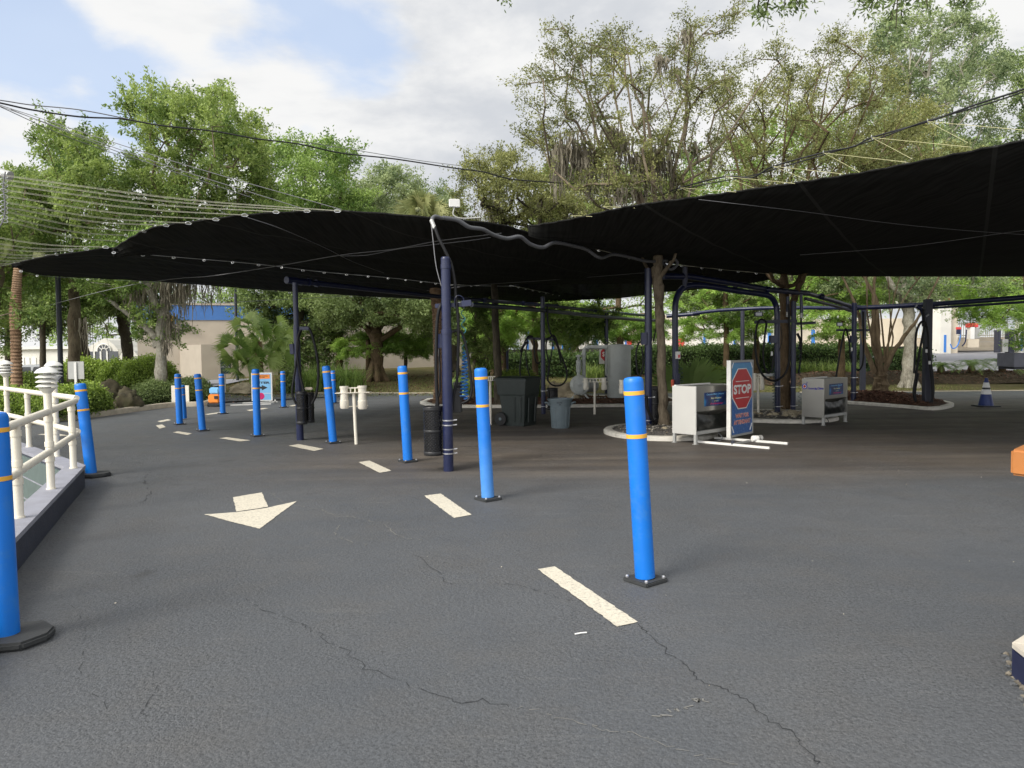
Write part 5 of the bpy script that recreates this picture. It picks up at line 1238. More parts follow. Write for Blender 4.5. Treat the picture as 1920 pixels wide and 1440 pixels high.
MB().box((wS/2, hS/2, -.007), (wS-2*fr, hS-2*fr, .006), M=FM).build('face_panel', M['sign_blue'], s)
MB().box((wS/2, hS*.80, -.0035), (wS-2*fr-.02, hS*.32, .003), M=FM).build('light_blue_field', M['sign_blue_light'], s)
def octa(cx, cy, rx, ry, k=.42): return [(cx-rx*k, cy-ry), (cx+rx*k, cy-ry), (cx+rx, cy-ry*k), (cx+rx, cy+ry*k), (cx+rx*k, cy+ry), (cx-rx*k, cy+ry), (cx-rx, cy+ry*k), (cx-rx, cy-ry*k)]
cx, cy = wS/2, hS*.625; MB().slab(octa(cx, cy, wS*.435, hS*.268), -.003, .003, M=FM).build('octagon_border', M['sign_white'], s)
MB().slab(octa(cx, cy, wS*.413, hS*.255), .002, .0045, M=FM).build('octagon', M['red'], s)
text('lettering', 'STOP', FM, cx, cy-.01, wS*.76, hS*.125, M['sign_white'], s, .045, .0055)
for k in (.105, -.115): MB().box((cx, cy+hS*k-.01, .005), (wS*.58, .010, .002), M=FM).build('white_rule', M['sign_white'], s)
for st_, y in (('WAIT FOR', .27), ('ATTENDANT', .185)):
    text('lettering_outline', st_, FM, cx, hS*y, wS*(.60 if y > .2 else .74), hS*.060, M['sign_white'], s, .06, .0035); text('lettering', st_, FM, cx, hS*y, wS*(.585 if y > .2 else .725), hS*.053, M['orange_red'], s, .012, .0048)
for (x, y, a) in ((.09, .94, 1), (.91, .94, -1), (.10, .10, -1), (.90, .10, 1)):
    c = Vector((wS*x, hS*y, .0)); dx, dy = .035*a, .055
    MB().slab([(c.x-dx-.012, c.y-dy), (c.x-dx+.012, c.y-dy), (c.x+dx+.012, c.y+dy), (c.x+dx-.012, c.y+dy)], -.003, .0035, M=FM).build('corner_stripe', M['sign_white'], s)
a, b = G(1307, 830)+Z*.02, G(1443, 842.5)+Z*.02; MB().bar(a, b, .035, .035).build('foot_bar', M['white'], s, bevel=.003)
a, b = G(1340, 823)+Z*.02, G(1477, 834)+Z*.02; MB().bar(a, b, .035, .035).build('foot_bar', M['white'], s, bevel=.003)
a, b = G(1374, 836)+Z*.02, G(1411, 828)+Z*.02; MB().bar(a, b, .03, .03).build('cross_bar', M['steel_matt'], s)
for q in (a, b): MB().tube([q, np.array([q[0], q[1], zB+.02])], .028, 12).build('spring_leg', M['gunmetal'], s)
c = G(1416, 829)+Z*.055; MB().lathe([(.045, -.05), (.05, -.04), (.05, .04), (.045, .05)], c, 20, axis=(1, .2, 0)).build('transport_wheel', M['sign_white'], s)
c = G(1426, 828)+Z*.055; MB().lathe([(.05, -.02), (.052, 0), (.05, .02)], c, 20, axis=(1, .2, 0)).build('transport_wheel', M['steel_matt'], s)

# ---------------------------------------------------------------- traffic cone
B = G(1856, 763); s = thing('traffic_cone', 'navy and white traffic cone at the right', 'cone', B)
c = np.array([B[0], B[1]+.15, 0]); MB().slab([(c[0]+a*.24, c[1]+b*.24) for a, b in ((-1, -.85), (-.85, -1), (.85, -1), (1, -.85), (1, .85), (.85, 1), (-.85, 1), (-1, .85))], .0, .03).build('cone_base', M['ink'], s, bevel=.006)
hc = .66; rc = lambda z: .165-(.165-.032)*(z/hc)
def cseg(z0, z1, m, e=0, nm='cone_body'): MB().lathe([(rc(z0)+e, z0+.03), (rc(z1)+e, z1+.03)], c, 32, capb=False, capt=z1 >= hc).build(nm, M[m], s)
cseg(0, hc, 'cone_blue'); cseg(.27, .385, 'sign_white', .003, 'reflective_collar'); cseg(.43, .55, 'sign_white', .003, 'reflective_collar'); cseg(.385, .43, 'ink', .002, 'dark_band')
# ---------------------------------------------------------------- wooden bench corner and corner planter at the right edge
tz = .98; a = H(1895, 842, tz); 
s = thing('wooden_ledge', 'orange stained wooden ledge corner entering at the right picture edge', 'ledge', (a[0], a[1], 0))
q = [xy(a), xy(H(1912, 833, tz)), xy(H(1912, 833, tz)+np.array([2.2, -.1, 0])), xy(a+np.array([2.2, -.55, 0]))]
q = [xy(a), (a[0]+.17, a[1]+.17), (a[0]+2.0, a[1]+.17), (a[0]+2.0, a[1]-.55), (a[0]+.25, a[1]-.45)]
MB().slab(q, tz-.13, tz).build('ledge_board', M['wood'], s, bevel=.012, seg=3)
MB().box((a[0]+1.2, a[1]-.12, (tz-.1)/2), (.14, .14, tz-.1)).build('leg', M['wood'], s, bevel=.006)
ph = .16; k0 = H(1897, 1204, ph); e1 = H(1925, 1186, ph)-k0; e2 = H(1925, 1226, ph)-k0; e1 /= np.linalg.norm(e1); e2 /= np.linalg.norm(e2)
s = thing('planter_kerb', 'navy corner planter with cream cap in the lower right corner', 'planter', (k0[0], k0[1], 0))
MB().slab([xy(k0), xy(k0+e2*1.2), xy(k0+e2*1.2+e1*1.0), xy(k0+e1*1.0)], -.05, ph-.028).build('planter_side', mat('navy paint', (.012, .016, .050), .6, var=.2, vs=8, dirt=(.05, .05, .06), dsc=10, damt=.5), s, bevel=.006)
cp = MB(); wc = .085; bis = (e1+e2)
k1 = k0+e1*wc+e2*wc
cp.slab([xy(k0), xy(k0+e2*1.22), xy(k0+e2*1.22+e1*wc), xy(k1)], ph-.028, ph); cp.slab([xy(k0), xy(k1), xy(k0+e1*1.02+e2*wc), xy(k0+e1*1.02)], ph-.028, ph+.0012)
cp.build('planter_cap', mat('worn cream cap', (.55, .50, .42), .7, var=.1, dirt=(.25, .18, .12), dsc=10, damt=.6), s, bevel=.004)
tag(MB().slab([xy(k0+(e1+e2)*.09), xy(k0+e2*1.15+e1*.09), xy(k0+e2*1.15+e1*.9), xy(k0+e1*.9+e2*.09)], ph-.04, ph-.012).build('planter_soil', M['mulch'], None), kind='structure')
# broken asphalt edge: rubble chips around the planter
def rubble(px, py, r, i, m, cat='stone'):
    p = G(px, py); o = rock('rubble', 'x', (p[0], p[1], r*.2), (r, r*.8, r*.45), m, 50+i); return o
rr_ = np.random.default_rng(9); mbv = []
grp = thing('broken_edge', 'crumbled asphalt and pale rubble along the planter in the lower right corner', 'rubble', G(1895, 1270))
for i in range(75):
    t = rr_.uniform(0, 1); px = 1882+48*t+rr_.normal()*5; py = 1232+70*t+rr_.normal()*9; p = G(px, py); r = rr_.uniform(.005, .022)
    bm = bmesh.new(); bmesh.ops.create_icosphere(bm, subdivisions=1, radius=r)
    for v in bm.verts: v.co *= rr_.uniform(.6, 1.2); v.co.z *= .6; v.co += Vector((p[0], p[1], r*.25))
    mbv.append(bm)
for kk, m_ in ((0, mat('broken aggregate', (.16, .14, .11), .95, var=.4, vs=30, bump=.5)), (1, M['asphalt'])):
    mb = MB()
    for bm in mbv[kk::2]:
        bm.verts.ensure_lookup_table(); mb.add([v.co[:] for v in bm.verts], [tuple(v.index for v in f.verts) for f in bm.faces])
    _o = mb.build('rubble_pieces', m_, grp); _o['kind'] = 'stuff'

# ---------------------------------------------------------------- small signs at the back
def board_sign(label, px0, px1, py0, py1, d_, mface, base_py=None, post=True, th=.02, cat='sign', name='sign', rot=0, postx=None, mpost='white'):
    a, b = D(px0, py1, d_), D(px1, py1, d_+rot); zt_ = D(px0, py0, d_)[2]; zb_ = a[2]
    c = (a+b)/2; gzz = gz(c[0], d_) if d_ > 26 else 0
    s = thing(name, label, cat, (c[0], c[1], gzz)); u_ = b-a; u_[2] = 0; w_ = np.linalg.norm(u_); u_ /= w_; n_ = np.array([u_[1], -u_[0], 0]); FM = face_frame(np.array([a[0], a[1], zb_]), u_, n_)
    MB().box((w_/2, (zt_-zb_)/2, -th/2), (w_, zt_-zb_, th), M=FM).build('board', M[mface], s, bevel=.003)
    if post: px_ = w_/2 if postx is None else w_*postx; q = FM @ Vector((px_, 0, .02 if post == 'front' else -th-.02)); MB().box((q.x, q.y, (zt_-.02+gzz)/2), (.06, .03, zt_-gzz-.02)).build('post', M[mpost], s)
    return s, FM, w_, zt_-zb_
board_sign('white sign seen from behind with its post, among the left shrubs', 128, 158, 678, 711, 19.5, 'steel_matt', post='front')
s, FM, w_, h_ = board_sign('cream rounded board seen from behind at the kerb behind two blue bollards', 322, 355, 723, 763, 21.0, 'pvc', post=False)
s, FM, w_, h_ = board_sign('white framed board reading ENTER with a black arrow', 472, 511, 699, 752, 22.5, 'sign_white', post=False, rot=.05, th=.04)
MB().box((w_/2, h_/2, .001), (w_*.88, h_*.93, .004), M=FM).build('face_panel', M['sky_blue'], s); MB().box((w_/2, h_*.86, .004), (w_*.80, h_*.15, .003), M=FM).build('orange_header', M['orange'], s)
text('lettering', 'Interstate', FM, w_*.5, h_*.885, w_*.6, h_*.04, M['ink'], s, .02, .007); text('lettering', 'Wash', FM, w_*.5, h_*.835, w_*.32, h_*.04, M['ink'], s, .02, .007)
text('lettering', 'ENTER', FM, w_*.5, h_*.645, w_*.78, h_*.075, M['ink'], s, .04, .005)
MB().slab([(w_*.2, h_*.43), (w_*.5, h_*.43), (w_*.5, h_*.375), (w_*.78, h_*.47), (w_*.5, h_*.565), (w_*.5, h_*.51), (w_*.2, h_*.51)], .003, .006, M=FM).build('arrow', M['ink'], s)
MB().slab([(w_*.45+w_*.17*math.cos(a), h_*.17+w_*.17*math.sin(a)) for a in np.linspace(0, 2*PI, 20)[:-1]], .003, .006, M=FM).build('red_disc', M['pink'], s)
MB().box((w_/2, h_*.27, .004), (w_*.88, .012, .003), M=FM).build('white_rule', M['sign_white'], s)
for a, b in (((432, 761), (508, 758.5)), ((455, 757), (520, 754.5))): MB().bar(G(*a)+Z*.02, G(*b)+Z*.02, .04, .03).build('foot_bar', M['white'], s)
c = G(516, 756)+Z*.06; MB().lathe([(.05, -.02), (.052, 0), (.05, .02)], c, 16, axis=(1, .2, 0)).build('transport_wheel', M['steel_matt'], s)
for k in (.12, .88): q = FM @ Vector((w_*k, 0, -.02)); MB().box((q.x, q.y, q.z/2), (.04, .04, q.z)).build('leg', M['steel_matt'], s)
s, FM, w_, h_ = board_sign('dark teal sign box reading PARK PLACE on a white post', 414, 433, 675, 701, 27.0, 'teal', post='back', th=.09, rot=.1, postx=.35)
MB().box((-.006, h_/2, -.045), (.012, h_, .09), M=FM).build('white_edge', M['sign_white'], s); MB().box((w_/2, h_*.58, .002), (w_*.86, h_*.30, .004), M=FM).build('white_frame', M['sign_white'], s); MB().box((w_/2, h_*.58, .0035), (w_*.80, h_*.26, .004), M=FM).build('inner_panel', M['teal'], s)
text('lettering', 'PARK', FM, w_*.5, h_*.64, w_*.6, h_*.09, M['sign_white'], s, .03, .007); text('lettering', 'PLACE', FM, w_*.5, h_*.52, w_*.72, h_*.09, M['sign_white'], s, .03, .007)
# small cart, orange and blue
B = G(404, 762); s = thing('equipment_cart', 'small orange and pale blue cart with dark handle at the kerb end', 'cart', B); x, y = B[0], B[1]
MB().box((x, y, .22), (.30, .28, .24)).build('orange_housing', M['orange'], s, bevel=.03); MB().box((x, y+.02, .44), (.27, .22, .18)).build('blue_tank', M['sky_blue'], s, bevel=.03)
MB().box((x, y, .06), (.34, .30, .07)).build('chassis', M['ink'], s, bevel=.01); MB().tube([(x-.13, y+.1, .5), (x-.13, y+.1, .62), (x+.13, y+.1, .62), (x+.13, y+.1, .5)], .016, 8).build('handle', M['ink'], s)
for k in (-1, 1): MB().lathe([(.05, -.02), (.055, 0), (.05, .02)], (x+k*.15, y-.1, .055), 16, axis=(1, 0, 0)).build('wheel', M['tyre'], s)
MB().box((x+.08, y-.145, .26), (.10, .02, .08)).build('motor_grille', M['ink'], s)
# stop sign on a post behind the tank
c = L(1137, 27); s = thing('road_stop_sign', 'red octagonal stop sign on a white post half hidden behind the tank', 'sign', c)
MB().box(c+[-.02, 0, .8], (.07, .07, 1.6)).build('post', M['sign_white'], s); zc = zat(1137, 664, 27)
MB().slab(octa(0, 0, .3, .3), 0, .01, M=face_frame(c*np.array([1, 1, 0])+[.06, -.06, zc], (1, .1, 0), (.1, -1, 0))).build('octagon_border', M['sign_white'], s)
FM = face_frame(c*np.array([1, 1, 0])+[.06, -.072, zc], (1, .1, 0), (.1, -1, 0)); MB().slab(octa(0, 0, .275, .275), 0, .01, M=FM).build('octagon', M['red'], s); text('lettering', 'STOP', FM, 0, 0, .44, .17, M['sign_white'], s, .03, .012)
MB().box(c+[-.14, .03, zc-c[2]-.05], (.24, .02, .6)).build('back_board', M['sign_white'], s)
# right edge planter box (pale blue grey) half in frame
a = D(1901, 688, 17.0); s = thing('pale_box', 'pale blue grey boxed ledge cut by the right picture edge', 'box', (a[0], a[1], 0))
zt_ = zat(1901, 662, 17.0); MB().box((a[0]+.6, a[1]+.3, (zt_+a[2])/2), (1.2, .6, zt_-a[2])).build('box_body', M['wall_top'], s, bevel=.008); MB().box((a[0]+.6, a[1]+.3, a[2]-.03), (1.16, .56, .05)).build('box_underside', M['gunmetal'], s)
MB().box((a[0]+.9, a[1]+.3, (a[2]-.05)/2), (.12, .12, a[2]-.05)).build('leg', M['gunmetal'], s)
# ---------------------------------------------------------------- shade sails
def resample(P, n):
    P = np.array(P); s = np.concatenate([[0], np.cumsum(np.linalg.norm(np.diff(P, axis=0), axis=1))]); t = np.linspace(0, s[-1], n)
    return np.stack([np.interp(t, s, P[:, i]) for i in range(3)], 1)
def sail(label, near, far, m, sag=.15, nseg=16, scal=.05, clips=None, seed=1):
    """near and far edges as 3-D polylines running the same way; both edges are scalloped between their ties"""
    A = resample(catmull(near, 6), 97); B = resample(catmull(far, 6), 97); nv = 24; rg = np.random.default_rng(seed); V = []
    for i in range(97):
        sc = scal*abs(math.sin(PI*i/96*nseg))
        d = B[i]-A[i]; ln = np.linalg.norm(d)+1e-6; a = A[i]+d/ln*min(sc, ln*.1); b = B[i]-d/ln*min(sc, ln*.1)
        for j in range(nv+1):
            t = j/nv; p = a+(b-a)*t; p = p-Z*(sag*4*t*(1-t)+.02*math.sin(i*.33+seed)*math.sin(PI*t)+.012*math.sin(j*1.9+i*.15)*math.sin(PI*t)+.035*math.sin(i*1.05+2*math.sin(i*.21))*(math.exp(-t*7)+math.exp(-(1-t)*7))*min(1, t*8, (1-t)*8)); V.append(p)
    mb = MB(); k = nv+1; mb.add(V, [(i*k+j, i*k+j+1, (i+1)*k+j+1, (i+1)*k+j) for i in range(96) for j in range(nv)], 0, True)
    c = np.mean(V, axis=0); s = thing('shade_sail', label, 'shade sail', (c[0], c[1], c[2]), 'black shade sails')
    o = mb.build('cloth', m, s); so_ = o.modifiers.new('thickness', 'SOLIDIFY'); so_.thickness = .004; so_.offset = 0
    h = MB(); h.tube([V[i*k] for i in range(97)], .012, 6); h.tube([V[i*k+nv] for i in range(97)], .012, 6); h.build('hem', M['sail'], s)
    return s, A, B
def HH(pts): return [H(px, py, z) for px, py, z in pts]
A_far = HH([(213, 466, 3.12), (300, 474, 3.16), (480, 490, 3.2), (600, 505, 3.2), (700, 514, 3.2), (760, 520, 3.2), (850, 530, 3.2), (955, 533, 3.2), (1080, 532, 3.2), (1212, 531, 3.2)])
A_near = HH([(211, 467, 3.14), (240, 447, 3.2), (290, 425, 3.24), (380, 412, 3.28), (480, 400, 3.3), (640, 395, 3.32), (815, 408, 3.2), (935, 420, 3.2), (1000, 438, 3.2), (1100, 462, 3.2), (1240, 490, 3.2)])
sA, eA0, eA1 = sail('large black shade sail in the middle, under the draped grey hose', A_near, A_far, M['sail'], .10, 26)
B_near = HH([(22, 495, 3.0), (60, 486, 3.02), (100, 478, 3.05), (160, 471, 3.1), (213, 464, 3.2), (300, 472, 3.24), (480, 488, 3.26), (600, 503, 3.26), (760, 518, 3.26), (850, 528, 3.26), (955, 531, 3.24), (1040, 547, 3.2), (1130, 558, 3.2)])
B_far = HH([(24, 497, 2.98), (60, 512, 3.0), (130, 519, 3.0), (300, 528, 3.0), (480, 542, 3.0), (600, 550, 3.0), (700, 556, 3.0), (800, 561, 3.0), (900, 565, 3.0), (1000, 567, 3.02), (1050, 565, 3.05), (1095, 562, 3.1), (1132, 560, 3.15)])
sB, eB0, eB1 = sail('long grey black shade sail at the left, lower and farther than the large black one', B_near, B_far, M['sail_thin'], .02, 30)
E_near = HH([(955, 531, 3.26), (1080, 530, 3.26), (1150, 529, 3.26), (1213, 529, 3.26)]); E_far = HH([(957, 533, 3.2), (1060, 553, 3.2), (1140, 560, 3.2), (1210, 553, 3.2)])
sE, _, eE1 = sail('small charcoal shade sail wedge just left of the first tree trunk', E_near, E_far, M['sail_thin'], .02, 10, .03)
C_near = HH([(990, 423, 3.28), (1060, 412, 3.3), (1180, 386, 3.35), (1310, 368, 3.38), (1470, 345, 3.4), (1600, 325, 3.4), (1700, 306, 3.4), (1920, 262, 3.4), (2300, 180, 3.4), (2500, 120, 3.4)])
C_far = HH([(992, 424, 3.27), (1050, 446, 3.2), (1210, 487, 3.2), (1320, 500, 3.2), (1400, 508, 3.2), (1520, 517, 3.2), (1700, 518, 3.2), (1920, 518, 3.2), (2400, 519, 3.2), (2900, 519, 3.2)])
sC, eC0, eC1 = sail('huge black shade sail covering the upper right of the picture', C_near, C_far, M['sail'], .12, 30, .05)
D_near = HH([(1205, 497, 3.26), (1300, 498, 3.26), (1400, 505, 3.26), (1450, 512, 3.24)]); D_far = HH([(1232, 548, 3.1), (1300, 543, 3.1), (1380, 534, 3.1), (1446, 524, 3.12)])
sail('short black shade sail seen behind the arch pipe under the biggest sail', D_near, D_far, M['sail'], .02, 8, .03)
# fold lines / bracing cords under the sails, clips along the lace lines
def cord(label, pts, r=.006, m='wire', cat='cord', name='bracing_cord', grp=None, n=6):
    P = catmull(pts, n); o = MB().tube(P, r, 6).build(name, M[m]); return tag(o, label, cat, grp)
cord('pale cord crossing under the middle sail from tall post down to the left', [H(px, py, z) for px, py, z in ((940, 437, 3.1), (820, 452, 3.06), (740, 467, 3.02), (640, 478, 3.0), (530, 497, 2.95), (400, 517, 2.9), (310, 525, 2.9), (180, 549, 2.9), (0, 598, 2.85))])
cord('thin cord below the outer sail running to the leftmost post', [D(px, py, d) for px, py, d in ((420, 568, 13.4), (500, 563, 13), (560, 560, 12.7), (640, 556, 12.8))], .004)
cord('thin cord under the middle sail towards the tree', [H(px, py, 3.1) for px, py in ((800, 545), (900, 534), (990, 528), (1100, 520), (1212, 511))], .006)
cord('slack loose cord hanging below the middle sail', [H(px, py, z) for px, py, z in ((920, 445, 3.05), (880, 451, 3.0), (800, 460, 2.98), (740, 468, 3.0), (690, 478, 2.92), (640, 480, 2.95))], .004)
cord('cord line crossing diagonally from the left edge of the middle sail', [H(px, py, 3.1) for px, py in ((465, 408), (530, 430), (610, 465), (660, 490), (720, 512))], .004)
cord('thin seam cord under the huge right sail', [H(px, py, z) for px, py, z in ((1310, 374, 3.3), (1500, 396, 3.2), (1700, 422, 3.15), (1920, 440, 3.15), (2200, 455, 3.15))], .003)
cord('faint cord low under the huge right sail', [H(px, py, 3.1) for px, py in ((1500, 478), (1700, 462), (1920, 432), (2200, 400))], .004)
def clip_on(root, p, L_=.07, rz=0, tilt=0):
    ca, sa = math.cos(rz), math.sin(rz); P = []
    for k in range(12):
        a = 2*PI*k/12; x = math.cos(a)*L_*.5; z = math.sin(a)*L_*.24; P.append(p+np.array([x*ca, x*sa, z-abs(x)*tilt]))
    return MB().tube(P, .0045, 5, closed=True).build('clip', M['clip'], root)
def lace(label, edge, step, m='rope', off=.03, t0=0., t1=1., r=.006, drop=.0):
    n = len(edge); s = thing('lacing_rope', label, 'rope', edge[n//2]); i0, i1 = int(t0*(n-1)), int(t1*(n-1))
    MB().tube([edge[i]-Z*(off+drop*(i % 2)) for i in range(i0, i1+1)], r, 6).build('rope', M[m], s)
    for i in range(i0, i1, step): clip_on(s, edge[i]-Z*(off+.015), .055, rng.uniform(-.5, .5))
    return s
lace('white lacing with clips along the seam between the two left sails', eA1, 4, 't' if False else 'clip', .05, .0, .75, .0045)
lace('white lacing with clips along the far edge of the small wedge sail', eE1, 6, 'clip', .03, 0, 1, .0045)
lace('clips and rope along the far edge of the left sail', eB1, 5, 'wire', .02, .05, .9, .003)
lace('rope lacing with clips between the middle sail and the huge right sail', eC1, 2, 'rope', .02, .02, .30, .006)
# guy ropes from the left to the edges of the two left sails
q_left = [(330, 640, 395), (338, 583, 395), (347, 525, 397), (357, 466, 403), (368, 412, 411), (380, 360, 418), (389, 318, 422), (397, 275, 433), (407, 240, 441), (414, 222, 452),
          (440, 205, 463), (452, 168, 466), (460, 138, 469), (468, 110, 476), (475, 90, 480), (482, 65, 485), (489, 48, 489), (494, 28, 493)]
for i, (y0, x1, y1) in enumerate(q_left):
    z1 = 3.28 if i < 4 else (3.22 if i < 10 else 3.06); p1 = H(x1, y1+1, z1); p0 = D(8 if i < 10 else -60, y0 if i < 10 else y0-4, 8.6 if i < 10 else 10)
    s = thing('guy_rope', 'thin pale double rope tying a left shade sail to the cable at the left edge', 'rope', p1, 'guy ropes at the left')
    md = (p0+p1)/2-Z*.06; MB().tube(catmull([p0, md, p1], 6), .0032, 5).tube(catmull([p0+Z*.012, md+Z*.012, p1+Z*.005], 6), .002, 5).build('rope', M['rope'], s)
    dv = p1-p0; clip_on(s, p1-dv/np.linalg.norm(dv)*.05, .075, math.atan2(dv[1], dv[0]), .15)
    if i < 10: clip_on(s, p0, .09, 1.3)
vc = thing('anchor_cable', 'looped anchor cable with clips at the left picture edge', 'cable', D(8, 480, 8.6))
MB().tube(catmull([D(10, 322, 8.6), D(6, 350, 8.6), D(9, 380, 8.6), D(5, 415, 8.6), D(-30, 470, 8.6)], 6), .008, 6).build('cable', M['wire'], vc)
# main overhead cables
def cable(label, pts, r, m='cable'): return cord(label, [D(px, py, d) for px, py, d in pts], r, m, 'cable', 'overhead_cable')
cable('thick black overhead cable drooping from the upper left to the sail corner', [(-120, 168, 9), (0, 193, 9.4), (60, 206, 9.7), (150, 219, 10), (230, 223, 10.4), (300, 235, 10.6), (400, 246, 11), (480, 260, 11.3), (560, 270, 11.6), (640, 287, 12), (740, 298, 12.3), (850, 315, 12.6), (905, 322, 12.8), (960, 336, 13), (1050, 343, 13.2), (1120, 350, 13.4), (1200, 368, 13.6)], .011)
cable('pair of black overhead cables rising to the upper right', [(1200, 368, 13.6), (1240, 365, 13.2), (1275, 352, 12.6), (1360, 331, 12), (1410, 333, 11.7), (1450, 312, 11.4), (1545, 286, 10.8), (1600, 275, 10.4), (1635, 258, 10.2), (1740, 228, 9.6), (1830, 196, 9.2), (1920, 167, 8.8), (2050, 118, 8.2)], .012)
cable('second strand of the black cables at the upper right', [(1240, 367, 13.2), (1300, 350, 12.4), (1400, 331, 11.8), (1450, 318, 11.4), (1545, 290, 10.8), (1640, 262, 10.15), (1700, 240, 9.8), (1740, 226, 9.6), (1830, 201, 9.2), (1920, 172, 8.8), (2050, 125, 8.2)], .009)
cable('thin grey wire above the thick black cable', [(-100, 176, 9), (0, 188, 9.4), (60, 197, 9.7), (150, 206, 10), (240, 223, 10.4)], .007, 'wire')
cable('thin wire running far across the sky above the trees', [(540, 262, 16), (640, 277, 18), (780, 300, 20), (880, 313, 21), (960, 325, 22)], .008, 'wire')
for i, (a, b) in enumerate((((0, 197, 9.4), (640, 393, 9.7)), ((0, 199, 9.4), (583, 396, 9.7)), ((20, 205, 9.5), (470, 370, 11)), ((0, 200, 9.4), (250, 300, 12)))):
    cable(('upper', 'second', 'middle', 'short steep')[i]+' thin wire fanning down from the black cable at the left', [a, ((a[0]+b[0])/2, (a[1]+b[1])/2+6, (a[2]+b[2])/2), b], .005, 'wire')
for i, (x0, y0, d0_, x1, y1) in enumerate(((1275, 352, 12.6, 1380, 356), (1360, 331, 12, 1490, 340), (1450, 312, 11.4, 1580, 322), (1545, 287, 10.8, 1700, 300), (1635, 258, 10.2, 1820, 272), (1740, 228, 9.6, 1930, 241), (1130, 387, 12.5, 1190, 386), (1070, 404, 12, 1110, 402))):
    p0 = D(x0, y0, d0_); p1 = D(x1, y1+4, 9.0-.0025*(x1-1300) if x1 > 1300 else 9.8)
    s = thing('stay_rope', 'yellowish stay rope from the black cable to the huge right sail', 'rope', p1, 'yellow stay ropes at the right')
    MB().tube([p0, p1], .0035, 6).tube([p0, H(x0+(75 if x0 > 1250 else 25), y1+10 if x0 < 1250 else y0+ (30 if x0 < 1500 else 40), 3.4)], .0025, 6).build('rope', M['rope_yellow'], s); clip_on(s, p0, .12, 1.0)
# lamp heads
c = D(852, 381, 13); s = thing('flood_lamp', 'white square lamp above the middle sail by the fan palm', 'lamp', c)
MB().box(c, (.19, .05, .14), .3).build('lamp_head', M['sign_white'], s, bevel=.01); MB().tube(catmull([c-Z*.07, c+[-.02, 0, -.20], c+[.12, 0, -.26], c+[.45, 0, -.25]], 4), .012, 8).build('lamp_arm', M['steel_matt'], s)
c = D(5, 325, 9); s = thing('flood_lamp', 'grey cylindrical lamp at the left picture edge', 'lamp', c)
MB().lathe([(.035, -.1), (.05, -.08), (.05, .06), (.055, .07), (.055, .11), (.03, .115)], c, 20, axis=(1, -.2, -.35)).build('lamp_head', M['steel_matt'], s); MB().tube([c-[.1, 0, 0], c-[.6, 0, -.05]], .02, 8).build('lamp_arm', M['steel_matt'], s)
for px0, px1, y0, d_, lab in ((107, 112, 470, 23, 'slim dark lamp post among the left shrubs'), (441, 444, 540, 33, 'slim dark lamp post beside the palmetto')):
    b = L(px1, d_); t = D(px0, y0, d_); o = MB().tube([b, t], .075 if d_ < 30 else .06, 12).build('lamp_post', M['gunmetal']); tag(o, lab, 'post')

# ---------------------------------------------------------------- islands
def island(label, outline, m_fill, mound, closed=True, kw=.17, kh=.075):
    kerb('island_kerb', outline, kw, kh, M['kerb_white'], label, 6, True, 'kerb')
    P = catmull([np.array([p[0], p[1], 0.]) for p in outline]+[np.array([outline[0][0], outline[0][1], 0.])], 4)[:-1]; c = np.mean(P, axis=0)
    V = [c+Z*mound]; Fc = []; n = len(P); rings = 8
    for k in range(1, rings+1):
        t = k/rings
        for i, p in enumerate(P): V.append(c+(p-c)*t+Z*(mound*(1-t*t)+.06*t*t+.012*math.sin(i*3.1+k*2.2)))
    for i in range(n): Fc.append((0, 1+i, 1+(i+1) % n))
    for k in range(rings-1):
        for i in range(n): Fc.append((1+k*n+i, 1+(k+1)*n+i, 1+(k+1)*n+(i+1) % n, 1+k*n+(i+1) % n))
    mb = MB(); mb.add(V, Fc, 0, True); o = mb.build('island_bed', m_fill, None, True); tag(o, kind='structure'); return c, P
def ell(cx, cy, rx, ry, n=12, rot=0): return [(cx+rx*math.cos(a)*math.cos(rot)-ry*math.sin(a)*math.sin(rot), cy+rx*math.cos(a)*math.sin(rot)+ry*math.sin(a)*math.cos(rot)) for a in np.linspace(0, 2*PI, n+1)[:-1]]
def fillpts(P, c, n, z, seed, inner=.9):
    rg = np.random.default_rng(seed); out = []
    for k in range(n):
        p = P[rg.integers(len(P))]; t = math.sqrt(rg.random())*inner; q = c+(p-c)*t; out.append((q[0], q[1], z(t)+.01))
    return np.array(out)
c1, P1 = island('white painted oval kerb round the leaning tree trunk', ell(2.62, 13.1, .92, 1.1), M['gravel'], .12)
c2, P2 = island('white painted oval kerb round the second trunk, by the cabinet with purple writing', ell(5.6, 15.75, 1.15, 1.2), M['gravel'], .10)
for k in range(26):
    a = rng.uniform(0, 2*PI); t = rng.uniform(.3, .8); cc0 = c1 if k < 11 else c2; r = rng.uniform(.05, .12)
    rock('rounded_stone', 'pale rounded stone lying in a kerbed tree island', (cc0[0]+math.cos(a)*t*(.9 if k < 11 else 1.0), cc0[1]+math.sin(a)*t, .09), (r, r*.8, r*.6), M['rock'], k+100, 'stones in the tree islands', 'stone')
tl = [G(793, 757), G(812, 762), G(850, 764), G(950, 764.5), G(1080, 763.5), G(1190, 762)]; tl = [xy(p) for p in tl]+[(4.3, 19.8), (4.6, 21.2), (3.9, 22.6), (1, 23.0), (-1.6, 22.8), (-2.6, 22.0)]
c3, P3_ = island('long white painted kerb of the island with blower, tank and boulders', tl, M['mulch'], .10)
tr_ = [xy(p) for p in (G(1597, 757.5), G(1640, 760.5), G(1700, 765), G(1752, 768.5))]+[xy(G(1776, 758)), (10.9, 21.6), (8.8, 21.9), (8.4, 20.6)]
c4, P4 = island('white painted kerb of the mulch island under the many stemmed tree', tr_, M['mulch'], .30)
mz4 = lambda t: .30*(1-t*t)+.06*t*t
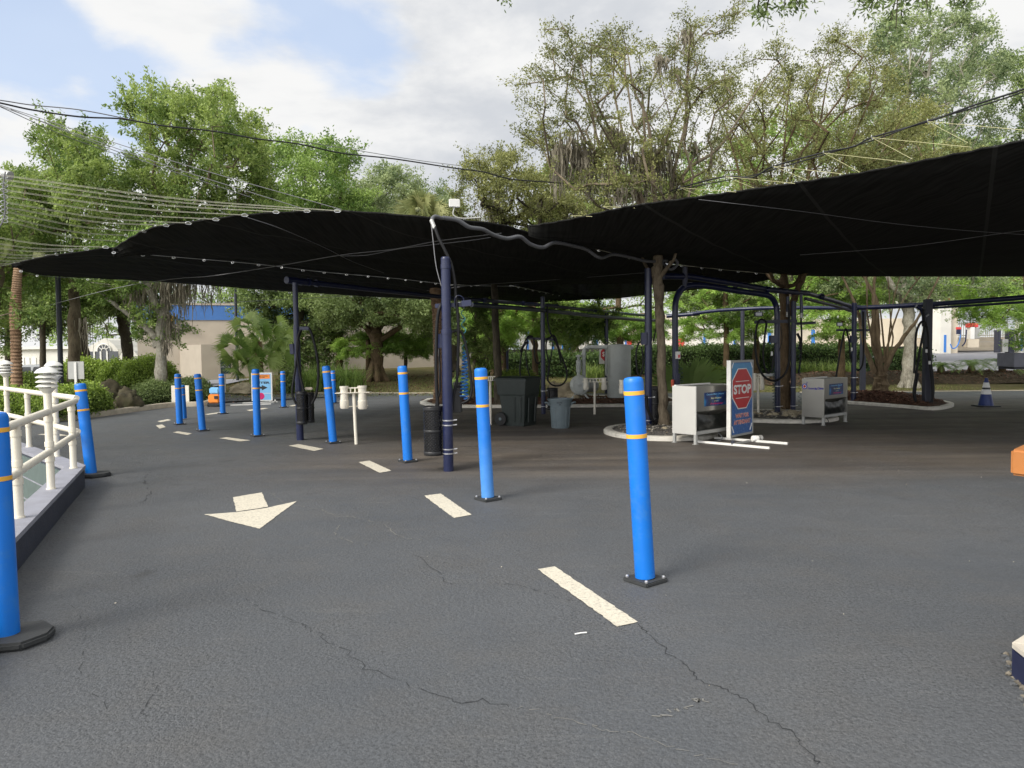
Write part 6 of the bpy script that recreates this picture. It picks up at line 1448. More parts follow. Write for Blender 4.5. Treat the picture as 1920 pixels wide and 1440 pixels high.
chips('mulch_chips', fillpts(P4, c4, 2600, mz4, 1), .07, M['mulch_chip'], None, 1, 'reddish bark chips mounded under the many stemmed tree', 'stuff')
chips('mulch_chips', fillpts(P3_, c3, 3000, lambda t: .10*(1-t*t)+.06*t*t, 2), .07, M['mulch_chip'], None, 2, 'bark chips covering the island round the blower and tank', 'stuff')
chips('gravel_chips', np.concatenate([fillpts(P1, c1, 500, lambda t: .12*(1-t*t)+.06*t*t, 3), fillpts(P2, c2, 600, lambda t: .10*(1-t*t)+.06*t*t, 4)]), .05, M['debris'], None, 4, 'pale gravel and leaf bits in the oval tree islands', 'stuff')
# litter and tufts on lawns
def lawnpts(n, x0, x1, y0, y1, seed, f=gz): 
    rg = np.random.default_rng(seed); x = rg.uniform(x0, x1, n); y = rg.uniform(y0, y1, n); return np.array([(a, b, f(a, b)) for a, b in zip(x, y)])
p_ = lawnpts(26000, -12, 16, 24.3, 34, 1); keep = ~((p_[:, 0] > 9.5) & (p_[:, 1] > 27.5)); p_ = p_[keep]
V = blades(p_, .07, .006, np.random.default_rng(1), .7, 2); o = quads('lawn_grass', V, np.clip(np.random.default_rng(2).normal(.5, .3, len(V)), 0, 1), M['blade']); tag(o, 'short patchy lawn grass behind the car park', kind='stuff')
chips('leaf_litter', lawnpts(3500, -12, 2, 25, 36, 3)+Z*.01, .09, M['mulch_chip'], None, 6, 'brown fallen leaves on the lawn under the large oak', 'stuff')
chips('leaf_litter', lawnpts(3000, 9.6, 24, 27.8, 32, 4, bank)+Z*.01, .10, M['mulch_chip'], None, 7, 'bark and leaves on the dark bank behind the cone', 'stuff')
chips('leaf_litter', lawnpts(1500, -20, -8, 20.5, 30, 8)+Z*.01, .08, M['mulch_chip'], None, 9, 'fallen leaves under the left shrubs', 'stuff')

# ---------------------------------------------------------------- rocks
def R_(px, pyb, d_, sx, sy, sz, m, seed, label, rz=0, up=0):
    p = L(px, d_, up); return rock('boulder', label, p, (sx, sy, sz), m, seed, None, 'rock', rz)
R_(236, 765, 19.4, .34, .32, .42, M['rock_dark'], 5, 'mossy dark boulder with a hollow at the kerb, left of the moss draped tree', up=.2)
R_(205, 740, 20.9, .42, .34, .40, M['rock_dark'], 8, 'darker mossy boulder leaning behind the hollow one', up=.30)
R_(453, 728, 26.5, .42, .3, .26, M['rock'], 11, 'flat tan boulder on the lawn beside the palmetto', up=.12)
R_(1058, 745, 21.9, .42, .3, .32, M['rock'], 21, 'rough pale boulder left of the blower', up=.15); R_(1040, 735, 22.2, .26, .22, .35, M['rock'], 23, 'smaller pale boulder behind the slim navy post', up=.2)
R_(1076, 755, 21.2, .20, .18, .15, M['rock'], 25, 'low pale stone at the foot of the blower', up=.12)
# ---------------------------------------------------------------- shrubs and hedges
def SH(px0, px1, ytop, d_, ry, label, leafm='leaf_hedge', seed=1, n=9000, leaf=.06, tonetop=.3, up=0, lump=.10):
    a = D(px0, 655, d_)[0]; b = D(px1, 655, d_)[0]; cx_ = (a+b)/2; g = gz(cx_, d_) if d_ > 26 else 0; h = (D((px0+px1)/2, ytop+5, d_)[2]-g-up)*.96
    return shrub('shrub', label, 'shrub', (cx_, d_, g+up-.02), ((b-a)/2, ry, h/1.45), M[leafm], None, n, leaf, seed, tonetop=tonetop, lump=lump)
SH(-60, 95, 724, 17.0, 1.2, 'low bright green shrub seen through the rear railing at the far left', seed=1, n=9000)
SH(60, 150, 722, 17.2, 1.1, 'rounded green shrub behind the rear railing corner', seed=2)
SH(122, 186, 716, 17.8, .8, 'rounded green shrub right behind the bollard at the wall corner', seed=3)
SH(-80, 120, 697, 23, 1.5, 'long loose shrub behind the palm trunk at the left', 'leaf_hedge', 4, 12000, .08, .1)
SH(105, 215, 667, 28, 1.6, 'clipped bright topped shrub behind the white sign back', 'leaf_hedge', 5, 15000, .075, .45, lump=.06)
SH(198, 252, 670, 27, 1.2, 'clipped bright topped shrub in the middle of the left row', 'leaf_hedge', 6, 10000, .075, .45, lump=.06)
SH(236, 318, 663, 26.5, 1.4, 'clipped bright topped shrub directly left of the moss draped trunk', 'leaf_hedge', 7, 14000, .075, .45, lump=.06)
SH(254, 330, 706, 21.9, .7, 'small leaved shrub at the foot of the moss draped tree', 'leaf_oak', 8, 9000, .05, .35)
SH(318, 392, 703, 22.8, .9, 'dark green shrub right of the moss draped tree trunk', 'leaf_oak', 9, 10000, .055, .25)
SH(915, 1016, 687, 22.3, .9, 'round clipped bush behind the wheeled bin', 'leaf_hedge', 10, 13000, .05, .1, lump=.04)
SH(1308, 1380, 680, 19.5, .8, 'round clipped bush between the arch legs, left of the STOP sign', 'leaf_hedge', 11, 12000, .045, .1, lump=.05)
SH(530, 560, 690, 27, .5, 'small dark shrub beside the palmetto', 'leaf_dark', 12, 4000, .08)
hx0, hx1 = D(1170, 655, 35)[0], D(1620, 655, 35)[0]
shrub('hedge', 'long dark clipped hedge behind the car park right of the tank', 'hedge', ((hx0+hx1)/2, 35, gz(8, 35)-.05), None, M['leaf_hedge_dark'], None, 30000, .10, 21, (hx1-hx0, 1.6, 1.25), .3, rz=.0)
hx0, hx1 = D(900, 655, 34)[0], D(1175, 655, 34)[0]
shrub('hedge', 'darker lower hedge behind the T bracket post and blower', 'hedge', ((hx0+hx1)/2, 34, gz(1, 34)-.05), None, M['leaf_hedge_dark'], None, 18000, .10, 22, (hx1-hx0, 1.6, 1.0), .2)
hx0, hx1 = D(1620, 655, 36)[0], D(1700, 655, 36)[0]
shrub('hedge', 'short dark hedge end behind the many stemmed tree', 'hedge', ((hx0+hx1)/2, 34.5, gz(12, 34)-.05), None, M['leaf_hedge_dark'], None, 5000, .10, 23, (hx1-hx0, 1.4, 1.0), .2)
# strap leaved clumps
for i, (px, d_, h, r) in enumerate(((555, 28, 1.0, .6), (590, 27.6, 1.1, .8), (640, 28, 1.1, .8), (610, 28.5, 1.2, .7), (660, 29, .9, .6), (862, 25, .8, .5))):
    grass_clump('strap_leaf_plant', ['arching strap leaved clump', 'broad dark strap leaved clump', 'strap leaved clump with blue green tips', 'tall strap leaved clump', 'low strap leaved clump', 'strap leaved clump behind the tallest navy post'][i]+(' nearest the palmetto' if i == 0 else ' left of the large oak' if i < 5 else ''), 'plant', L(px, d_), 260, r, h, M['leaf_green'], 'strap leaved clumps', i, .018)
for i, (px, d_) in enumerate(((1100, 32), (1118, 32), (1480, 32.5), (1520, 32.5), (1545, 32.3), (1570, 32.4), (1592, 32.6), (1500, 32.4))):
    grass_clump('strap_leaf_plant', 'small green strap leaved tuft growing along the dark hedge', 'plant', L(px, d_), 150, .5, .8, M['leaf_bright'], 'tufts along the dark hedge', 40+i, .014)
for i, (px, d_, sz, lab) in enumerate(((1765, 29.5, .75, 'small cycad nearest the square post on the bank'), (1822, 29.3, .95, 'middle cycad behind the traffic cone'), (1880, 29.6, 1.1, 'largest cycad towards the right edge'), (1600, 33, .5, 'small cycad behind the corner post'))):
    p = L(px, d_); p[2] = bank(p[0], p[1]) if p[1] < 32 else p[2]; cycad('cycad', lab, p, sz, i+1, 'cycads on the bank', 22)
# big leaved plant by the arch
B_ = L(1290, 17.6)*np.array([1, 1, 0]); s = thing('fan_leaf_plant', 'dark plant with broad pleated leaves behind the arch leg', 'plant', B_); rg = np.random.default_rng(3)
for k in range(12):
    a = rg.uniform(-.4, 3.5); dv = np.array([math.cos(a), .4*math.sin(a)-.1, rg.uniform(.5, 1.2)]); q = fan_frond(B_+Z*.35+dv*.15, dv, rg.uniform(.8, 1.15), rg, 16, (0, 1, .1), .75, .12); quads('frond', np.array(q), np.full(len(q), rg.uniform(.0, .4)), M['leaf_green'], s)

# ---------------------------------------------------------------- buildings
def prism(name, pts, z0, z1, m, root, bev=0): return MB().slab([xy(p) for p in pts], z0, z1).build(name, m, root, bevel=bev)
w0, w1 = D(258, 655, 38), D(865, 655, 43.5); b2 = w1+[0, 14, 0]; b3 = w0+[0, 14, 0]
tb = thing('tan_building', 'tan building with a blue parapet band and lower block wall, behind the palmetto', 'building', (w0[0], 38, 0))
ztop = zat(400, 572, 39); zband = zat(400, 600, 39)
prism('wall', (w0, w1, b2, b3), -1, zband, M['stucco'], tb)
e_ = lambda p, k: p+np.array([-.06 if p is w0 or p is b3 else .06, -.06 if p is w0 or p is w1 else .06, 0])
prism('parapet_band', (w0-[.06, .06, 0], w1+[.06, -.06, 0], b2+[.06, .06, 0], b3+[-.06, .06, 0]), zband, ztop, M['band_blue'], tb)
prism('parapet_trim', (w0-[.1, .1, 0], w1+[.1, -.1, 0], b2+[.1, .1, 0], b3+[-.1, .1, 0]), ztop, ztop+.10, M['stucco'], tb)
k0_ = D(377, 655, 36); k1_ = D(520, 655, 37.4); k2_ = D(337, 655, 38.1); zz_ = zat(400, 646, 36.5)
kk3 = D(520, 655, 41); prism('lower_block', (k0_, k1_, kk3, D(337, 655, 41), k2_), -.6, zz_, M['stucco_b'], tb)
pk = D(275, 600, 37.9); MB().box(np.array([D(301, 600, 38.2)[0], 38.25, zat(301, 600, 38.2)]), (1.45, .08, .42), .12).build('blue_sign_panel', M['band_blue'], tb); MB().box(np.array([D(319, 600, 38.3)[0], 38.28, zat(319, 600, 38.3)]), (.40, .12, .40), .12).build('yellow_sign_panel', M['yellow'], tb)
MB().lathe([(.14, 0), (.12, .03)], np.array([D(289, 600, 38.1)[0], 38.15, zat(289, 600, 38.1)]), 20, axis=(0, -1, 0)).build('yellow_sign_disc', M['yellow'], tb)
q = np.array([D(347, 611, 38.5)[0], 38.6, zat(347, 611, 38.5)]); MB().box(q, (.12, .2, .12)).box(q+[-.15, -.1, .03], (.1, .2, .14)).box(q+[.15, -.1, .0], (.1, .2, .14)).build('wall_spotlight', M['gunmetal'], tb)
# far left white building
d_ = 58
def FB(px, py, dd): return D(px, py, dd)
wb = thing('white_house', 'long low pale building behind the left shrubs and parked cars', 'building', (D(60, 655, d_)[0], d_, -1.5))
x0, x1 = D(-80, 655, d_)[0], D(132, 655, d_)[0]; zt_ = zat(60, 655, d_)
MB().box(((x0+x1)/2, d_+3, (zt_-1.5)/2), (x1-x0, 6, zt_+1.5)).build('wall', M['white_wall'], wb); MB().box(((x0+x1)/2, d_+3, zt_+.1), (x1-x0+.5, 6.5, .2)).build('roof', M['white'], wb)
for px in (42, 52, 64): MB().box((D(px, 670, d_)[0], d_-.03, .3), (.32, .04, 1.9)).build('door_panel', M['sign_white'], wb)
MB().box((D(25, 670, d_)[0], d_-.03, .3), (1.0, .04, 2.0)).build('cream_bay', M['cream_wall'], wb)
f_ = thing('gable_house', 'white gabled building with a fan window behind the left shrubs', 'building', (D(190, 655, 54)[0], 54, -1.2)); dg = 54
gx = [D(px, py, dg) for px, py in ((157, 690), (157, 655), (195, 634), (203, 638), (214, 647), (221, 655), (224, 690))]
V = [(p[0], dg, p[2]) for p in gx]+[(p[0], dg+7, p[2]) for p in gx]; n = len(gx)
MB().add(V, [tuple(range(n)), tuple(range(n, 2*n))[::-1]]+[(i, (i+1) % n, n+(i+1) % n, n+i) for i in range(n)]).build('gable_wall', M['white_wall'], f_)
cxw = D(196, 658, dg); rr0 = 12.5*dg/F; fw = MB(); fw.slab([(rr0*math.cos(a), rr0*math.sin(a)) for a in np.linspace(0, PI, 17)], 0, .03, M=face_frame(np.array([cxw[0], dg-.02, cxw[2]]), (1, 0, 0), (0, -1, 0))); win = fw.build('fan_window', M['glass'], f_)
fm_ = MB(); FMw = face_frame(np.array([cxw[0], dg-.06, cxw[2]]), (1, 0, 0), (0, -1, 0))
for a in (PI/5, 2*PI/5, 3*PI/5, 4*PI/5): p0 = FMw @ Vector((rr0*.35*math.cos(a), rr0*.35*math.sin(a), 0)); p1 = FMw @ Vector((rr0*math.cos(a), rr0*math.sin(a), 0)); fm_.tube([p0[:], p1[:]], .035, 6)
fm_.tube([(FMw @ Vector((rr0*.38*math.cos(a), rr0*.38*math.sin(a), 0)))[:] for a in np.linspace(0, PI, 12)], .035, 6); fm_.tube([(FMw @ Vector((rr0*1.02*math.cos(a), rr0*1.02*math.sin(a), 0)))[:] for a in np.linspace(0, PI, 16)], .05, 6); fm_.build('muntin', M['white'], win)
b0_ = D(168, 660, dg); b1_ = D(222, 668, dg); MB().box(((b0_[0]+b1_[0])/2, dg-.02, (b0_[2]+b1_[2])/2-.3), (b1_[0]-b0_[0], .06, 1.0)).build('dark_entrance', M['glass'], f_)
for px in (178, 190, 202): MB().box((D(px, 665, dg)[0], dg-.08, (b0_[2]+b1_[2])/2-.3), (.12, .06, 1.0)).build('mullion', M['white'], f_)
c = D(241, 667, 54); s = thing('small_dormer', 'little white rounded gable with oval window right of the fan window house', 'building', (c[0], 54, -1)); MB().add([(c[0]+a*.39, 54+e, c[2]+b*.39) for e in (0, 3) for a, b in ((-1.9, -3), (-1.9, -.5), (-1, .9), (0, 1.6), (1, .9), (2.1, -.5), (2.1, -3))], [tuple(range(7)), tuple(range(7, 14))[::-1]]+[(i, (i+1) % 7, 7+(i+1) % 7, 7+i) for i in range(7)]).build('gable_wall', M['white_wall'], s)
MB().lathe([(.28, 0), (.26, .04)], (c[0]+.1, 53.99, c[2]-.1), 20, axis=(0, -1, 0)).build('oval_window', M['glass'], s)
# parked vehicles at the far left
def car(label, px, d_, ztop, L_, m, grp='cars parked at the far left', suv=True):
    c = D(px, 690, d_); g = ztop-1.75; s = thing('parked_car', label, 'car', (c[0], d_, g), grp); x = c[0]; hl = L_/2
    pr = [(-hl, .45), (-hl, .95), (-hl*.85, 1.05), (-hl*.62, 1.08), (-hl*.48, 1.70), (-hl*.40, 1.75), (hl*.55, 1.75), (hl*.72, 1.68), (hl*.92, 1.10), (hl, 1.0), (hl, .45)]
    FMc = face_frame(np.array([x, d_-.9, g]), (1, 0, 0), (0, -1, 0)); MB().slab(pr, -1.8, 0, M=FMc).build('body', m, s, bevel=.06, seg=2)
    for a, b in ((-.52, -.22), (-.18, .16), (.20, .52)): MB().slab([(hl*(a-.04), 1.12), (hl*b, 1.12), (hl*b, 1.62), (hl*(a+.04), 1.62)], 0, .012, M=FMc).build('window', M['glass'], s)
    for k in (-.62, .62):
        w_ = MB().lathe([(.32, -.1), (.36, -.08), (.36, .08), (.32, .1)], (x+hl*k, d_-.85, g+.36), 24, axis=(0, -1, 0)).build('wheel', M['tyre'], s); MB().lathe([(.2, .1), (.18, .12)], (x+hl*k, d_-.85, g+.36), 16, axis=(0, -1, 0)).build('rim', M['steel_matt'], w_)
    MB().box((x+hl*.98, d_-.9, g+.8), (.08, .3, .15)).build('headlight', M['lens'], s)
car('silver sport utility car parked behind the left hedge', 92, 44, zat(92, 683, 44), 4.6, M['car_silver']); car('dark car parked left of the silver one', 45, 46, zat(45, 688, 46), 4.4, M['car_dark'])
# white wash building to the right
d_ = 58; wb = thing('wash_building', 'long cream and white building with blue pilasters behind the dark hedge', 'building', (D(1350, 655, d_)[0], d_, gz(16, d_)))
def wseg(pa, pb, yt, m, name, dd=d_, dep=4, yb=None, z0=None):
    a, b = D(pa, 655, dd)[0], D(pb, 655, dd)[0]; z0_ = gz(a, dd)-.1 if z0 is None else z0; z1 = zat((pa+pb)/2, yt, dd)
    return MB().box(((a+b)/2, dd+dep/2, (z0_+z1)/2), (b-a, dep, z1-z0_)).build(name, M[m], wb)
wseg(975, 1180, 600, 'white_wall', 'wall'); wseg(1225, 1480, 596, 'white_wall', 'wall'); wseg(1485, 1700, 598, 'cream_wall', 'wall', d_+.6); wseg(1181, 1224, 612, 'cream_wall', 'wall', d_+1)
wseg(960, 1500, 590, 'cream_wall', 'roof_fascia', d_-.3, 5, z0=zat(1200, 600, d_))
for (a, b) in ((1036, 1052), (1056, 1065), (1070, 1076)): wseg(a, b, 622, 'brown_bay', 'wash_bay', d_-.02, .1)
for px, w_ in ((990, 3), (1037, 3), (1055, 3), (1068, 3), (1118, 6), (1174, 3), (1321, 3), (1378, 4), (1443, 5), (1525, 6)): wseg(px-w_/2, px+w_/2, 618, 'blue_paint', 'blue_pilaster', d_-.15, .15)
wseg(1076, 1088, 636, 'white_wall', 'white_panel', d_-.2, .2); wseg(1272, 1283, 630, 'red_bright', 'red_machine', d_-1.2, .5)
wseg(1177, 1185, 632, 'red', 'red_machine', d_-1.2, .5)
fc = thing('picket_fence', 'cream picket fence beside the wash building behind the arch', 'fence', (D(1410, 655, 56.5)[0], 56.5, gz(18, 56)))
def fence(root, pa, pb, yt, yb, dd, step=.16):
    a, b = D(pa, 655, dd)[0], D(pb, 655, dd)[0]; zt_, zb_ = zat((pa+pb)/2, yt, dd), zat((pa+pb)/2, yb, dd); m = MB(); n = int((b-a)/step)
    for i in range(n): m.box((a+(i+.5)*(b-a)/n, dd, (zt_+zb_)/2), (.045, .03, zt_-zb_))
    m.build('pickets', M['fence_white'], root); r = MB()
    for f_ in (.12, .88): r.box(((a+b)/2, dd+.04, zb_+(zt_-zb_)*f_), (b-a, .04, .08))
    r.build('fence_rail', M['fence_white'], root)
fence(fc, 1380, 1410, 622, 645, 56.5)
fc = thing('picket_fence', 'long cream picket fence on the low wall behind the bright forecourt at the right', 'fence', (D(1800, 655, 59)[0], 59, 1)); fence(fc, 1640, 1890, 604, 633, 59, .17)
lw = thing('retaining_wall', 'low cream block wall under the long picket fence', 'wall', (D(1800, 655, 59)[0], 59, 1)); a, b = D(1630, 655, 59)[0], D(1925, 655, 59)[0]
for i, (z0, z1) in enumerate(((658, 650), (649.7, 642), (641.7, 633))): MB().box(((a+b)/2+1, 59.4, (zat(1760, z0, 59)+zat(1760, z1, 59))/2), (b-a+2, .8-.04*i, zat(1760, z1, 59)-zat(1760, z0, 59))).build('block_course', M['cream_wall'], lw, bevel=.02)
cn = thing('canopy_column', 'thick white canopy column with a blue stripe on the bright forecourt', 'column', (D(1778, 655, 54)[0], 54, gz(30, 54)))
x0, x1 = D(1762, 655, 54)[0], D(1802, 655, 54)[0]; g_ = gz(30, 54); MB().box(((x0+x1)/2-.38, 54.6, g_+1.9), ((x1-x0)*.5, 1.3, 3.8)).build('column_body', M['white_wall'], cn); MB().box((x1-.42, 54.9, g_+1.9), (.75, 1.1, 3.8)).build('column_side', M['cream_wall'], cn); MB().box((D(1771, 640, 54)[0], 53.93, g_+.75), (.16, .03, 1.25)).build('blue_stripe', M['blue_paint'], cn)  # column_side is cream to paint shade on the face away from the sun
rf = thing('canopy_roof', 'low red edged canopy roof above the bright forecourt at the right', 'roof', (D(1850, 655, 56)[0], 56, g_+3.9)); MB().box((D(1850, 560, 56)[0]+2, 57, g_+4.0), (14, 5, .35)).build('fascia', M['white_wall'], rf); MB().box((D(1775, 560, 56)[0], 54.4, g_+4.05), (2.5, .1, .3)).build('red_fascia', M['red_bright'], rf)
vm = thing('vending_machine', 'small red and dark vacuum unit with blue hose on the canopy column', 'machine', (D(1797, 655, 53.6)[0], 53.6, g_)); q = D(1797, 622, 53.4); MB().box(q, (.26, .12, .35)).build('machine_body', M['navy'], vm); MB().box(q+[0, 0, .25], (.3, .14, .16)).build('red_top', M['red_bright'], vm)
MB().tube(catmull([D(1801, 615, 53.4), D(1800, 635, 53.4), D(1794, 650, 53.4), D(1786, 653, 53.4), D(1782, 645, 53.4)], 5), .04, 8).build('hose', M['blue_paint'], vm)
pm = thing('pump_unit', 'pale self service vacuum island unit with a red cap', 'machine', (D(1820, 655, 55)[0], 55, g_)); 
def pbox(px, py, w_, h_, m, nm, dd=55): return MB().box(D(px, py, dd), (w_*dd/F, .5, h_*dd/F)).build(nm, M[m], pm, bevel=.02)
pbox(1821, 644, 22, 16, 'cream_wall', 'plinth'); pbox(1820, 624, 8, 24, 'sign_white', 'body'); pbox(1829, 625, 9, 20, 'steel_matt', 'canister'); pbox(1822, 610, 17, 8, 'red_bright', 'red_cap'); MB().tube(catmull([D(1812, 618, 54.6), D(1810, 640, 54.6), D(1804, 649, 54.6)], 5), .05, 8).build('hose', M['navy'], pm)
pm = thing('pump_unit', 'grey vacuum unit with dark hoses near the right picture edge', 'machine', (D(1882, 655, 52)[0], 52, g_)); pbox(1881, 648, 11, 24, 'steel_matt', 'body', 52); pbox(1870, 640, 5, 42, 'gunmetal', 'post', 52); pbox(1893, 640, 10, 44, 'gunmetal', 'housing', 52); pbox(1911, 635, 9, 70, 'white_wall', 'column', 52); pbox(1912, 640, 3, 34, 'blue_paint', 'blue_stripe', 51.9)
MB().tube(catmull([D(1896, 620, 51.5), D(1894, 645, 51.5), D(1902, 655, 51.5), D(1910, 650, 51.5), D(1904, 620, 51.5)], 5), .06, 8).build('hose', M['cable'], pm)
gr = thing('guard_rail', 'dark weathered rail fence running behind the dark hedges', 'fence', (D(1300, 655, 44)[0], 44, gz(10, 44)))
a, b = D(950, 655, 42), D(1720, 655, 46); 
for py0, py1, dz in ((655, 658, 0), (659, 664, .0)): MB().bar(D(950, py0+2.5, 42), D(1720, py0-4, 46), .08, (py1-py0)*44/F*1.2).build('rail', M['guard'], gr)
for i in range(12): t = i/11; p = D(950, 655, 42)*(1-t)+D(1720, 650, 46)*t; MB().box((p[0], p[1]+.12, gz(p[0], p[1])+.35), (.14, .14, .95)).build('post', M['guard'], gr)
# ---------------------------------------------------------------- trees
def TR(pts, d_, base=None):       # [(px,py,rpx)] -> [(point, radius)] at distance d_ (first one on the ground)
    out = []
    for i, q in enumerate(pts):
        px, py, r = q[:3]; dd = d_+(q[3] if len(q) > 3 else 0); p = D(px, py, dd)
        if i == 0: p = np.array([p[0], dd, (gz(p[0], dd) if dd > 26 else .03)])
        out.append((p, r*dd/F))
    return out
def LB(pts, d_): return [(D(q[0], q[1], d_+(q[3] if len(q) > 3 else 0)), q[2]*d_/F) for q in pts]
def ms(px, py, d_, n, ln, wd): return (D(px, py, d_), n, ln, wd)
Q = 1.0
# first tree: leaning trunk through the sails, sparse olive crown with moss
d_ = 13.4
tree('shade_tree', 'leaning tree right of the thick navy post, its sparse mossy crown rising above the sails', 'tree',
 TR([(1246, 806, 10), (1243, 740, 8.8), (1240, 660, 8.2), (1236, 580, 8.4), (1233, 530, 9.5), (1232, 500, 9.5), (1233, 460, 8)], d_),
 [([(965, 150), (985, 95), (1020, 60), (1022, 8), (1050, 5), (1075, 60), (1110, 85), (1150, 40), (1180, 70), (1230, 55), (1260, 90), (1290, 20), (1320, 40), (1330, 110), (1380, 130), (1400, 200), (1370, 250), (1340, 320), (1280, 350), (1200, 300), (1120, 330), (1060, 290), (1000, 300), (968, 250), (1010, 220), (968, 190)], d_, 1.9, 190),
  ([(1330, 90), (1390, 0), (1400, 10), (1350, 120)], d_, .4, 6), ([(1010, 250), (1100, 280), (1220, 330), (1330, 330), (1300, 390), (1100, 390), (1030, 330)], d_, 1.6, 34)],
 M['leaf_olive'], M['bark_grey'], None, .052, int(35000*Q), .27, limbs=[
  LB([(1236, 470, 5.58), (1180, 340, 3.72), (1130, 290, 3.1), (1105, 190, 2.17), (1085, 110, 1.24), (1050, 40, 0.62)], d_), LB([(1233, 470, 4.96), (1190, 330, 3.41), (1165, 240, 2.48, .5), (1150, 150, 1.55, .6), (1160, 60, 0.62, .6)], d_),
  LB([(1236, 470, 5.58), (1225, 330, 3.72, -.4), (1215, 230, 2.48, -.6), (1190, 170, 1.86, -.6), (1175, 90, 0.744, -.6)], d_), LB([(1238, 470, 5.58), (1262, 330, 3.72), (1285, 230, 2.79), (1290, 130, 2.17), (1305, 80, 1.364), (1345, 40, 0.868), (1385, 2, 0.496)], d_),
  LB([(1240, 470, 5.58), (1280, 330, 3.72, .6), (1345, 280, 2.79, 1), (1400, 200, 1.86, 1.2), (1440, 140, 1.24, 1.3), (1480, 100, 0.62, 1.3)], d_), LB([(1237, 520, 4.34), (1256, 495, 3.1, -.3), (1268, 470, 2.48, -.4), (1300, 330, 1.86, -.6)], d_), LB([(1226, 520, 3.72), (1208, 492, 2.79, .3), (1195, 450, 2.48, .4), (1140, 330, 1.86, .8)], d_)],
 seed=11, flare=.5, aspect=.42, twigs=5, up=.2, twigr=.0035, tmax=.022, spread=.7, wig=.25, tip=.004,
 moss=[ms(1075, 265, d_, 60, .75, .16), ms(1050, 285, d_, 45, .8, .12), ms(1100, 290, d_, 45, .7, .13), ms(1165, 250, d_, 50, .75, .10), ms(1200, 290, d_, 40, .6, .12), ms(1215, 300, d_, 55, .8, .16), ms(1240, 280, d_, 60, .75, .13), ms(1235, 110, d_, 25, .45, .07), ms(1265, 130, d_, 20, .5, .06), ms(1290, 60, d_, 25, .5, .07), ms(1145, 240, d_, 30, .6, .06), ms(1300, 270, d_, 16, .35, .06), ms(1330, 310, d_, 20, .2, .12), ms(1180, 340, d_, 50, .5, .2), ms(1120, 330, d_, 40, .4, .15)])
# second tree through the huge sail
d_ = 17.6
tree('shade_tree', 'straight trunk behind the arch right leg with an airy crown above the huge sail', 'tree',
 TR([(1472, 776, 10), (1472, 700, 9.5), (1471, 620, 9), (1470, 560, 9), (1470, 530, 8), (1469, 490, 7)], d_),
 [([(1320, 150), (1390, 120), (1440, 100), (1490, 60), (1500, 110), (1560, 70), (1600, 60), (1660, 110), (1690, 170), (1720, 260), (1650, 330), (1540, 330), (1420, 360), (1330, 330), (1350, 240)], d_, 2.6, 200), ([(1360, 330), (1640, 320), (1560, 420), (1380, 420)], d_, 2, 30)],
 M['leaf_olive'], M['bark_brown'], None, .062, int(44000*Q), .42, limbs=[
  LB([(1470, 530, 4.96), (1440, 515, 3.72), (1400, 400, 3.1), (1380, 300, 2.17), (1350, 210, 1.24)], d_), LB([(1470, 540, 4.96), (1500, 520, 3.72), (1540, 400, 3.1), (1590, 280, 2.17), (1640, 170, 0.93)], d_), LB([(1470, 520, 4.96), (1462, 400, 3.1), (1470, 280, 2.17), (1480, 150, 0.93)], d_),
  LB([(1470, 520, 4.96), (1500, 400, 3.1), (1530, 270, 1.984), (1555, 130, 0.744)], d_), LB([(1470, 540, 3.1), (1447, 518, 2.79, -.5), (1430, 440, 2.48, -.6)], d_), LB([(1480, 590, 6.2), (1494, 545, 5.58, -.3), (1506, 520, 4.34, -.4), (1530, 450, 3.1, -.5)], d_)],
 seed=12, flare=.5, aspect=.42, twigs=6, up=.2, tmax=.024, tip=.004, tonebias=.05, wig=.3, moss=[ms(1420, 350, d_, 20, .8, .2), ms(1500, 345, d_, 16, .7, .1), ms(1560, 340, d_, 16, .6, .1)])
# many stemmed tree on the mulch island
d_ = 20.2
st_ = [[(1640, 700, 5.32), (1620, 640, 3.68), (1610, 590, 2.86), (1590, 540, 2.05), (1560, 480, 1.43)], [(1650, 700, 6.14), (1645, 620, 4.91), (1640, 560, 3.68), (1622, 520, 2.46), (1600, 440, 1.64)], [(1655, 700, 5.73), (1675, 660, 4.5), (1708, 615, 3.07), (1725, 590, 2.46), (1760, 520, 1.64)],
 [(1650, 690, 5.32), (1638, 640, 4.91), (1638, 575, 3.27), (1640, 520, 2.46), (1650, 440, 1.64)], [(1662, 690, 2.46), (1668, 620, 1.64), (1676, 560, 1.23), (1690, 510, 1.02)], [(1660, 690, 2.05), (1674, 640, 1.43), (1670, 600, 1.23), (1665, 520, 1.02)], [(1660, 680, 2.05), (1645, 560, 1.23, .4), (1600, 500, 1.02, .5)], [(1655, 680, 2.46), (1690, 570, 1.23, .5), (1740, 500, 1.02, .6)], [(1648, 690, 2.86), (1628, 600, 1.64, -.3), (1625, 520, 1.23, -.4)]]
tree('crape_myrtle', 'many stemmed smooth barked tree on the mulch island', 'tree',
 [(p+np.array([0, 0, .2 if i == 0 else 0]), r) for i, (p, r) in enumerate(TR([(1650, 752, 13), (1650, 735, 12), (1651, 715, 12), (1652, 697, 9)], d_))],
 [([(1540, 300), (1620, 200), (1720, 180), (1800, 260), (1820, 380), (1780, 480), (1660, 500), (1560, 470)], d_, 2.4, 120)], M['leaf_olive'], M['bark_smooth'], None, .07, int(34000*Q), .45, limbs=[LB(q, d_) for q in st_],
 seed=13, flare=.5, aspect=.5, twigs=5, tmax=.022, tonebias=.15, tip=.004)
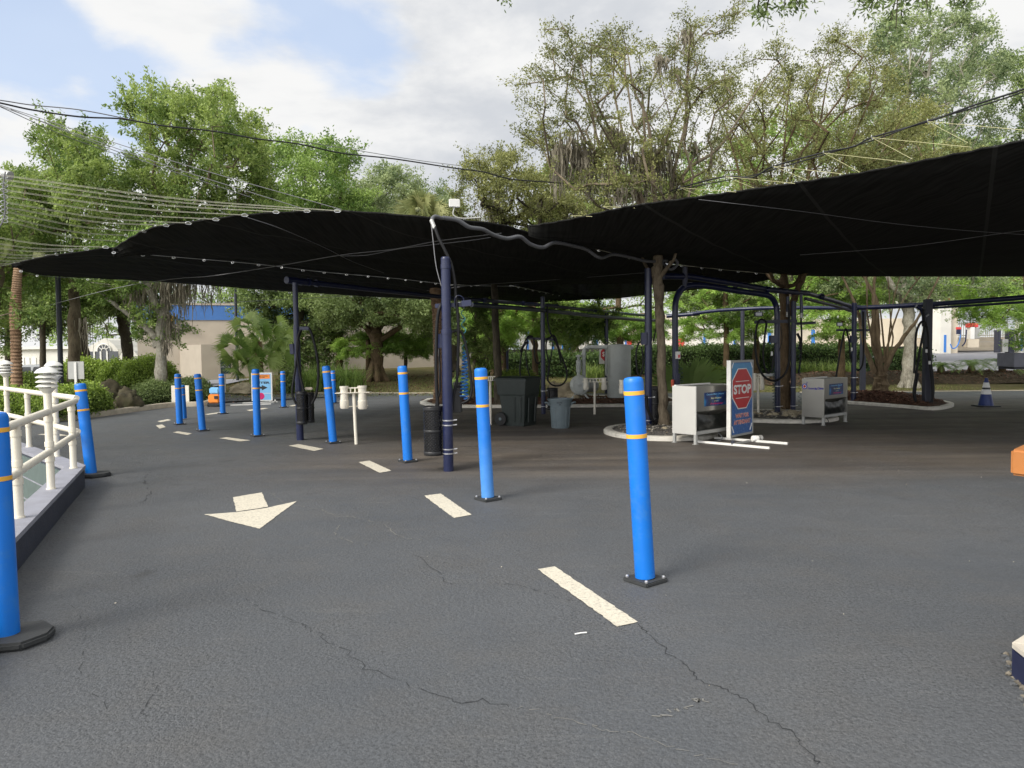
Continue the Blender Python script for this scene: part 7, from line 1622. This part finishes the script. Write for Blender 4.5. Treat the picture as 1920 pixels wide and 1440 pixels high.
# pale trunk behind
d_ = 26.5
tree('oak_tree', 'tall tree with pale mottled trunk behind the square charcoal post', 'tree', TR([(1705, 722, 13), (1707, 650, 11.5), (1704, 590, 10.5), (1697, 540, 10), (1690, 480, 9)], d_),
 [([(1640, 60), (1700, 20), (1780, 15), (1860, 50), (1890, 110), (1850, 200), (1900, 260), (1880, 360), (1800, 420), (1650, 420), (1600, 350), (1640, 250), (1600, 150)], d_, 3.5, 210), ([(1560, 505), (1650, 500), (1800, 505), (1900, 520), (1910, 552), (1800, 560), (1620, 566), (1540, 556)], d_, 2.5, 60)],
 M['leaf_grey'], M['bark_pale'], None, .10, int(78000*Q), .62, limbs=[LB([(1697, 560, 7), (1720, 500, 6), (1770, 400, 5), (1800, 300, 3)], d_), LB([(1700, 585, 6), (1686, 555, 5, -.3), (1670, 530, 4, -.5), (1640, 470, 3)], d_), LB([(1690, 480, 8), (1700, 350, 6), (1730, 200, 3.5), (1750, 80, 1.5)], d_)],
 seed=14, tmax=.07, tonebias=.05, aspect=.5)
d_ = 30
tree('oak_tree', 'grey green tree crown at the upper right picture edge', 'tree', TR([(1990, 730, 12), (1985, 600, 11), (1970, 450, 9)], d_), [([(1870, 120), (1905, 90), (1925, 100), (2050, 60), (2080, 300), (2050, 450), (1900, 440), (1850, 380), (1870, 300), (1910, 200)], d_, 3.5, 110)], M['leaf_oak'], M['bark_dark'], None, .11, int(36000*Q), .7, seed=15, tmax=.07)
# feathery trees behind the right posts
def cyp(label, trunk, d_, polys, seed, n=26000, tb=0, leafm='leaf_cypress', barkm='bark_brown', tw=6, cr=.55, leaf=.13):
    tree('cypress_tree', label, 'tree', TR(trunk, d_), polys, M[leafm], M[barkm], 'feathery trees behind the posts', leaf, int(n*Q), cr, seed=seed, tmax=.045, aspect=.20, twigs=tw, up=.5, flat=.35, squash=.25, droop=.35, tonebias=tb+.12, spread=.28, twigr=.006)
cyp('feathery green tree with tan trunk right of the second trunk', [(1577, 716, 7), (1578, 640, 6), (1577, 580, 5.5), (1576, 500, 5), (1575, 420, 4)], 27, [([(1500, 520), (1640, 515), (1650, 560), (1620, 620), (1590, 640), (1560, 620), (1520, 635), (1500, 600)], 27, 2.5, 75), ([(1440, 330), (1700, 330), (1680, 500), (1460, 500)], 27, 3, 60)], 21, 52000, .05)
cyp('feathery green tree hanging in front of the bright forecourt', [(1935, 730, 7), (1930, 640, 6), (1925, 560, 5), (1920, 500, 4)], 26, [([(1785, 575), (1850, 560), (1990, 560), (2000, 650), (1905, 650), (1880, 612), (1850, 600), (1800, 600)], 26, 2, 60), ([(1800, 525), (1990, 530), (1990, 580), (1850, 580), (1790, 560)], 26, 2.5, 40)], 22, 34000, .12)
cyp('feathery green tree behind the arch with low hanging sprays', [(1360, 705, 6), (1362, 620, 5), (1360, 560, 4.5), (1360, 480, 4)], 30, [([(1280, 590), (1440, 585), (1440, 615), (1380, 640), (1340, 620), (1290, 640), (1272, 620)], 30, 2.2, 55), ([(1260, 520), (1460, 520), (1460, 590), (1260, 600)], 30, 2.5, 35)], 23, 40000, .1)
tree('broadleaf_tree', 'small leaved tree filling the gap under the arch', 'tree', TR([(1415, 700, 7), (1418, 640, 6), (1412, 560, 5), (1405, 480, 4)], 31), [([(1250, 480), (1470, 480), (1470, 560), (1440, 620), (1400, 600), (1330, 590), (1260, 600)], 31, 2.5, 90)], M['leaf_oak'], M['bark_brown'], None, .12, int(26000*Q), .6, seed=24, tmax=.05, tonebias=.1)
cyp('feathery tree with trunk right behind the tank', [(1163, 700, 6.5), (1162, 640, 6), (1160, 560, 5), (1160, 480, 4)], 29, [([(1080, 580), (1230, 585), (1240, 625), (1190, 635), (1120, 625), (1085, 610)], 29, 2, 45)], 25, 30000, -.1)
cyp('bright feathery tree with trunk left of the slim navy post', [(941, 700, 8), (942, 640, 7), (943, 590, 6.5), (942, 520, 5), (942, 450, 4)], 25.5, [([(880, 560), (1000, 560), (1090, 570), (1060, 640), (980, 625), (960, 650), (900, 640), (870, 600)], 25.5, 2, 80)], 26, 44000, .12)
tree('young_tree', 'young leafy tree behind the blue coil hose', 'tree', TR([(888, 745, 3.5), (889, 700, 3), (890, 650, 2.5), (892, 600, 2)], 22), [([(862, 600), (890, 560), (930, 580), (935, 640), (925, 690), (895, 705), (868, 670)], 22, .8, 60)], M['leaf_bright'], M['bark_grey'], None, .085, int(14000*Q), .28, seed=27, tmax=.02)
tree('young_tree', 'slim trunk with small crown behind the T bracket post', 'tree', TR([(1005, 720, 7), (1003, 660, 6), (1002, 610, 5), (1000, 540, 4)], 25), [([(1000, 565), (1150, 575), (1150, 625), (1080, 645), (1040, 620), (1000, 610)], 25, 1.8, 60)], M['leaf_green'], M['bark_brown'], None, .10, int(20000*Q), .45, seed=28, tmax=.04, tonebias=.1)
tree('young_tree', 'slim dark trunk between the bush and the leftmost far support post', 'tree', TR([(923, 715, 4.5), (924, 670, 4), (925, 620, 3.5), (926, 560, 3)], 27), [([(870, 560), (960, 560), (960, 600), (880, 600)], 27, 1.5, 20)], M['leaf_green'], M['bark_brown'], None, .10, int(7000*Q), .45, seed=29, tmax=.04)
# middle background above the sail
tree('broadleaf_tree', 'olive green tree crown above the middle sail left of the mossy crown', 'tree', TR([(935, 745, 8), (930, 600, 7), (925, 500, 6), (925, 430, 5)], 19.5), [([(862, 330), (880, 300), (930, 285), (990, 300), (1010, 340), (1060, 360), (1080, 440), (860, 440), (840, 380)], 19.5, 1.8, 130), ([(1000, 360), (1240, 370), (1220, 440), (1000, 440)], 20, 1.8, 40)], M['leaf_olive'], M['bark_dark'], None, .065, int(42000*Q), .42, seed=31, tmax=.05, tonebias=.15, moss=[ms(920, 380, 19.5, 30, .6, .2), ms(1010, 385, 19.5, 40, .4, .3), ms(1080, 395, 19.5, 30, .4, .2)])
tree('broadleaf_tree', 'bright green crown just left of the mossy crown', 'tree', TR([(1080, 720, 6), (1080, 600, 5), (1080, 480, 4)], 36), [([(1000, 340), (1040, 300), (1090, 310), (1180, 330), (1300, 340), (1300, 450), (1000, 450)], 36, 2.5, 90)], M['leaf_bright'], M['bark_dark'], None, .15, int(46000*Q), .8, seed=32, tmax=.05, tonebias=.1)
tree('broadleaf_tree', 'hazy green trees behind the sparse crowns at the upper right', 'tree', TR([(1480, 720, 8), (1480, 600, 7), (1480, 480, 6)], 40), [([(1270, 290), (1400, 240), (1560, 200), (1700, 200), (1860, 280), (1960, 300), (1960, 450), (1290, 450)], 40, 3, 150), ([(1480, 500), (1980, 500), (1980, 560), (1480, 570)], 42, 3, 90)], M['leaf_green'], M['bark_dark'], None, .17, int(85000*Q), .95, seed=33, tmax=.06, tonebias=.15)
for i, (lab, base, poly, dd, n, lm, tb, sd_) in enumerate((
 ('rounded grey green tree in the middle distance above the sail', 720, [(650, 380), (680, 330), (730, 310), (770, 330), (800, 380), (850, 370), (850, 430), (650, 430)], 46, 90, 'leaf_grey', .1, 41),
 ('broad green tree between the tall left tree and the grey green one', 590, [(480, 300), (510, 270), (560, 265), (620, 262), (660, 285), (670, 330), (690, 360), (690, 440), (480, 440)], 40, 130, 'leaf_green', -.05, 42),
 ('dull green tree low behind the middle sail', 640, [(560, 370), (640, 350), (760, 380), (860, 350), (870, 440), (560, 440)], 50, 80, 'leaf_grey', .0, 43))):
    tree('broadleaf_tree', lab, 'tree', TR([(base, 715, 8), (base, 600, 7), (base, 480, 6)], dd), [(poly, dd, 3, n)], M[lm], M['bark_dark'], None, .16, int(n*300*Q), .95, seed=sd_, tmax=.07, tonebias=tb)
# tall trees at the left
d_ = 25
tree('maple_tree', 'tallest left tree with upright leafy shoots against the sky', 'tree', TR([(305, 715, 7), (306, 600, 7), (315, 500, 7), (330, 420, 6)], d_),
 [([(232, 200), (236, 168), (265, 190), (290, 160), (330, 185), (370, 180), (410, 155), (440, 185), (420, 230), (465, 230), (493, 235), (480, 280), (520, 320), (520, 460), (420, 480), (300, 440), (215, 330), (260, 290), (240, 250)], d_, 3, 210)],
 M['leaf_bright'], M['bark_grey'], None, .11, int(62000*Q), .50, limbs=[LB([(342, 440, 6), (335, 330, 4.5), (300, 240, 2.5), (260, 185, 1)], d_), LB([(342, 430, 6), (350, 320, 4), (400, 230, 2.5), (410, 165, 1)], d_), LB([(342, 440, 6), (390, 340, 4), (450, 270, 2), (485, 240, 1)], d_)], seed=51, tmax=.06, twigs=6, wig=.2, squash=1.3, aspect=.5)
tree('maple_tree', 'leafy tree left of the tallest one, behind the guy ropes', 'tree', TR([(135, 715, 11), (140, 600, 10), (140, 500, 8), (145, 420, 6)], d_-1),
 [([(70, 290), (75, 240), (110, 225), (125, 260), (160, 250), (190, 270), (210, 330), (240, 330), (260, 420), (240, 500), (150, 545), (0, 550), (-60, 480), (-50, 350), (30, 330), (85, 330)], d_-1, 3, 210)], M['leaf_bright'], M['bark_grey'], None, .11, int(60000*Q), .52, seed=52, tmax=.06, squash=1.1, tonebias=-.05)
tree('maple_tree', 'dense green tree at the far left edge under the guy ropes', 'tree', TR([(-20, 730, 9), (-10, 600, 8), (0, 500, 7)], 21), [([(-120, 350), (60, 340), (80, 480), (85, 580), (40, 620), (-20, 640), (-140, 620)], 21, 2.5, 110)], M['leaf_bright'], M['bark_grey'], None, .10, int(34000*Q), .5, seed=53, tmax=.06, tonebias=-.05)
# moss draped tree at the kerb
d_ = 22
tree('mossy_tree', 'tree with mottled pale trunk and long hanging moss at the left kerb', 'tree', TR([(302, 760, 13), (302, 700, 11), (303, 650, 10), (305, 600, 9.5), (310, 560, 10), (318, 520, 8), (330, 470, 7)], d_),
 [([(255, 560), (345, 558), (340, 596), (262, 604)], d_+.3, .8, 9), ([(160, 470), (250, 440), (400, 440), (460, 480), (460, 535), (420, 515), (330, 510), (300, 515), (250, 535), (200, 560), (150, 545)], d_, 2.6, 170), ([(252, 570), (300, 560), (300, 620), (262, 620)], d_-.1, .5, 4), ([(325, 610), (350, 620), (330, 655), (320, 640)], d_+.2, .2, 3), ([(268, 615), (292, 625), (285, 655), (265, 640)], d_+.2, .2, 3)],
 M['leaf_green'], M['bark_pale'], None, .085, int(50000*Q), .45, limbs=[LB([(296, 650, 8), (285, 625, 6.5), (262, 605, 5.5), (235, 585, 4.5), (200, 560, 3)], d_), LB([(305, 600, 7), (285, 555, 6, -.3), (262, 500, 4, -.5)], d_), LB([(310, 570, 7), (345, 540, 6, .3), (380, 490, 4, .5)], d_)],
 seed=54, tmax=.05, tonebias=0, moss=[ms(325, 530, 21.8, 46, .95, .22), ms(345, 530, 21.8, 40, 1.1, .16), ms(300, 530, 21.8, 18, 1.0, .18), ms(272, 545, 21.8, 45, .9, .2), ms(250, 550, 21.9, 25, .7, .2), ms(318, 590, 21.8, 30, .9, .08), ms(385, 535, 22.3, 36, .7, .35), ms(156, 600, 22, 18, 1.0, .08), ms(310, 640, 21.8, 24, .5, .1)])
# dark oak grove at the left
for i, (lab, tk, poly, dd, n, sd_) in enumerate((
 ('huge dark oak trunk and canopy behind the left shrubs', [(148, 700, 19), (145, 650, 16), (150, 600, 13), (150, 540, 10)], [(20, 500), (250, 500), (250, 590), (200, 600), (130, 605), (90, 630), (50, 610), (20, 560)], 44, 110, 61),
 ('dark oak right of the white fan window house', [(240, 700, 12), (238, 650, 10), (230, 600, 9), (225, 540, 8)], [(140, 480), (300, 480), (280, 560), (250, 580), (245, 600), (230, 590), (160, 585)], 47, 100, 62),
 ('dark spreading oak between the tan building and the sail', [(560, 712, 9), (560, 640, 8), (560, 580, 7), (555, 520, 6)], [(440, 500), (640, 490), (650, 600), (640, 640), (600, 690), (540, 690), (500, 620), (455, 598)], 35.5, 130, 63),
 ('dark foliage mass behind the large oak', [(850, 712, 9), (850, 640, 8), (850, 560, 7)], [(780, 500), (1000, 500), (1000, 640), (900, 650), (820, 640), (780, 600)], 38, 90, 64),
 ('tree with drooping foliage left of the palm trunk', [(15, 715, 5), (14, 640, 4.5), (14, 580, 4)], [(-80, 500), (60, 500), (50, 640), (-40, 660)], 36, 40, 65))):
    tree('oak_tree', lab, 'tree', TR(tk, dd), [(poly, dd, 3, n)], M['leaf_dark' if i != 3 else 'leaf_oak'], M['bark_dark'], None, .15, int(n*300*Q), .9, seed=sd_, tmax=.12, tip=.012, moss=[ms(160, 600, dd, 30, 1.8, .5)] if i == 0 else None)
# large spreading oak on the lawn
d_ = 32
tree('oak_tree', 'large spreading oak on the lawn in front of the tan building', 'tree', TR([(706, 710, 15), (706, 690, 12), (707, 660, 11), (706, 635, 10.5), (708, 612, 9)], d_),
 [([(600, 560), (640, 490), (830, 490), (850, 560), (838, 600), (800, 622), (770, 605), (720, 600), (680, 612), (640, 600), (610, 590)], d_, 4, 230), ([(820, 590), (860, 600), (840, 650), (815, 640)], d_, 1, 14)], M['leaf_oak'], M['bark_brown'], None, .12, int(78000*Q), .75,
 limbs=[LB([(702, 640, 7), (690, 618, 6), (660, 600, 4.5), (620, 585, 3)], d_), LB([(710, 640, 6), (740, 620, 5), (770, 605, 4), (810, 590, 2.5)], d_), LB([(704, 620, 7), (690, 590, 5), (670, 550, 3)], d_), LB([(710, 615, 7), (725, 580, 5), (750, 540, 3)], d_)], seed=71, tmax=.08, tonebias=.2)
cyp('low feathery tree behind the large oak, over the tan wall', [(694, 706, 4), (693, 660, 3.5), (692, 630, 3)], 33.5, [([(628, 640), (670, 625), (760, 625), (815, 640), (818, 655), (760, 665), (700, 655), (640, 668), (626, 655)], 33.5, 2, 60)], 72, 34000, 0)
cyp('slim tree at the right of the large oak', [(760, 706, 3.5), (761, 660, 3), (763, 630, 2.5)], 34.5, [([(740, 620), (830, 620), (825, 660), (790, 665), (745, 645)], 34.5, 1.5, 30)], 73, 15000, .05)
for (px, w_, dd, yt, lab) in ((636, 6.5, 35, 655, 'short bare palm trunk near the strap leaved clumps'), (689, 4, 33, 650, 'slim brown trunk just left of the large oak')):
    b = L(px, dd); o = MB().tube(catmull([b, b+Z*.6, D(px+1, yt, dd), D(px, yt-40, dd)], 5), [w_*dd/F*1.1]*5+[w_*dd/F]*11, 14).build('bare_trunk', M['bark_brown'], None); tag(o, lab, 'tree')
tree('broadleaf_tree', 'distant green trees rising behind the tan building', 'tree', TR([(400, 700, 6), (400, 640, 5), (400, 580, 5)], 62), [([(90, 470), (640, 470), (640, 590), (500, 585), (290, 575), (265, 640), (150, 635), (90, 640)], 64, 3, 160)], M['leaf_green'], M['bark_dark'], None, .22, 32000, 1.4, seed=81, tmax=.1, tonebias=-.05)
tree('broadleaf_tree', 'distant green trees behind the wash building, seen under the sails', 'tree', TR([(1100, 690, 6), (1100, 640, 5), (1100, 580, 5)], 72), [([(840, 520), (1980, 500), (1980, 570), (1600, 575), (1200, 580), (860, 600)], 72, 3, 200)], M['leaf_green'], M['bark_dark'], None, .26, 36000, 1.7, seed=82, tmax=.1, tonebias=.1)
tree('broadleaf_tree', 'mid distance green tree filling the gaps behind the far left trees', 'tree', TR([(80, 700, 6), (80, 640, 5), (80, 560, 5)], 42), [([(-80, 350), (60, 340), (200, 360), (330, 380), (330, 570), (200, 590), (-80, 600)], 42, 3, 150)], M['leaf_green'], M['bark_dark'], None, .17, 50000, 1.0, seed=83, tmax=.1, tonebias=0)
# palms
def PT(pts, dd): return TR(pts, dd)
fan_palm('cabbage_palm', 'tall cabbage palm whose head rises over the middle sail, trunk behind the tallest navy post', 'palm', PT([(823, 768, 13), (823, 745, 11), (824, 700, 10), (822, 640, 10), (820, 580, 10.5), (805, 470, 9), (796, 420, 8)], 20), [D(793, 405, 20)], 34, .62, M['leaf_cabbage'], M['bark_palm'], 1, pet=.35)
fan_palm('palm_tree', 'palm with bare tan trunk at the left picture edge', 'palm', PT([(31, 745, 10), (31, 700, 9.5), (30, 640, 9), (29, 580, 10), (31, 540, 8), (34, 500, 7)], 19.5), [D(34, 490, 19.5)], 5, .45, M['leaf_cabbage'], M['bark_palm'], 2, pet=.5)
hp = [D(px, py, dd) for px, py, dd in ((470, 620, 27.5), (500, 640, 27.8), (445, 660, 27.2), (520, 668, 27.6), (480, 680, 27.2), (455, 690, 26.8), (510, 620, 28.2))]
fan_palm('palmetto', 'bushy fan palm clump in front of the tan building', 'palm', PT([(485, 728, 7), (487, 700, 7), (485, 670, 7), (486, 640, 6)], 27.5), hp, 10, .68, M['leaf_palm'], M['bark_palm'], 3, pet=.45)
# leafy branch ends hanging in from above
s_ = thing('overhanging_branch', 'dark leafy oak twigs hanging into the top right of the picture', 'branch', D(1600, -80, 6.5)); rg = np.random.default_rng(8); mb = MB(); PP = []; AL = []
for (x0, y0, x1, y1, n) in ((1440, -60, 1430, 30, 10), (1450, -60, 1470, 22, 9), (1500, -60, 1500, 12, 10), (1480, -70, 1440, 40, 6), (1520, -70, 1528, 5, 6), (1640, -60, 1630, 20, 10), (1670, -60, 1680, 55, 12), (1660, -60, 1650, 10, 8), (1700, -60, 1690, 30, 12), (1740, -60, 1740, 15, 9), (1780, -60, 1790, 10, 9), (1720, -60, 1720, 5, 9), (1800, -50, 1812, 8, 8), (935, -60, 942, 2, 4), (1690, -40, 1668, 55, 8), (1600, -60, 1620, 5, 6)):
    a, b = D(x0, y0, 6.5+rg.uniform(-.3, .3)), D(x1, y1, 6.5+rg.uniform(-.3, .3)); P = catmull([a, (a+b)/2+rg.normal(size=3)*.05, b], 6); mb.tube(P, [.010*(1-.7*i/len(P)) for i in range(len(P))], 6)
    for p in P[3:]:
        for k in range(n): PP.append(p+rg.normal(size=3)*.035); AL.append(np.array([rg.normal()*.8, rg.normal()*.8, -.5]))
mb.build('twig', M['bark_dark'], s_); AL = np.array(AL); AL /= np.linalg.norm(AL, axis=1, keepdims=True)
quads('leaves', leaf_quads(np.array(PP), .060, rg, .36, .3, AL, .5), np.clip(rg.normal(.35, .2, len(PP)), 0, 1), M['leaf_oak'], s_)
